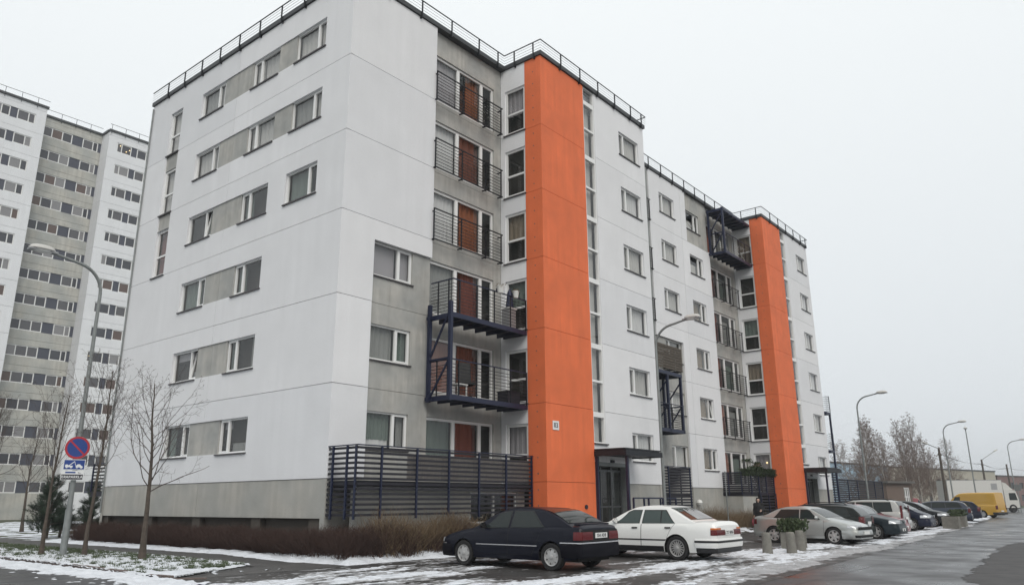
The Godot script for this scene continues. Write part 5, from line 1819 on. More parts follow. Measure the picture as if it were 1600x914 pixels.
# ---------------------------------------------------------------- cars
func tab(t: Array, s: float) -> float:
	# smooth interpolation through [s, value] pairs (monotone cubic)
	var k := t.size()
	if s <= t[0][0]: return t[0][1]
	if s >= t[k - 1][0]: return t[k - 1][1]
	var i := 0
	while s > t[i + 1][0]: i += 1
	var x0: float = t[i][0]; var x1: float = t[i + 1][0]; var y0: float = t[i][1]; var y1: float = t[i + 1][1]
	var h := x1 - x0
	var d := (y1 - y0) / h
	var m0 := d; var m1 := d
	if i > 0:
		var dp: float = (y0 - t[i - 1][1]) / (x0 - t[i - 1][0])
		m0 = 0.0 if dp * d <= 0.0 else 2.0 * dp * d / (dp + d)
	if i < k - 2:
		var dn: float = (t[i + 2][1] - y1) / (t[i + 2][0] - x1)
		m1 = 0.0 if dn * d <= 0.0 else 2.0 * dn * d / (dn + d)
	var u := (s - x0) / h
	return y0 * (1 + 2 * u) * (1 - u) * (1 - u) + m0 * h * u * (1 - u) * (1 - u) + y1 * u * u * (3 - 2 * u) + m1 * h * u * u * (u - 1)


const PLAN := [[0.0, 0.70], [0.010, 0.785], [0.035, 0.875], [0.08, 0.945], [0.15, 0.98], [0.25, 0.995], [0.35, 1.0], [0.7, 1.0], [0.82, 0.985], [0.91, 0.95], [0.965, 0.895], [0.99, 0.825], [1.0, 0.74]]
const SIDE := [[0.0, 0.955], [0.12, 0.985], [0.35, 1.0], [0.55, 1.0], [0.8, 0.985], [0.95, 0.965], [1.0, 0.94]]


const PLAN_SQUARE := [[0.0, 0.72], [0.010, 0.80], [0.035, 0.885], [0.08, 0.945], [0.15, 0.98], [0.25, 0.995], [0.35, 1.0], [0.7, 1.0], [0.84, 0.992], [0.93, 0.975], [0.97, 0.95], [0.99, 0.915], [1.0, 0.87]]


class Car:
	var c: Dictionary
	var host
	func _init(spec: Dictionary, h) -> void:
		c = spec
		host = h
	func hw(s: float) -> float:
		return c.W * 0.5 * host.tab(PLAN if c.get("round", false) else PLAN_SQUARE, s / c.L)
	func shoulder(s: float) -> float:
		return host.tab(c.sh, s)
	func top(s: float) -> float:
		return maxf(shoulder(s) + 0.004, host.tab(c.top, s))
	func x_at(s: float, y: float) -> float:
		var t := clampf((y - 0.2) / maxf(0.05, shoulder(s) - 0.2), 0.0, 1.0)
		return hw(s) * host.tab(SIDE, t)
	func bottom(s: float) -> float:
		var b: float = c.clear + 0.02 + 0.10 * (pow(maxf(0.0, 1.0 - s / 0.6), 2.0) + pow(maxf(0.0, 1.0 - (c.L - s) / 0.6), 2.0))
		for sw in [c.fo, c.fo + c.wb]:
			var d: float = absf(s - sw)
			var ra: float = c.R + 0.045
			if d < ra: b = maxf(b, c.R + sqrt(ra * ra - d * d))
		return minf(b, shoulder(s) - 0.05)
	func belt(s: float) -> float:
		return shoulder(s)
	func roof(s: float) -> float:
		return host.tab(c.roof, s)
	func wg(s: float, y: float) -> float:
		var f := clampf((y - shoulder(s)) / maxf(0.1, c.H - shoulder(s)), 0.0, 1.0)
		return minf(hw(s) * 0.925, c.W * 0.462) * (1.0 - c.get("tumble", 0.20) * pow(f, 1.15))
	func z(s: float) -> float:
		return s - c.L * 0.5


func car_body(k: Car) -> MB:
	var c := k.c
	var mb := MB.new()
	var st := []
	for i in 45: st.append(c.L * i / 44.0)
	for e in [0.02, 0.05, 0.1]: st.append(e); st.append(c.L - e)
	for sw in [c.fo, c.fo + c.wb]:
		var ra: float = c.R + 0.045
		for i in 15:
			st.append(sw - ra * cos(PI * i / 14.0))
		st.append(sw - ra - 0.004); st.append(sw + ra + 0.004)
	st.sort()
	var clean := []
	for s in st:
		if clean.is_empty() or s - clean[-1] > 0.003: clean.append(s)
	var rows := []
	for s in clean:
		var yb := k.bottom(s); var ys := k.shoulder(s); var yt := k.top(s)
		var half := []
		var nn := 9
		for j in nn:
			var y := lerpf(yb, ys, float(j) / (nn - 1))
			half.append(V(k.x_at(s, y) - (0.012 if j == nn - 1 else 0.0), y, k.z(s)))
		var xs := k.x_at(s, ys)
		for q in [[0.955, 0.30], [0.86, 0.62], [0.6, 0.90], [0.3, 0.98], [0.0, 1.0]]:
			half.append(V(xs * q[0], lerpf(ys, yt, q[1]), k.z(s)))
		var row := PackedVector3Array()
		for p in half: row.append(p)
		for j in range(half.size() - 2, -1, -1): row.append(V(-half[j].x, half[j].y, half[j].z))
		rows.append(row)
	mb.grid(rows, true)
	for e in [0, rows.size() - 1]:
		var r: PackedVector3Array = rows[e]
		var ce := V(0, (r[0].y + r[13].y) * 0.5, r[0].z + (-0.02 if e == 0 else 0.02))
		for j in r.size():
			var a := r[j]; var b := r[(j + 1) % r.size()]
			if e == 0: mb.tri(ce, b, a)
			else: mb.tri(ce, a, b)
	return mb


func car_cabin(k: Car) -> MB:
	var c := k.c
	var mb := MB.new()
	var s0: float = c.roof[0][0]; var s1: float = c.roof[-1][0]
	var rows := []
	for i in 49:
		var s := lerpf(s0, s1, i / 48.0)
		var b := k.shoulder(s) - 0.02
		var yr := maxf(k.roof(s), b + 0.03)
		var hgt := yr - b
		var half := []
		for q in [0.0, 0.25, 0.5, 0.72, 0.86]:
			var y: float = b + hgt * q
			half.append(V(k.wg(s, y), y, k.z(s)))
		var we := k.wg(s, b + hgt * 0.9)
		for q in [[0.985, 0.925], [0.945, 0.965], [0.84, 0.99], [0.5, 1.006], [0.0, 1.012]]:
			half.append(V(we * q[0], b + hgt * q[1], k.z(s)))
		var row := PackedVector3Array()
		for p in half: row.append(p)
		for j in range(half.size() - 2, -1, -1): row.append(V(-half[j].x, half[j].y, half[j].z))
		rows.append(row)
	mb.grid(rows, true)
	return mb


func side_patch(k: Car, side: float, sb: Array, stp: Array, y0: float, y1: float, off: float, cabin: bool, nu := 10, nv := 5, roof_gap := 0.0) -> MB:
	# a patch of the flank between two slanting ends, lifted off by off
	var mb := MB.new()
	var rows := []
	for j in nv + 1:
		var v := float(j) / nv
		var row := PackedVector3Array()
		for i in nu + 1:
			var u := float(i) / nu
			var s: float = lerpf(lerpf(sb[0], sb[1], u), lerpf(stp[0], stp[1], u), v)
			var y := lerpf(y0, y1, v)
			var x: float
			if cabin:
				var lo := maxf(y0, k.shoulder(s) + 0.012); var hi := minf(y1, k.roof(s) - roof_gap)
				y = lerpf(lo, maxf(hi, lo), v)
				x = k.wg(s, y)
			else:
				y = lerpf(maxf(y0, k.bottom(s) + 0.006), minf(y1, k.shoulder(s) - 0.004), v)
				x = k.x_at(s, y)
			row.append(V(side * (x + off), y, k.z(s)))
		rows.append(row)
	mb.grid(rows, side < 0)
	return mb


func wrap_patch(k: Car, front: bool, x_in: float, s_side: float, y0: float, y1: float, off: float, both: bool, bulge := 0.0, side := 1.0) -> MB:
	# a patch round an end of the car: along the flank from s_side, then across to x_in
	var mb := MB.new()
	var pts := []
	var n := 8
	for i in n + 1:
		var s := s_side * (1.0 - float(i) / n)
		s = s_side * pow(1.0 - float(i) / n, 1.6)
		pts.append(Vector2(-1.0, s))
	var xe := k.hw(0.0) * 0.97
	for i in range(1, 6):
		pts.append(Vector2(lerpf(xe, x_in, i / 5.0), 0.0))
	var rows := []
	for j in 7:
		var v := j / 6.0
		var y := lerpf(y0, y1, v)
		var o := off + bulge * sin(PI * v)
		var line := []
		for p: Vector2 in pts:
			var s := p.y
			var ss: float = s if front else k.c.L - s
			var x: float = k.x_at(ss, y) if p.x < 0.0 else p.x
			var endness := 1.0 - clampf(s / 0.14, 0.0, 1.0)
			var z := k.z(ss) + (-1.0 if front else 1.0) * (o * endness + (0.02 * (1.0 - absf(x) / xe) if p.x >= 0.0 else 0.0))
			x += o * (1.0 - endness * 0.6) if p.x < 0.0 else 0.0
			line.append(V(x, y, z))
		var row := PackedVector3Array()
		if both:
			for q in line: row.append(q)
			for i in range(line.size() - (2 if x_in == 0.0 else 1), -1, -1): row.append(V(-line[i].x, line[i].y, line[i].z))
		else:
			for q in line: row.append(V(q.x * side, q.y, q.z))
		rows.append(row)
	var fl := front
	if not both and side < 0: fl = not fl
	mb.grid(rows, not fl)
	return mb


func wheel(parent: Node3D, at: Vector3, out: float, R: float, style: Dictionary) -> void:
	var w := part_node("wheel", parent, Transform3D(Basis(V(0, 0, 1), -PI / 2 * out), at))
	w.rotate_object_local(V(0, 1, 0), rng.randf() * TAU)
	var rr: float = R * style.get("rim", 0.64)
	var t := MB.new()
	t.lathe([Vector2(rr, -0.095), Vector2(R * 0.93, -0.1), Vector2(R * 0.985, -0.085), Vector2(R, -0.05), Vector2(R, 0.05), Vector2(R * 0.985, 0.085), Vector2(R * 0.93, 0.1), Vector2(rr + 0.012, 0.096), Vector2(rr, 0.07)], 32)
	obj("tyre", t, M.tyre, w)
	var m := MB.new()
	m.lathe([Vector2(rr, 0.02), Vector2(rr, 0.075), Vector2(rr - 0.004, 0.092), Vector2(rr - 0.022, 0.088), Vector2(rr - 0.03, 0.03)], 32)
	var n: int = style.get("spokes", 7)
	var wide: float = style.get("wide", 0.055)
	for i in n:
		var a := TAU * i / n
		m.T = Transform3D(Basis(Vector3.UP, a), Vector3.ZERO)
		m.quad(V(0.03, 0.082, wide * 0.6), V(rr - 0.02, 0.07, wide * 0.5), V(rr - 0.02, 0.07, -wide * 0.5), V(0.03, 0.082, -wide * 0.6))
		m.quad(V(0.03, 0.05, wide * 0.75), V(rr - 0.02, 0.04, wide * 0.65), V(rr - 0.02, 0.07, wide * 0.5), V(0.03, 0.082, wide * 0.6))
		m.quad(V(0.03, 0.082, -wide * 0.6), V(rr - 0.02, 0.07, -wide * 0.5), V(rr - 0.02, 0.04, -wide * 0.65), V(0.03, 0.05, -wide * 0.75))
	m.T = Transform3D()
	m.lathe([Vector2(0.05, 0.05), Vector2(0.05, 0.09), Vector2(0.035, 0.098), Vector2(0.001, 0.1)], 14)
	obj("rim", m, style.get("mat", M.rim), w)
	var d := MB.new()
	d.lathe([Vector2(rr - 0.01, 0.022), Vector2(0.001, 0.022)], 24)
	obj("brake_disc", d, M.under, w)


func car(label: String, c: Dictionary, at: Vector3, turn: float, category := "car", size := 1.0) -> Node3D:
	var t := thing(c.get("name", "parked_car"), label, category, at, turn, "cars parked in front of the building" if c.get("name", "parked_car") == "parked_car" else "")
	var k := Car.new(c, self)
	obj("body", car_body(k), c.paint, t)
	obj("cabin", car_cabin(k), c.paint, t)
	var u := MB.new()
	u.box(V(-c.W * 0.5 + 0.24, c.clear, k.z(0.18)), V(c.W * 0.5 - 0.24, minf(0.62, k.shoulder(0.3) - 0.05), k.z(c.L - 0.18)))
	u.box(V(-c.W * 0.5 + 0.10, c.clear + 0.01, k.z(c.fo + c.R + 0.08)), V(c.W * 0.5 - 0.10, c.clear + 0.2, k.z(c.fo + c.wb - c.R - 0.08)))
	obj("underbody", u, M.under, t)
	var sty: Dictionary = c.get("wheel", {})
	for s in [-1.0, 1.0]:
		for sw in [c.fo, c.fo + c.wb]:
			wheel(t, V(s * (c.W * 0.5 - 0.115), c.R, k.z(sw)), s, c.R, sty)
	# glass
	var ws: Array = c.shield
	for e in [[ws, "windscreen", true], [c.rear, "rear_window", false]]:
		if e[0].is_empty(): continue
		var g := MB.new()
		var rows := []
		for i in 9:
			var s := lerpf(e[0][0], e[0][1], i / 8.0)
			var row := PackedVector3Array()
			var y := k.roof(s)
			var slope := (k.roof(s + 0.03) - k.roof(s - 0.03)) / 0.06
			var nrm := V(0, 1, -slope).normalized()
			var hwid := k.wg(s, k.shoulder(s) + (y - k.shoulder(s)) * 0.9) * 0.93 - 0.015
			for j in 13:
				var f := j / 6.0 - 1.0
				var yy := k.shoulder(s) - 0.02 + (y - k.shoulder(s) + 0.02) * lerpf(1.012, 0.988, pow(absf(f), 2.0))
				row.append(V(f * hwid, yy, k.z(s)) + nrm * 0.010)
			rows.append(row)
		g.grid(rows, false)
		var flipped := MB.new()
		flipped.grid(rows, true)
		obj(e[1], flipped, c.get("glass", M.car_glass), t)
	for s in [-1.0, 1.0]:
		for w in c.windows:
			var seal := side_patch(k, s, [w[0] - 0.02, w[1] + 0.02], [w[2] - 0.02, w[3] + 0.02], w[4] - 0.02, w[5] + 0.02, 0.003, true, 10, 5, 0.055)
			obj("window_seal", seal, c.get("seal", M.rubber), t)
			obj("side_window", side_patch(k, s, [w[0], w[1]], [w[2], w[3]], w[4], w[5], 0.007, true, 10, 5, 0.075), c.get("glass", M.car_glass), t)
		# doors stand a touch proud so that their gaps show
		for d in c.doors:
			var gap := side_patch(k, s, [d[0] - 0.008, d[1] + 0.008], [d[2] - 0.008, d[3] + 0.008], c.clear + 0.12, 2.0, 0.002, false, 12, 8)
			obj("door_gap", gap, M.under, t)
			obj("door", side_patch(k, s, [d[0], d[1]], [d[2], d[3]], c.clear + 0.125, 2.0, 0.006, false, 12, 8), c.paint, t)
			var hx := (d[3] - 0.19) as float
			var hy: float = k.shoulder(hx) - 0.10
			obj("door_handle", side_patch(k, s, [hx - 0.09, hx + 0.09], [hx - 0.09, hx + 0.09], hy - 0.02, hy + 0.02, 0.028, false, 4, 2), c.get("handle", c.paint), t)
		if c.has("moulding"):
			var q: Array = c.moulding
			obj("side_moulding", side_patch(k, s, [q[0], q[1]], [q[0], q[1]], q[2], q[3], 0.014, false, 24, 2), q[4], t)
		if c.has("sill"):
			obj("side_skirt", side_patch(k, s, [c.fo + c.R + 0.06, c.fo + c.wb - c.R - 0.06], [c.fo + c.R + 0.06, c.fo + c.wb - c.R - 0.06], c.clear, c.clear + 0.17, 0.010, false, 12, 2), c.sill, t)
		if c.has("mirror"):
			var ms: float = c.mirror
			var m := MB.new()
			var my := k.shoulder(ms) + 0.09
			var mx := k.wg(ms, my)
			m.T = Transform3D(Basis(), V(s * (mx + 0.12), my, k.z(ms)))
			var rows := []
			for i in 6:
				var a := i / 5.0
				var row := PackedVector3Array()
				for j in 13:
					var b := TAU * j / 12.0
					var rad := sqrt(maxf(0.0, 1.0 - pow(1.0 - a, 2.2))) if i > 0 else 0.02
					row.append(V(cos(b) * 0.10 * rad, sin(b) * 0.068 * rad, -0.07 + a * 0.10))
				rows.append(row)
			m.grid(rows, false)
			m.tri(V(-0.1, 0, 0.03), V(0.1, 0, 0.03), V(0, 0.066, 0.03)); m.tri(V(0.1, 0, 0.03), V(-0.1, 0, 0.03), V(0, -0.066, 0.03))
			m.box(V(-0.12 if s > 0 else 0.02, -0.07, -0.02), V(-0.02 if s > 0 else 0.12, -0.035, 0.02))
			obj("wing_mirror", m, c.get("mirror_mat", c.paint), t)
		for l in c.get("lamps", []):
			# [name, front, x_in, s_side, y0, y1, material]
			obj(l[0], wrap_patch(k, l[1], l[2], l[3], l[4], l[5], l[7] if l.size() > 7 else 0.012, false, 0.004, s), l[6], t)
	for b in c.get("bands", []):
		# [name, front, s_side, y0, y1, offset, bulge, material]
		obj(b[0], wrap_patch(k, b[1], 0.0, b[2], b[3], b[4], b[5], true, b[6]), b[7], t)
	if c.has("roof_rails"):
		for s in [-1.0, 1.0]:
			var m := MB.new()
			var p := PackedVector3Array(); var r := PackedFloat32Array()
			for i in 9:
				var ss := lerpf(c.roof_rails[0], c.roof_rails[1], i / 8.0)
				p.append(V(s * (k.wg(ss, c.H) * 0.93), k.roof(ss) + (0.05 if i > 0 and i < 8 else -0.03), k.z(ss))); r.append(0.016)
			m.tube(p, r, 6)
			obj("roof_rail", m, M.rubber, t)
	for pl in [[true, c.get("front_plate", 0.45)], [false, c.get("rear_plate", 0.6)]]:
		if pl[1] < 0.0: continue
		var m := MB.new()
		var zz: float = k.z(0.0) - 0.055 if pl[0] else k.z(c.L) + 0.035
		m.cbox(V(0, pl[1], zz), V(0.5, 0.115, 0.012))
		var o := obj("licence_plate", m, M.plate, t)
		if c.has("plate"):
			var tx := letters(o, c.plate, 0.075, V(0, pl[1] - 0.001, zz + (-0.007 if pl[0] else 0.007)), M.ink)
			if pl[0]: tx.rotation.y = PI
	if c.has("spoiler"):
		var m := MB.new()
		var q: Array = c.spoiler
		m.T = Transform3D(Basis(), V(0, q[1], k.z(q[0])))
		m.bevel_box(V(-c.W * 0.36, 0, -0.05), V(c.W * 0.36, 0.035, 0.1), 0.012)
		obj("spoiler", m, c.paint, t)
	if c.has("frost"):
		# thin frost left on the lower part of the rear window
		var g := MB.new()
		var rows := []
		for i in 9:
			var row := PackedVector3Array()
			for j in 25:
				var f := lerpf(c.frost[2], c.frost[3], j / 24.0)
				var s0: float = lerpf(c.frost[0], c.frost[1], 0.45 * absf(sin(j * 1.7) * sin(j * 0.6 + 1.0)))
				var s := lerpf(s0, c.frost[1], i / 8.0)
				var y := k.roof(s)
				var hwid := k.wg(s, k.shoulder(s) + (y - k.shoulder(s)) * 0.9) * 0.93 - 0.02
				row.append(V(f * hwid, k.shoulder(s) - 0.02 + (y - k.shoulder(s) + 0.02) * lerpf(1.012, 0.988, f * f) + 0.014, k.z(s) + 0.008))
			rows.append(row)
		g.grid(rows, true)
		obj("frost", g, M.slush, t)
	t.scale = Vector3.ONE * size
	return t


func stretched(f: float, c: Dictionary) -> Dictionary:
	# the same car with every length along it multiplied by f
	for k in ["L", "fo", "wb", "mirror"]: c[k] *= f
	for k in ["sh", "top", "roof"]:
		for q in c[k]: q[0] *= f
	for k in ["shield", "rear"]:
		for i in 2: c[k][i] *= f
	for w in c.windows + c.doors:
		for i in 4: w[i] *= f
	return c


func build_cars() -> void:
	var dark := paint(0.004, 0.005, 0.013)
	# dark blue notchback hatch, tail to the road
	car("very dark blue five-door hatchback in the nearest bay, tail towards the road", {
		"L": 4.44, "W": 1.755, "H": 1.40, "fo": 0.90, "wb": 2.74, "R": 0.305, "clear": 0.20, "paint": dark, "tumble": 0.24,
		"sh": [[0, 0.60], [0.12, 0.665], [0.7, 0.80], [1.3, 0.875], [2.2, 0.915], [3.2, 0.935], [4.0, 0.955], [4.35, 0.955], [4.44, 0.90]],
		"top": [[0, 0.62], [0.12, 0.70], [0.6, 0.84], [1.2, 0.945], [1.6, 0.98], [4.05, 1.0], [4.36, 1.01], [4.44, 0.94]],
		"roof": [[1.18, 0.90], [1.30, 0.96], [1.95, 1.30], [2.2, 1.365], [2.6, 1.40], [3.1, 1.385], [3.45, 1.315], [3.75, 1.20], [4.08, 1.03], [4.2, 0.97]],
		"shield": [1.36, 1.98], "rear": [3.33, 4.05],
		"windows": [[1.46, 2.32, 2.0, 2.36, 0.93, 1.31], [2.42, 3.42, 2.45, 3.0, 0.94, 1.31]],
		"doors": [[1.32, 2.34, 1.30, 2.36], [2.36, 3.08, 2.38, 3.38]], "handle": dark, "mirror": 1.58, "mirror_mat": M.rubber,
		"moulding": [1.35, 3.25, 0.525, 0.55, M.chrome],
		"lamps": [["headlight", true, 0.42, 0.16, 0.56, 0.66, M.head_lens], ["tail_light", false, 0.34, 0.17, 0.68, 0.86, M.tail_red, 0.018]],
		"bands": [["front_bumper", true, 0.5, 0.22, 0.52, 0.012, 0.02, M.bumper], ["rear_bumper", false, 0.5, 0.30, 0.60, 0.012, 0.022, M.bumper], ["bumper_trim", false, 0.52, 0.605, 0.632, 0.03, 0.002, M.chrome], ["bumper_trim", true, 0.3, 0.525, 0.545, 0.03, 0.002, M.chrome], ["tailgate_panel", false, 0.02, 0.64, 0.90, 0.010, 0.0, M.under]],
		"rear_plate": 0.775, "plate": "104 ADB", "spoiler": [4.20, 1.0], "wheel": {"spokes": 7, "wide": 0.085, "rim": 0.66}, "front_plate": 0.36,
	}, V(1.55, 0.0, 6.12), 0.0)
	var white := paint(0.80, 0.81, 0.80, 0.0, 0.4)
	var blk := flat(0.012, 0.012, 0.014, 0.5)
	var wgls := flat(0.035, 0.055, 0.052, 0.05)
	car("white four-door saloon with black bumper strips, second from the left", {
		"L": 4.72, "W": 1.75, "H": 1.41, "fo": 0.84, "wb": 2.76, "R": 0.315, "clear": 0.19, "paint": white, "tumble": 0.25, "glass": wgls,
		"sh": [[0, 0.66], [0.08, 0.74], [0.6, 0.86], [1.4, 0.91], [2.4, 0.925], [3.4, 0.935], [4.2, 0.945], [4.64, 0.93], [4.72, 0.86]],
		"top": [[0, 0.70], [0.1, 0.79], [0.6, 0.90], [1.4, 0.965], [1.6, 0.975], [3.9, 1.0], [4.3, 1.01], [4.62, 1.0], [4.72, 0.90]],
		"roof": [[1.35, 0.93], [1.46, 0.98], [2.08, 1.30], [2.35, 1.385], [2.75, 1.415], [3.15, 1.40], [3.45, 1.32], [3.85, 1.12], [4.08, 1.0], [4.2, 0.95]],
		"shield": [1.50, 2.12], "rear": [3.36, 4.0],
		"windows": [[1.62, 2.45, 2.10, 2.50, 0.95, 1.28], [2.56, 3.12, 2.60, 3.10, 0.95, 1.28], [3.15, 3.55, 3.14, 3.24, 0.95, 1.28]],
		"doors": [[1.50, 2.52, 1.47, 2.53], [2.54, 3.32, 2.55, 3.56]], "handle": blk, "mirror": 1.72,
		"moulding": [1.20, 3.36, 0.50, 0.535, blk], "sill": blk,
		"lamps": [["headlight", true, 0.45, 0.06, 0.60, 0.72, M.head_lens], ["tail_light", false, 0.27, 0.13, 0.655, 0.79, M.tail_red], ["tail_light", false, 0.5, 0.13, 0.795, 0.84, M.tail_amber]],
		"bands": [["front_bumper", true, 0.42, 0.26, 0.56, 0.03, 0.02, white], ["rear_bumper", false, 0.55, 0.34, 0.58, 0.03, 0.02, white], ["bumper_strip", false, 0.56, 0.47, 0.525, 0.058, 0.004, blk], ["bumper_strip", true, 0.42, 0.42, 0.47, 0.058, 0.004, blk], ["rear_valance", false, 0.55, 0.21, 0.335, 0.0, 0.01, blk]],
		"rear_plate": 0.72, "plate": "217 MNA", "frost": [3.44, 3.99, -0.45, 0.95], "wheel": {"spokes": 16, "wide": 0.022, "rim": 0.70}, "front_plate": 0.36,
	}, V(6.1, 0.0, 7.12), 0.0)
	var silver := paint(0.42, 0.44, 0.43, 0.55, 0.3)
	var alloy5 := {"spokes": 6, "wide": 0.075, "rim": 0.70}
	car("silver four-door saloon facing the road, behind the concrete bollards", stretched(0.92, {
		"L": 4.68, "W": 1.78, "H": 1.43, "fo": 0.95, "wb": 2.675, "R": 0.32, "clear": 0.20, "paint": silver, "tumble": 0.26,
		"sh": [[0, 0.60], [0.1, 0.66], [0.6, 0.80], [1.2, 0.895], [2.2, 0.925], [3.4, 0.96], [4.2, 0.99], [4.6, 0.98], [4.68, 0.90]],
		"top": [[0, 0.62], [0.12, 0.70], [0.6, 0.86], [1.1, 0.96], [1.4, 0.99], [4.1, 1.05], [4.5, 1.06], [4.68, 0.95]],
		"roof": [[1.05, 0.90], [1.2, 0.97], [1.9, 1.30], [2.2, 1.39], [2.6, 1.43], [3.05, 1.41], [3.45, 1.33], [3.9, 1.14], [4.15, 1.04], [4.25, 1.0]],
		"shield": [1.26, 1.98], "rear": [3.36, 4.05],
		"windows": [[1.50, 2.36, 1.98, 2.38, 0.95, 1.29], [2.44, 3.60, 2.47, 3.28, 0.96, 1.29]],
		"doors": [[1.36, 2.40, 1.34, 2.41], [2.42, 3.20, 2.43, 3.42]], "mirror": 1.60,
		"lamps": [["headlight", true, 0.36, 0.34, 0.62, 0.74, M.head_lens], ["tail_light", false, 0.4, 0.22, 0.72, 0.92, M.tail_red]],
		"bands": [["front_bumper", true, 0.55, 0.22, 0.54, 0.015, 0.02, silver], ["lower_grille", true, 0.1, 0.27, 0.36, 0.045, 0.0, M.under], ["grille", true, 0.02, 0.55, 0.66, 0.03, 0.0, M.under], ["rear_bumper", false, 0.55, 0.24, 0.60, 0.02, 0.02, silver]],
		"wheel": alloy5, "front_plate": 0.44, "round": true,
	}), V(16.1, 0.0, 8.3), PI - 0.11, "car", 0.925)
	var green_black := paint(0.014, 0.018, 0.017)
	var hatch := {
		"L": 4.1, "W": 1.70, "H": 1.46, "fo": 0.80, "wb": 2.52, "R": 0.30, "clear": 0.20, "paint": green_black, "tumble": 0.2,
		"sh": [[0, 0.60], [0.1, 0.68], [0.6, 0.82], [1.1, 0.90], [2.0, 0.93], [3.3, 0.97], [3.95, 0.98], [4.1, 0.92]],
		"top": [[0, 0.64], [0.12, 0.74], [0.6, 0.88], [1.1, 0.97], [1.3, 0.99], [3.9, 1.0], [4.1, 0.94]],
		"roof": [[0.95, 0.90], [1.1, 0.98], [1.75, 1.34], [2.1, 1.43], [2.6, 1.46], [3.2, 1.44], [3.62, 1.37], [3.9, 1.15], [4.02, 1.0], [4.08, 0.95]],
		"shield": [1.14, 1.82], "rear": [3.66, 4.0],
		"windows": [[1.36, 2.16, 1.82, 2.2, 0.96, 1.33], [2.24, 2.98, 2.27, 2.94, 0.96, 1.33], [3.04, 3.62, 3.0, 3.42, 0.98, 1.33]],
		"doors": [[1.22, 2.2, 1.2, 2.21], [2.22, 3.0, 2.23, 3.04]], "mirror": 1.45, "mirror_mat": M.rubber,
		"lamps": [["headlight", true, 0.38, 0.3, 0.60, 0.74, M.head_lens], ["tail_light", false, 0.52, 0.16, 0.72, 1.0, M.tail_red]],
		"bands": [["front_bumper", true, 0.5, 0.22, 0.54, 0.02, 0.025, green_black], ["rear_bumper", false, 0.5, 0.24, 0.60, 0.025, 0.03, green_black]],
		"wheel": {"spokes": 7, "wide": 0.06}, "rear_plate": 0.74, "front_plate": 0.40,
	}
	car("dark hatchback backed towards the road, right of the silver saloon", hatch, V(18.45, 0.0, 7.85), 0.0, "car", 0.92)
	var e := hatch.duplicate(true)
	e.merge({"L": 4.65, "W": 1.79, "H": 1.53, "fo": 0.92, "wb": 2.7, "R": 0.32, "paint": paint(0.012, 0.02, 0.026), "roof_rails": [2.0, 4.1],
		"sh": [[0, 0.62], [0.1, 0.7], [0.6, 0.85], [1.2, 0.94], [2.2, 0.97], [3.6, 1.0], [4.5, 1.02], [4.65, 0.95]],
		"top": [[0, 0.66], [0.12, 0.76], [0.6, 0.92], [1.1, 1.0], [1.4, 1.03], [4.4, 1.04], [4.65, 0.97]],
		"roof": [[0.98, 0.94], [1.15, 1.03], [1.85, 1.39], [2.2, 1.49], [2.8, 1.53], [3.8, 1.51], [4.25, 1.44], [4.48, 1.2], [4.58, 1.05], [4.62, 1.0]],
		"shield": [1.2, 1.94], "rear": [4.28, 4.56],
		"windows": [[1.46, 2.32, 1.94, 2.35, 1.0, 1.4], [2.4, 3.2, 2.43, 3.16, 1.0, 1.4], [3.26, 4.2, 3.22, 4.02, 1.02, 1.4]],
		"doors": [[1.32, 2.36, 1.3, 2.37], [2.38, 3.2, 2.39, 3.3]], "mirror": 1.56,
		"bands": [["front_bumper", true, 0.55, 0.22, 0.56, 0.02, 0.025, paint(0.012, 0.02, 0.026)], ["rear_bumper", false, 0.5, 0.24, 0.62, 0.025, 0.03, paint(0.012, 0.02, 0.026)]],
		"lamps": [["headlight", true, 0.40, 0.34, 0.66, 0.80, M.head_lens], ["tail_light", false, 0.55, 0.16, 0.76, 1.2, M.tail_red]], "wheel": alloy5}, true)
	car("blue-black estate with roof rails facing the road, left of the red car", e, V(20.95, 0.0, 8.2), PI, "car", 0.92)
	var red := paint(0.20, 0.012, 0.018)
	var h2 := hatch.duplicate(true)
	h2.paint = red
	h2.bands = [["front_bumper", true, 0.5, 0.22, 0.54, 0.02, 0.025, red], ["rear_bumper", false, 0.5, 0.24, 0.60, 0.025, 0.03, red]]
	car("red hatchback facing the road, the only red one in the row", h2, V(23.7, 0.0, 7.9), PI, "car", 0.95)
	var sil2 := paint(0.48, 0.48, 0.46, 0.5, 0.35)
	var mpv := hatch.duplicate(true)
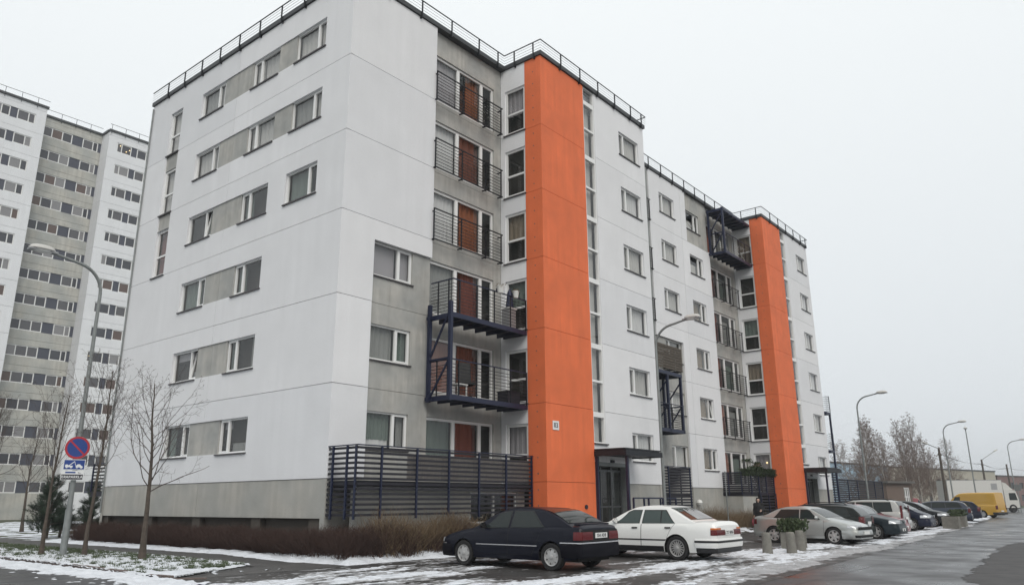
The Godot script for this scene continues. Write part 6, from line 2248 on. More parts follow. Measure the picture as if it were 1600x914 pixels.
	mpv.merge({"L": 4.4, "W": 1.76, "H": 1.62, "fo": 0.85, "wb": 2.7, "R": 0.32, "paint": sil2, "roof_rails": [1.9, 3.9], "tumble": 0.16,
		"sh": [[0, 0.68], [0.1, 0.76], [0.6, 0.92], [1.1, 1.0], [2.2, 1.02], [3.6, 1.04], [4.3, 1.05], [4.4, 1.0]],
		"top": [[0, 0.72], [0.12, 0.82], [0.6, 0.99], [1.1, 1.06], [1.4, 1.08], [4.2, 1.08], [4.4, 1.02]],
		"roof": [[0.85, 0.98], [1.0, 1.07], [1.7, 1.46], [2.05, 1.58], [2.7, 1.62], [3.7, 1.6], [4.12, 1.53], [4.28, 1.3], [4.35, 1.1], [4.38, 1.03]],
		"shield": [1.05, 1.8], "rear": [4.13, 4.33],
		"windows": [[1.35, 2.2, 1.8, 2.23, 1.06, 1.5], [2.3, 3.1, 2.33, 3.06, 1.06, 1.5], [3.16, 3.98, 3.12, 3.9, 1.07, 1.5]],
		"doors": [[1.25, 2.24, 1.23, 2.25], [2.26, 3.1, 2.27, 3.16]], "mirror": 1.45, "mirror_mat": sil2,
		"lamps": [["headlight", true, 0.40, 0.34, 0.74, 0.90, M.head_lens], ["tail_light", false, 0.66, 0.07, 0.75, 1.35, M.tail_red]],
		"bands": [["front_bumper", true, 0.55, 0.24, 0.62, 0.02, 0.025, sil2], ["rear_bumper", false, 0.5, 0.28, 0.66, 0.03, 0.03, sil2]]}, true)
	car("silver people carrier with roof rails backed towards the road, right of the red car", mpv, V(26.4, 0.0, 7.2), 0.0, "car", 0.95)
	var navy := paint(0.012, 0.016, 0.035)
	var pic := mpv.duplicate(true)
	pic.merge({"paint": navy, "L": 4.28, "mirror_mat": navy,
		"roof": [[0.55, 0.96], [0.75, 1.06], [1.55, 1.47], [1.95, 1.59], [2.6, 1.63], [3.5, 1.6], [3.95, 1.5], [4.15, 1.25], [4.23, 1.08], [4.26, 1.03]],
		"shield": [0.8, 1.66], "rear": [3.97, 4.2],
		"sh": [[0, 0.66], [0.1, 0.74], [0.5, 0.92], [1.0, 1.0], [2.2, 1.02], [3.6, 1.04], [4.2, 1.05], [4.28, 1.0]],
		"bands": [["front_bumper", true, 0.55, 0.24, 0.58, 0.02, 0.03, navy], ["rear_bumper", false, 0.5, 0.28, 0.66, 0.03, 0.03, navy]],
		"lamps": [["headlight", true, 0.36, 0.42, 0.66, 0.80, M.head_lens], ["tail_light", false, 0.66, 0.07, 0.75, 1.35, M.tail_red]]}, true)
	pic.erase("roof_rails")
	car("navy rounded people carrier facing the road, left of the black hatchback", pic, V(31.6, 0.0, 7.3), PI, "car", 0.95)
	var blackp := paint(0.010, 0.013, 0.016)
	var h3 := hatch.duplicate(true)
	h3.merge({"paint": blackp, "W": 1.76, "lamps": [["headlight", true, 0.30, 0.55, 0.62, 0.76, M.head_lens], ["tail_light", false, 0.55, 0.14, 0.72, 1.1, M.tail_red]], "wheel": alloy5,
		"bands": [["front_bumper", true, 0.55, 0.22, 0.56, 0.02, 0.03, blackp], ["rear_bumper", false, 0.5, 0.24, 0.60, 0.025, 0.03, blackp]]}, true)
	car("black hatchback with swept-back headlights facing the road, behind the low concrete planters", h3, V(38.6, 0.0, 6.9), PI)
	var bl := paint(0.02, 0.032, 0.06)
	var est := e.duplicate(true)
	est.merge({"paint": bl, "H": 1.46, "roof": [[0.98, 0.94], [1.15, 1.0], [1.85, 1.33], [2.2, 1.42], [2.8, 1.46], [3.8, 1.43], [4.2, 1.36], [4.48, 1.12], [4.58, 1.03], [4.62, 1.0]],
		"windows": [[1.46, 2.32, 1.94, 2.35, 1.0, 1.34], [2.4, 3.2, 2.43, 3.16, 1.0, 1.34], [3.26, 4.2, 3.22, 4.0, 1.02, 1.34]],
		"lamps": [["headlight", true, 0.40, 0.34, 0.66, 0.80, M.head_lens], ["tail_light", false, 0.6, 0.14, 0.70, 0.96, M.tail_red]],
		"bands": [["front_bumper", true, 0.55, 0.22, 0.56, 0.02, 0.025, bl], ["rear_bumper", false, 0.5, 0.24, 0.62, 0.03, 0.03, bl]]}, true)
	est.erase("roof_rails")
	car("dark blue estate backed towards the road, left of the yellow van", est, V(46.5, 0.0, 6.4), 0.12)
	var h4 := hatch.duplicate(true)
	h4.paint = navy
	h4.bands = [["front_bumper", true, 0.5, 0.22, 0.54, 0.02, 0.025, navy], ["rear_bumper", false, 0.5, 0.24, 0.60, 0.025, 0.03, navy]]
	car("small navy hatchback half hidden behind the dark blue estate", h4, V(52.0, 0.0, 6.4), 0.12)
	# yellow panel van
	var yel := paint(0.50, 0.28, 0.02, 0.0, 0.45)
	var van := {"name": "yellow_van", "L": 5.1, "W": 1.98, "H": 2.25, "fo": 0.85, "wb": 3.0, "R": 0.33, "clear": 0.24, "paint": yel, "tumble": 0.08,
		"sh": [[0, 0.75], [0.1, 0.85], [0.5, 1.05], [0.9, 1.14], [2.0, 1.16], [5.0, 1.16], [5.1, 1.14]],
		"top": [[0, 0.8], [0.12, 0.92], [0.5, 1.1], [0.9, 1.18], [5.1, 1.18]],
		"roof": [[0.5, 1.0], [0.65, 1.16], [1.35, 1.85], [1.7, 2.12], [2.1, 2.22], [3.0, 2.25], [4.9, 2.24], [5.04, 2.18], [5.08, 1.4], [5.09, 1.12]],
		"shield": [0.7, 1.42], "rear": [],
		"windows": [[1.05, 1.9, 1.5, 1.93, 1.2, 1.85]], "doors": [[0.98, 1.96, 1.0, 1.97], [2.0, 2.9, 2.0, 2.9]], "mirror": 1.2, "mirror_mat": M.rubber,
		"lamps": [["headlight", true, 0.45, 0.3, 0.72, 0.92, M.head_lens], ["tail_light", false, 0.80, 0.10, 0.75, 1.1, M.tail_red]],
		"bands": [["front_bumper", true, 0.6, 0.26, 0.62, 0.03, 0.03, blk], ["rear_bumper", false, 0.35, 0.3, 0.5, 0.04, 0.02, blk]], "wheel": {"spokes": 8, "wide": 0.09, "mat": M.sign_back}, "front_plate": 0.5}
	car("yellow panel van with its rear towards the viewer, at the far end of the row", van, V(66.5, 0.0, 5.7), -0.30, "van", 0.95)
	build_truck()
	# traffic beyond
	var far_white := hatch.duplicate(true)
	far_white.paint = white
	far_white.merge({"name": "distant_car", "H": 1.46}, true)
	car("white car in the traffic at the right edge, behind the yellow van", far_white, V(122.0, 0.0, 6.6), -0.9)
	var fw2 := mpv.duplicate(true)
	fw2.merge({"name": "distant_car", "paint": white}, true)
	fw2.erase("roof_rails")
	car("white minibus in the traffic at the far right edge", fw2, V(130.0, 0.0, 9.6), -0.9)
	var fr3 := van.duplicate(true)
	var redv := paint(0.3, 0.02, 0.03, 0.0, 0.5)
	fr3.merge({"name": "distant_van", "paint": redv}, true)
	car("small red van by the tail of the white truck", fr3, V(99.0, 0.0, -6.5), -1.9, "van", 0.8)
	var fg := hatch.duplicate(true)
	fg.merge({"name": "distant_car", "paint": silver}, true)
	car("pale grey car standing beyond the row, below the brown kiosk", fg, V(63.0, 0.0, -1.0), -1.2)


func build_truck() -> void:
	var t := thing("box_truck", "white box truck with a pale cab, passing behind the yellow van", "truck", V(98.2, 0, 1.3), -0.885)
	# local +x is its direction of travel
	var m := MB.new()
	m.bevel_box(V(-4.2, 1.05, -1.22), V(2.6, 3.82, 1.22), 0.04)
	obj("cargo_box", m, flat(0.62, 0.62, 0.6, 0.5), t)
	m = MB.new()
	m.box(V(-4.21, 3.825, -1.23), V(2.61, 3.88, 1.23)); m.box(V(-4.23, 1.0, -1.23), V(2.61, 1.045, 1.23))
	obj("box_rim", m, M.sign_back, t)
	m = MB.new()
	m.box(V(-4.1, 0.7, -0.45), V(4.3, 0.98, 0.45)); m.box(V(-1.6, 0.45, -1.1), V(0.4, 0.9, 1.1))
	obj("chassis", m, M.under, t)
	m = MB.new()
	m.prism(PackedVector2Array([Vector2(2.75, 0.55), Vector2(4.45, 0.55), Vector2(4.5, 1.35), Vector2(4.25, 2.35), Vector2(4.1, 2.62), Vector2(2.75, 2.7)]), -1.1, 1.1)
	var w := paint(0.6, 0.6, 0.57, 0.0, 0.4)
	obj("cab", m, w, t)
	m = MB.new()
	m.prism(PackedVector2Array([Vector2(2.8, 2.71), Vector2(4.0, 2.66), Vector2(3.2, 3.5), Vector2(2.8, 3.6)]), -0.95, 0.95)
	obj("wind_deflector", m, w, t)
	m = MB.new()
	m.quad(V(4.49, 1.45, 1.0), V(4.49, 1.45, -1.0), V(4.27, 2.32, -0.95), V(4.27, 2.32, 0.95))
	obj("windscreen", m, M.car_glass, t)
	m = MB.new()
	m.quad(V(3.3, 1.45, 1.105), V(4.3, 1.45, 1.105), V(4.12, 2.3, 1.105), V(3.3, 2.3, 1.105)); m.quad(V(4.3, 1.45, -1.105), V(3.3, 1.45, -1.105), V(3.3, 2.3, -1.105), V(4.12, 2.3, -1.105))
	obj("side_window", m, M.car_glass, t)
	m = MB.new()
	m.box(V(4.455, 0.45, -1.12), V(4.6, 0.95, 1.12))
	obj("bumper", m, M.rubber, t)
	for s in [-1.0, 1.0]:
		m = MB.new()
		m.box(V(4.605, 0.65, s * 0.85 - 0.16), V(4.63, 0.85, s * 0.85 + 0.16))
		obj("headlight", m, M.tail_amber if s > 0 else M.head_lens, t)
		for x in [3.6, -2.8]:
			var ww := part_node("wheel", t, Transform3D(Basis(V(1, 0, 0), PI / 2 * s), V(x, 0.48, s * 1.0)))
			var ty := MB.new()
			ty.lathe([Vector2(0.28, -0.13), Vector2(0.45, -0.14), Vector2(0.48, -0.1), Vector2(0.48, 0.1), Vector2(0.45, 0.14), Vector2(0.28, 0.13)], 24)
			obj("tyre", ty, M.tyre, ww)
			var rm := MB.new()
			rm.lathe([Vector2(0.28, 0.1), Vector2(0.1, 0.04), Vector2(0.08, 0.12), Vector2(0.001, 0.12)], 18)
			obj("rim", rm, M.under, ww)
	m = MB.new()
	m.box(V(1.2, 2.7, 1.222), V(1.95, 3.45, 1.23))
	obj("side_sign", m, M.sign_back, t)


# ---------------------------------------------------------------- trees and hedges
func limb(mb: MB, p: Vector3, dir: Vector3, ln: float, r: float, depth: int, o: Dictionary) -> void:
	var n := maxi(2, int(ln / o.step))
	var pts := PackedVector3Array([p]); var rs := PackedFloat32Array([r])
	var d := dir
	var kids := []
	var r1: float = maxf(o.tip, r * o.taper)
	for i in range(1, n + 1):
		var f := float(i) / n
		d = (d + V(rng.randfn(), rng.randfn(), rng.randfn()) * o.wander + V(0, o.lift[mini(depth, o.lift.size() - 1)], 0)).normalized()
		p += d * ln / n
		pts.append(p); rs.append(lerpf(r, r1, f))
		if depth < o.depth and f > o.bare[mini(depth, o.bare.size() - 1)]:
			var per: float = o.kids[mini(depth, o.kids.size() - 1)] / float(n)
			var cnt := int(per) + (1 if rng.randf() < per - int(per) else 0)
			for k in cnt: kids.append([p, d, f, lerpf(r, r1, f)])
	mb.tube(pts, rs, 5 if r > 0.03 else 3)
	for q in kids:
		var a := rng.randf() * TAU
		var s: Vector3 = q[1].cross(V(cos(a), 0.3, sin(a))).normalized()
		var an: float = o.angle[mini(depth, o.angle.size() - 1)] * rng.randf_range(0.75, 1.25)
		var nd: Vector3 = (q[1] * cos(an) + s * sin(an)).normalized()
		var l: float = ln * o.ratio[mini(depth, o.ratio.size() - 1)] * rng.randf_range(0.6, 1.15) * (1.15 - 0.65 * q[2])
		limb(mb, q[0], nd, l, maxf(o.tip, q[3] * o.thin), depth + 1, o)


func bare_tree(called: String, label: String, at: Vector3, h: float, r: float, o: Dictionary, seed_: int, bark: Material, twigs: Material, group := "") -> void:
	rng.seed = seed_
	var t := thing(called, label, "tree", at, 0.0, group)
	var tr := MB.new()
	var pts := PackedVector3Array(); var rs := PackedFloat32Array()
	var p := Vector3.ZERO; var d := V(0, 1, 0)
	var n := 14
	var marks := []
	for i in n + 1:
		var f := float(i) / n
		pts.append(p); rs.append(lerpf(r, 0.012, pow(f, 0.8)) + 0.35 * r * pow(1.0 - f, 14.0))
		marks.append([p, d, f, rs[-1]])
		d = (d + V(rng.randfn(), 0, rng.randfn()) * o.get("sway", 0.03) + V(0, 0.1, 0)).normalized()
		p += d * h / n
	tr.tube(pts, rs, 9)
	obj("trunk", tr, bark, t)
	var cr := MB.new()
	var total: int = o.main
	for k in total:
		var f: float = lerpf(o.from, 0.97, pow(float(k) / total, o.get("crowd", 1.0)))
		var i := int(f * n); var u := f * n - i
		var q: Vector3 = marks[i][0].lerp(marks[mini(i + 1, n)][0], u)
		var a := k * 2.399 + rng.randf() * 0.6
		var an: float = o.main_angle * rng.randf_range(0.8, 1.2) * lerpf(1.15, 0.6, f)
		var nd := V(cos(a) * sin(an), cos(an), sin(a) * sin(an))
		var l: float = h * o.reach * (1.0 - pow((f - o.from) / (1.0 - o.from), 1.5) * 0.8) * rng.randf_range(0.7, 1.15)
		limb(cr, q, nd, l, maxf(o.tip, marks[i][3] * o.get("branch_r", 0.42)), 0, o)
	obj("crown", cr, twigs, t)


func hedge(called: String, label: String, spots: Array, mat: Material, hgt: float, seed_: int, twigs := 9, fat := 1.0) -> void:
	# bushes of bare upright shoots, thousands of them
	rng.seed = seed_
	var t := thing(called, label, "hedge")
	var variants := []
	for v in 3:
		var mb := MB.new()
		for k in twigs:
			var p := V(rng.randfn() * 0.06, 0, rng.randfn() * 0.06)
			var d := V(rng.randfn() * 0.3, 1.0, rng.randfn() * 0.3).normalized()
			var pts := PackedVector3Array([p]); var rs := PackedFloat32Array([0.0055 * fat])
			var l := rng.randf_range(0.6, 1.0)
			for i in 3:
				d = (d + V(rng.randfn(), rng.randf() * 0.5, rng.randfn()) * 0.2).normalized()
				p += d * l / 3.0
				pts.append(p); rs.append((0.0048 - i * 0.0011) * fat)
				if i < 3:
					var q := p + (d + V(rng.randfn(), 0.2, rng.randfn()) * 0.7).normalized() * rng.randf_range(0.12, 0.3)
					mb.tube(PackedVector3Array([p, q]), PackedFloat32Array([0.003 * fat, 0.0015 * fat]), 3)
			mb.tube(pts, rs, 3)
		variants.append(mb.mesh())
	for v in 3:
		var mm := MultiMesh.new()
		mm.transform_format = MultiMesh.TRANSFORM_3D
		mm.mesh = variants[v]
		var list := []
		for i in range(v, spots.size(), 3):
			var s: float = hgt * rng.randf_range(0.7, 1.1) * spots[i].w
			list.append(Transform3D(Basis(Vector3.UP, rng.randf() * TAU).scaled(V(1.0, s, 1.0)), V(spots[i].x, spots[i].y, spots[i].z)))
		mm.instance_count = list.size()
		for i in list.size(): mm.set_instance_transform(i, list[i])
		var o := MultiMeshInstance3D.new()
		o.name = "shoots"
		o.multimesh = mm
		o.material_override = mat
		t.add_child(o, true)
		o.set_meta("kind", "stuff")


func conifer(label: String, at: Vector3, h: float, w: float, seed_: int) -> void:
	rng.seed = seed_
	var t := thing("young_pine", label, "tree", at)
	var m := MB.new()
	m.tube(PackedVector3Array([V(0, -0.1, 0), V(0.03, h * 0.5, 0), V(0, h * 0.97, 0.02)]), PackedFloat32Array([0.07, 0.05, 0.01]), 7)
	obj("trunk", m, M.bark, t)
	var br := MB.new()
	var spray := MB.new()
	for k in 46:
		var a := rng.randf() * TAU; var b := rng.randf_range(-0.1, 1.0)
		var d := V(cos(a), b, sin(a)).normalized()
		var p := V(0, k * 0.006, 0)
		var s := d.cross(V(0, 1, 0.2)).normalized() * 0.006
		spray.tri(p - s, p + s, p + d * rng.randf_range(0.09, 0.15))
	var list := []
	var rows := int(h / 0.16)
	for i in rows:
		var f := (i + 0.5) / rows
		if f < 0.10: continue
		var reach := w * pow(1.0 - f, 0.75) * rng.randf_range(0.75, 1.15)
		for k in 6:
			var a := rng.randf() * TAU
			var base := V(0, f * h, 0)
			var tip := base + V(cos(a) * reach, reach * 0.25, sin(a) * reach)
			br.tube(PackedVector3Array([base, base.lerp(tip, 0.6) - V(0, 0.03, 0), tip]), PackedFloat32Array([0.014, 0.009, 0.004]), 3)
			var n := int(3 + reach * 9.0)
			for j in n:
				var u := lerpf(0.25, 1.0, float(j) / n) + rng.randf() * 0.06
				var p := base.lerp(tip, u) + V(rng.randfn(), rng.randfn() * 0.6, rng.randfn()) * 0.05
				var up := (tip - base).normalized() * 0.8 + V(0, 0.7, 0) + V(rng.randfn(), rng.randfn(), rng.randfn()) * 0.35
				var y := up.normalized(); var x := y.cross(V(rng.randfn(), 0.1, rng.randfn())).normalized()
				list.append(Transform3D(Basis(x, y, x.cross(y)).scaled(Vector3.ONE * rng.randf_range(0.8, 1.25)), p))
	obj("branches", br, M.bark, t)
	var mm := MultiMesh.new()
	mm.transform_format = MultiMesh.TRANSFORM_3D
	mm.mesh = spray.mesh()
	mm.instance_count = list.size()
	for i in list.size(): mm.set_instance_transform(i, list[i])
	var o := MultiMeshInstance3D.new()
	o.name = "needles"
	o.multimesh = mm
	o.material_override = M.needle
	t.add_child(o)
	o.set_meta("kind", "stuff")


func build_plants() -> void:
	var street := {"main": 26, "from": 0.37, "main_angle": 0.95, "reach": 0.50, "step": 0.13, "wander": 0.09, "lift": [0.05, 0.03, 0.0], "bare": [0.15, 0.1, 0.1], "kids": [6.0, 4.0, 1.5], "depth": 3, "angle": [0.7, 0.75, 0.8], "ratio": [0.42, 0.42, 0.4], "thin": 0.55, "tip": 0.003, "taper": 0.35, "branch_r": 0.33}
	bare_tree("street_tree", "bare young street tree right of the lamp post, in front of the gable", V(-3.7, 0.08, -2.95), 4.75, 0.085, street, 41, M.bark, M.twig, "bare trees on the verge")
	var s2 := street.duplicate(true)
	s2.main = 22; s2.from = 0.42; s2.main_angle = 0.5
	bare_tree("street_tree", "slender bare street tree just right of the lamp post's foot", V(-3.95, 0.08, -5.95), 5.4, 0.062, s2, 42, M.bark, M.twig, "bare trees on the verge")
	var s3 := street.duplicate(true)
	s3.main = 20; s3.main_angle = 0.75
	bare_tree("street_tree", "bare street tree left of the lamp post, in front of a pine", V(-4.5, 0.08, -7.6), 4.8, 0.062, s3, 43, M.bark, M.twig, "bare trees on the verge")
	s3.main = 24
	bare_tree("lawn_tree", "bare tree at the left edge of the picture, on the lawn before the tower", V(-1.6, 0.09, -24.0), 6.2, 0.10, s3, 44, M.bark, M.twig, "bare trees on the lawn")
	bare_tree("lawn_tree", "bare tree on the lawn between the left edge and the pines", V(2.6, 0.09, -30.0), 5.5, 0.09, s3, 45, M.bark, M.twig, "bare trees on the lawn")
	bare_tree("lawn_tree", "bare tree on the lawn behind the lamp post, by the building's rear corner", V(5.5, 0.09, -27.0), 6.0, 0.09, s3, 49, M.bark, M.twig, "bare trees on the lawn")
	conifer("dark young pine left of the lamp post", V(-0.2, 0.09, -19.0), 2.5, 1.05, 51)
	conifer("smaller dark pine right of the lamp post, by the building's rear corner", V(1.4, 0.09, -18.6), 2.3, 0.6, 52)
	conifer("low pine bush between the two taller pines", V(0.9, 0.09, -20.5), 1.2, 0.9, 53)
	# birches far down the street
	var birch := {"main": 52, "from": 0.14, "main_angle": 0.62, "reach": 0.30, "step": 0.4, "wander": 0.10, "lift": [0.02, -0.10, -0.22], "bare": [0.12, 0.1, 0.1], "kids": [12.0, 9.0, 3.0], "depth": 2, "angle": [0.6, 0.7, 0.8], "ratio": [0.42, 0.5, 0.5], "thin": 0.5, "tip": 0.0075, "taper": 0.3, "branch_r": 0.4, "sway": 0.05}
	var bl := ["leftmost bare birch, half in front of the blue hall", "second bare birch, behind the bent lamp past the building", "third bare birch from the building, leaning a little", "fourth bare birch, thin crown above the brown kiosk", "tallest bare birch, with a full drooping crown", "lone bare birch right of the others, behind the thin straight lamp"]
	var bp := [[84.3, -8.2, 11.0], [90.1, -8.6, 11.2], [89.2, -6.2, 10.4], [96.2, -6.2, 11.6], [101.5, -5.6, 12.6], [136.5, -7.5, 11.6]]
	for i in 6:
		bare_tree("birch", bl[i], V(bp[i][0], 0, bp[i][1]), bp[i][2], 0.14, birch, 60 + i, M.birch_bark, M.birch_twig, "bare birches past the building")
	bare_tree("birch", "bare birch between the second and third, leaning over the fence", V(93.0, 0, -7.2), 9.8, 0.12, birch, 67, M.birch_bark, M.birch_twig, "bare birches past the building")
	bare_tree("birch", "slim bare birch just left of the tallest one", V(99.0, 0, -6.3), 10.6, 0.12, birch, 68, M.birch_bark, M.birch_twig, "bare birches past the building")
	bare_tree("birch", "bare birch to the right of the tallest one, before the cream block", V(107.0, 0, -5.4), 10.0, 0.12, birch, 69, M.birch_bark, M.birch_twig, "bare birches past the building")
	var low := birch.duplicate(true)
	low.merge({"main": 34, "from": 0.05, "reach": 0.5, "main_angle": 0.8}, true)
	bare_tree("birch", "low bushy bare birch between the taller ones and the cream block", V(108.0, 0, -7.0), 7.5, 0.1, low, 71, M.birch_bark, M.birch_twig, "bare birches past the building")
	bare_tree("birch", "bushy bare tree at the left of the birches, against the blue hall", V(95.0, 0, -12.5), 9.0, 0.12, low, 72, M.birch_bark, M.birch_twig, "bare birches past the building")
	bare_tree("birch", "bare tree behind the white truck's tail", V(125.0, 0, -9.0), 8.0, 0.12, low, 73, M.birch_bark, M.birch_twig, "bare birches past the building")
	low.main = 26
	bare_tree("birch", "low brown scrub tree under the left birches, behind the dark fence", V(88.0, 0, -9.5), 5.5, 0.09, low, 74, M.birch_bark, M.birch_twig, "bare birches past the building")
	bare_tree("birch", "low brown scrub tree behind the brown kiosk", V(97.0, 0, -8.0), 5.8, 0.09, low, 75, M.birch_bark, M.birch_twig, "bare birches past the building")
	# hedges
	rng.seed = 900
	var a := []
	for i in 2100:
		var z := -14.8 + rng.randf() * 14.9; var x := rng.randf_range(-0.75, -0.1)
		a.append(Vector4(x, bed_height(x, minf(z, -0.01)) - 0.03, z, 0.88 + 0.12 * sin(z * 2.1) * sin(z * 0.7 + 1.0)))
	for i in 380:
		var x := rng.randf_range(-0.75, 0.6); var z := rng.randf_range(0.0, 2.0)
		a.append(Vector4(x, bed_height(x, z) - 0.03, z, 0.95))
	hedge("hedge", "low dark reddish hedge of bare shoots along the gable", a, M.hedge_red, 0.76, 901)
	var b := []
	for i in 420:
		var x := 0.4 + rng.randf() * 8.4; var z := 1.8 + rng.randfn() * 0.15
		z = clampf(z, 1.5, 2.15)
		b.append(Vector4(x, bed_height(x, z) - 0.03, z, 0.85 + 0.25 * sin(x * 1.3 + 0.5) * sin(x * 0.53 + 2.0) + 0.1 * rng.randfn()))
	hedge("hedge", "taller tan and brown bushes of bare shoots before the near terrace fence", b, M.hedge_tan, 1.1, 902, 7, 1.5)
	var c := []
	for i in 420:
		var x := -0.2 + pow(rng.randf(), 1.3) * 9.0; var z := clampf(1.8 + rng.randfn() * 0.2, 1.5, 2.2)
		c.append(Vector4(x, bed_height(x, z) - 0.03, z, 0.75 + 0.2 * sin(x * 2.1)))
	hedge("hedge", "darker brown shoots mixed into the bushes before the near terrace fence", c, M.hedge_red, 1.08, 904, 7, 1.4)
	var d := []
	for i in 800:
		var x := 17.5 + rng.randf() * 22.0; var z := clampf(1.35 + rng.randfn() * 0.25, 0.9, 1.9)
		d.append(Vector4(x, bed_height(x, z) - 0.03, z, 0.85 + 0.3 * sin(x * 0.9) * sin(x * 0.37)))
	hedge("hedge", "tan bare bushes along the far half of the building, behind the silver saloon", d, M.hedge_tan, 1.0, 903)


# ---------------------------------------------------------------- the person
func cap_dist(p: Vector3, a: Vector3, b: Vector3, ra: float, rb: float) -> float:
	var ab := b - a
	var t := clampf((p - a).dot(ab) / maxf(ab.length_squared(), 1e-9), 0.0, 1.0)
	return p.distance_to(a + ab * t) - lerpf(ra, rb, t)


func surface_net(mb: MB, bones: Array, cell: float, blend: float) -> void:
	# bones: [a, b, ra, rb]; meshes their smooth union
	var lo := Vector3.ONE * 1e9; var hi := -Vector3.ONE * 1e9
	for q in bones:
		var r: float = maxf(q[2], q[3]) + cell * 2.0
		for e in [q[0], q[1]]:
			lo = lo.min(e - Vector3.ONE * r); hi = hi.max(e + Vector3.ONE * r)
	var nx := int((hi.x - lo.x) / cell) + 2; var ny := int((hi.y - lo.y) / cell) + 2; var nz := int((hi.z - lo.z) / cell) + 2
	var far := 1e3
	var F := PackedFloat32Array()
	F.resize(nx * ny * nz)
	F.fill(far)
	for q in bones:
		var r: float = maxf(q[2], q[3]) + cell * 2.5 + blend
		var a: Vector3 = (q[0].min(q[1]) - Vector3.ONE * r - lo) / cell
		var b: Vector3 = (q[0].max(q[1]) + Vector3.ONE * r - lo) / cell
		for k in range(maxi(0, int(a.z)), mini(nz, int(b.z) + 2)):
			for j in range(maxi(0, int(a.y)), mini(ny, int(b.y) + 2)):
				for i in range(maxi(0, int(a.x)), mini(nx, int(b.x) + 2)):
					var id := (k * ny + j) * nx + i
					var d := cap_dist(lo + V(i, j, k) * cell, q[0], q[1], q[2], q[3])
					var f := F[id]
					var h := maxf(blend - absf(f - d), 0.0) / blend
					F[id] = minf(f, d) - h * h * blend * 0.25
	var at := {}
	var nrm := {}
	var corner := [0, 1, nx, nx + 1, nx * ny, nx * ny + 1, nx * ny + nx, nx * ny + nx + 1]
	for k in nz - 1:
		for j in ny - 1:
			for i in nx - 1:
				var id := (k * ny + j) * nx + i
				var neg := 0
				for c in corner:
					if F[id + c] < 0.0: neg += 1
				if neg == 0 or neg == 8: continue
				var s := Vector3.ZERO; var cnt := 0
				for e in [[0, 1], [2, 3], [4, 5], [6, 7], [0, 2], [1, 3], [4, 6], [5, 7], [0, 4], [1, 5], [2, 6], [3, 7]]:
					var fa := F[id + corner[e[0]]]; var fb := F[id + corner[e[1]]]
					if (fa < 0.0) == (fb < 0.0): continue
					var u := fa / (fa - fb)
					var pa := V(e[0] & 1, (e[0] >> 1) & 1, e[0] >> 2); var pb := V(e[1] & 1, (e[1] >> 1) & 1, e[1] >> 2)
					s += pa.lerp(pb, u); cnt += 1
				at[id] = lo + (V(i, j, k) + s / cnt) * cell
				nrm[id] = V(F[id + 1] - F[id] + F[id + corner[7]] - F[id + corner[6]], F[id + nx] - F[id] + F[id + corner[7]] - F[id + corner[5]], F[id + nx * ny] - F[id] + F[id + corner[7]] - F[id + corner[3]]).normalized()
	for id in at:
		for ax in 3:
			var st: int = [1, nx, nx * ny][ax]
			var u: int = [nx, nx * ny, 1][ax]; var w: int = [nx * ny, 1, nx][ax]
			var fa := F[id]; var fb := F[id + st]
			if (fa < 0.0) == (fb < 0.0): continue
			if not (at.has(id - u) and at.has(id - w) and at.has(id - u - w)): continue
			var q := [id, id - u, id - u - w, id - w]
			if fa < 0.0: q.reverse()
			mb.squad(at[q[3]], at[q[2]], at[q[1]], at[q[0]], nrm[q[3]], nrm[q[2]], nrm[q[1]], nrm[q[0]])


func hand_bones(wrist: Vector3, palm_dir: Vector3, side: Vector3, curl: float) -> Array:
	var out := []
	var nrm := palm_dir.cross(side).normalized()
	var pe := wrist + palm_dir * 0.085
	for k in 4:
		var o := side * (0.030 - 0.02 * k)
		out.append([wrist + o * 0.6 + palm_dir * 0.01, pe + o, 0.014, 0.012])
		var l: float = [0.068, 0.076, 0.072, 0.056][k]
		var p := pe + o; var d := palm_dir
		for s in 3:
			d = (d + nrm * curl * (0.5 + 0.4 * s)).normalized()
			var q: Vector3 = p + d * l * [0.45, 0.32, 0.25][s]
			out.append([p, q, 0.0095 - s * 0.0008, 0.0088 - s * 0.0009])
			p = q
	var tb := wrist + palm_dir * 0.025 + side * 0.03
	var tm := tb + (palm_dir * 0.6 + side * 0.8 + nrm * 0.3).normalized() * 0.042
	out.append([tb, tm, 0.013, 0.0105])
	out.append([tm, tm + (palm_dir + nrm * (0.3 + curl)).normalized() * 0.034, 0.0105, 0.009])
	return out


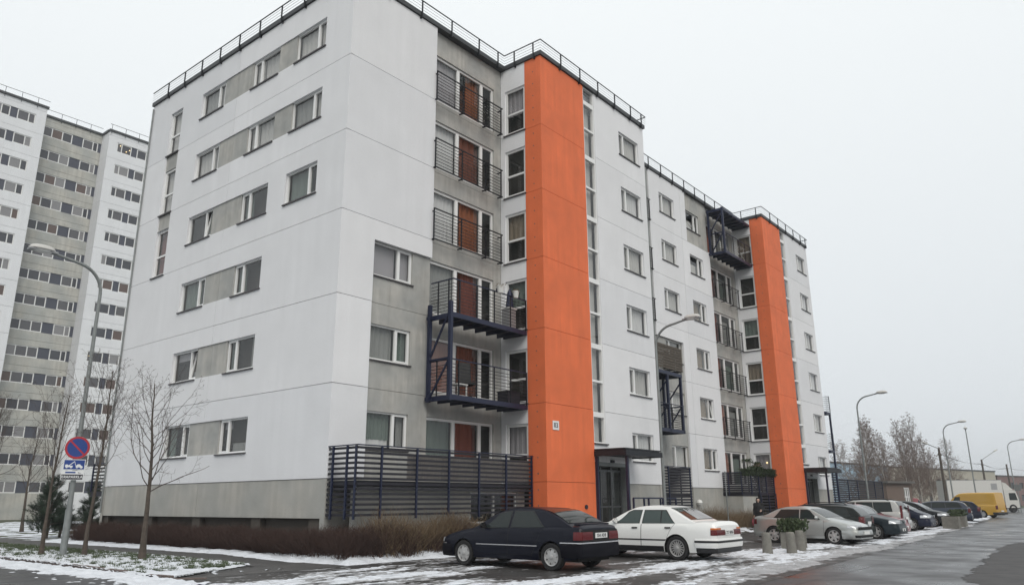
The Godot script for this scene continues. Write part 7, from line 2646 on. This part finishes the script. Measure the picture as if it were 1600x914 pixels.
func build_person() -> void:
	rng.seed = 5
	var at := V(26.0, bed_height(26.0, 2.35) - 0.02, 2.35)
	var t := thing("person", "person in a long black hooded coat, walking by the bushes with a pink bag", "person", at, -1.25)
	# local axes: +z forwards, +x to their left
	var skin := flat(0.50, 0.34, 0.27, 0.6)
	var black := flat(0.012, 0.012, 0.014, 0.85)
	var lh := V(0.10, 0.86, 0.0); var rh := V(-0.10, 0.86, 0.0)
	var lk := V(0.10, 0.46, 0.10); var rk := V(-0.09, 0.46, -0.02)
	var la := V(0.10, 0.08, 0.02); var ra := V(-0.09, 0.09, -0.20)
	var chest := V(0, 1.20, 0.0); var neck := V(0, 1.38, 0.0); var skull := V(0, 1.50, 0.02)
	var ls := V(0.175, 1.33, 0.0); var rs := V(-0.175, 1.33, 0.0)
	var le := V(0.24, 1.06, 0.03); var re := V(-0.23, 1.05, -0.04)
	var lw := V(0.15, 1.02, 0.24); var rw := V(-0.25, 0.80, 0.06)
	var body := MB.new()
	surface_net(body, [[V(0, 0.9, 0), chest, 0.155, 0.15], [chest, neck, 0.14, 0.06], [neck, skull, 0.055, 0.07], [ls, rs, 0.07, 0.07],
		[lh, lk, 0.088, 0.058], [lk, la, 0.055, 0.038], [rh, rk, 0.088, 0.058], [rk, ra, 0.055, 0.038],
		[la, V(0.10, 0.045, 0.04), 0.04, 0.042], [V(0.10, 0.045, -0.02), V(0.105, 0.035, 0.16), 0.042, 0.034], [ra, V(-0.09, 0.05, -0.2), 0.04, 0.042], [V(-0.09, 0.06, -0.23), V(-0.095, 0.03, -0.07), 0.042, 0.034],
		[ls, le, 0.055, 0.045], [le, lw, 0.043, 0.032], [rs, re, 0.055, 0.045], [re, rw, 0.043, 0.032]], 0.02, 0.05)
	obj("body", body, flat(0.02, 0.02, 0.024, 0.9), t)
	var coat := MB.new()
	surface_net(coat, [[V(0, 0.62, -0.01), V(0, 0.95, 0), 0.215, 0.185], [V(0, 0.95, 0), chest, 0.185, 0.18], [chest, V(0, 1.34, 0), 0.17, 0.10], [ls, rs, 0.085, 0.085],
		[ls, le, 0.078, 0.066], [le, lw - (lw - le) * 0.12, 0.064, 0.052], [rs, re, 0.078, 0.066], [re, rw - (rw - re) * 0.08, 0.064, 0.052], [V(0.09, 0.56, 0.02), V(-0.09, 0.56, -0.02), 0.13, 0.13]], 0.018, 0.06)
	obj("coat", coat, black, t)
	var hd := MB.new()
	surface_net(hd, [[V(0, 1.55, 0.015), V(0, 1.545, -0.01), 0.088, 0.088], [V(0, 1.50, 0.035), V(0, 1.46, 0.05), 0.068, 0.042], [V(0, 1.525, 0.095), V(0, 1.497, 0.116), 0.009, 0.014],
		[V(-0.03, 1.545, 0.088), V(0.03, 1.545, 0.088), 0.012, 0.012], [V(0.083, 1.525, 0.0), V(0.085, 1.50, 0.0), 0.014, 0.01], [V(-0.083, 1.525, 0.0), V(-0.085, 1.50, 0.0), 0.014, 0.01], [V(-0.02, 1.468, 0.084), V(0.02, 1.468, 0.084), 0.009, 0.009]], 0.006, 0.02)
	obj("head", hd, skin, t)
	var ey := MB.new()
	for s in [-1.0, 1.0]:
		ey.T = Transform3D(Basis(), V(s * 0.032, 1.532, 0.088))
		ey.lathe([Vector2(0.001, -0.009), Vector2(0.010, 0), Vector2(0.001, 0.009)], 10)
	obj("eyes", ey, M.ink, t)
	var hood := MB.new()
	surface_net(hood, [[V(0, 1.57, -0.035), V(0, 1.50, -0.06), 0.115, 0.105], [V(-0.085, 1.55, 0.02), V(-0.08, 1.44, 0.03), 0.036, 0.036], [V(0.085, 1.55, 0.02), V(0.08, 1.44, 0.03), 0.036, 0.036], [V(-0.06, 1.64, 0.02), V(0.06, 1.64, 0.02), 0.036, 0.036], [V(0, 1.43, -0.03), V(0, 1.36, -0.02), 0.10, 0.13]], 0.012, 0.035)
	obj("hood", hood, black, t)
	var hn := MB.new()
	surface_net(hn, hand_bones(lw, (lw - le).normalized(), V(0, 1, 0), 0.5), 0.004, 0.008)
	obj("hand", hn, skin, t)
	hn = MB.new()
	surface_net(hn, hand_bones(rw, (rw - re).normalized(), V(0, 0, 1), 0.75), 0.004, 0.008)
	obj("hand", hn, skin, t)
	# the bag hangs from the right hand
	var g := t.transform * (rw + V(-0.01, -0.09, 0.02))
	var bag := thing("pink_bag", "pink bag hanging from the hand of the person in black", "bag", g, -1.25)
	var m := MB.new()
	var rows := []
	for i in 9:
		var v := i / 8.0
		var row := PackedVector3Array()
		for j in 17:
			var an := TAU * j / 16.0
			var w := 0.10 + 0.05 * sin(PI * minf(1.0, v * 1.1)); var e := 0.15 + 0.05 * sin(PI * v)
			row.append(V(cos(an) * w * (0.7 if i == 0 else 1.0), -0.46 + 0.36 * v + 0.015 * sin(an * 3.0 + v * 4.0), sin(an) * e * (0.8 if i == 0 else 1.0)))
		rows.append(row)
	m.grid(rows, false)
	m.quad(rows[0][0], rows[0][4], rows[0][8], rows[0][12])
	obj("sack", m, flat(0.42, 0.08, 0.11, 0.8), bag)
	m = MB.new()
	for s in [-1.0, 1.0]:
		m.tube(PackedVector3Array([V(s * 0.06, -0.12, 0.1), V(s * 0.03, -0.02, 0.05), V(0, 0.01, 0), V(s * 0.03, -0.02, -0.05), V(s * 0.06, -0.12, -0.1)]), PackedFloat32Array([0.008, 0.008, 0.008, 0.008, 0.008]), 6)
	obj("handle", m, flat(0.35, 0.07, 0.1, 0.8), bag)
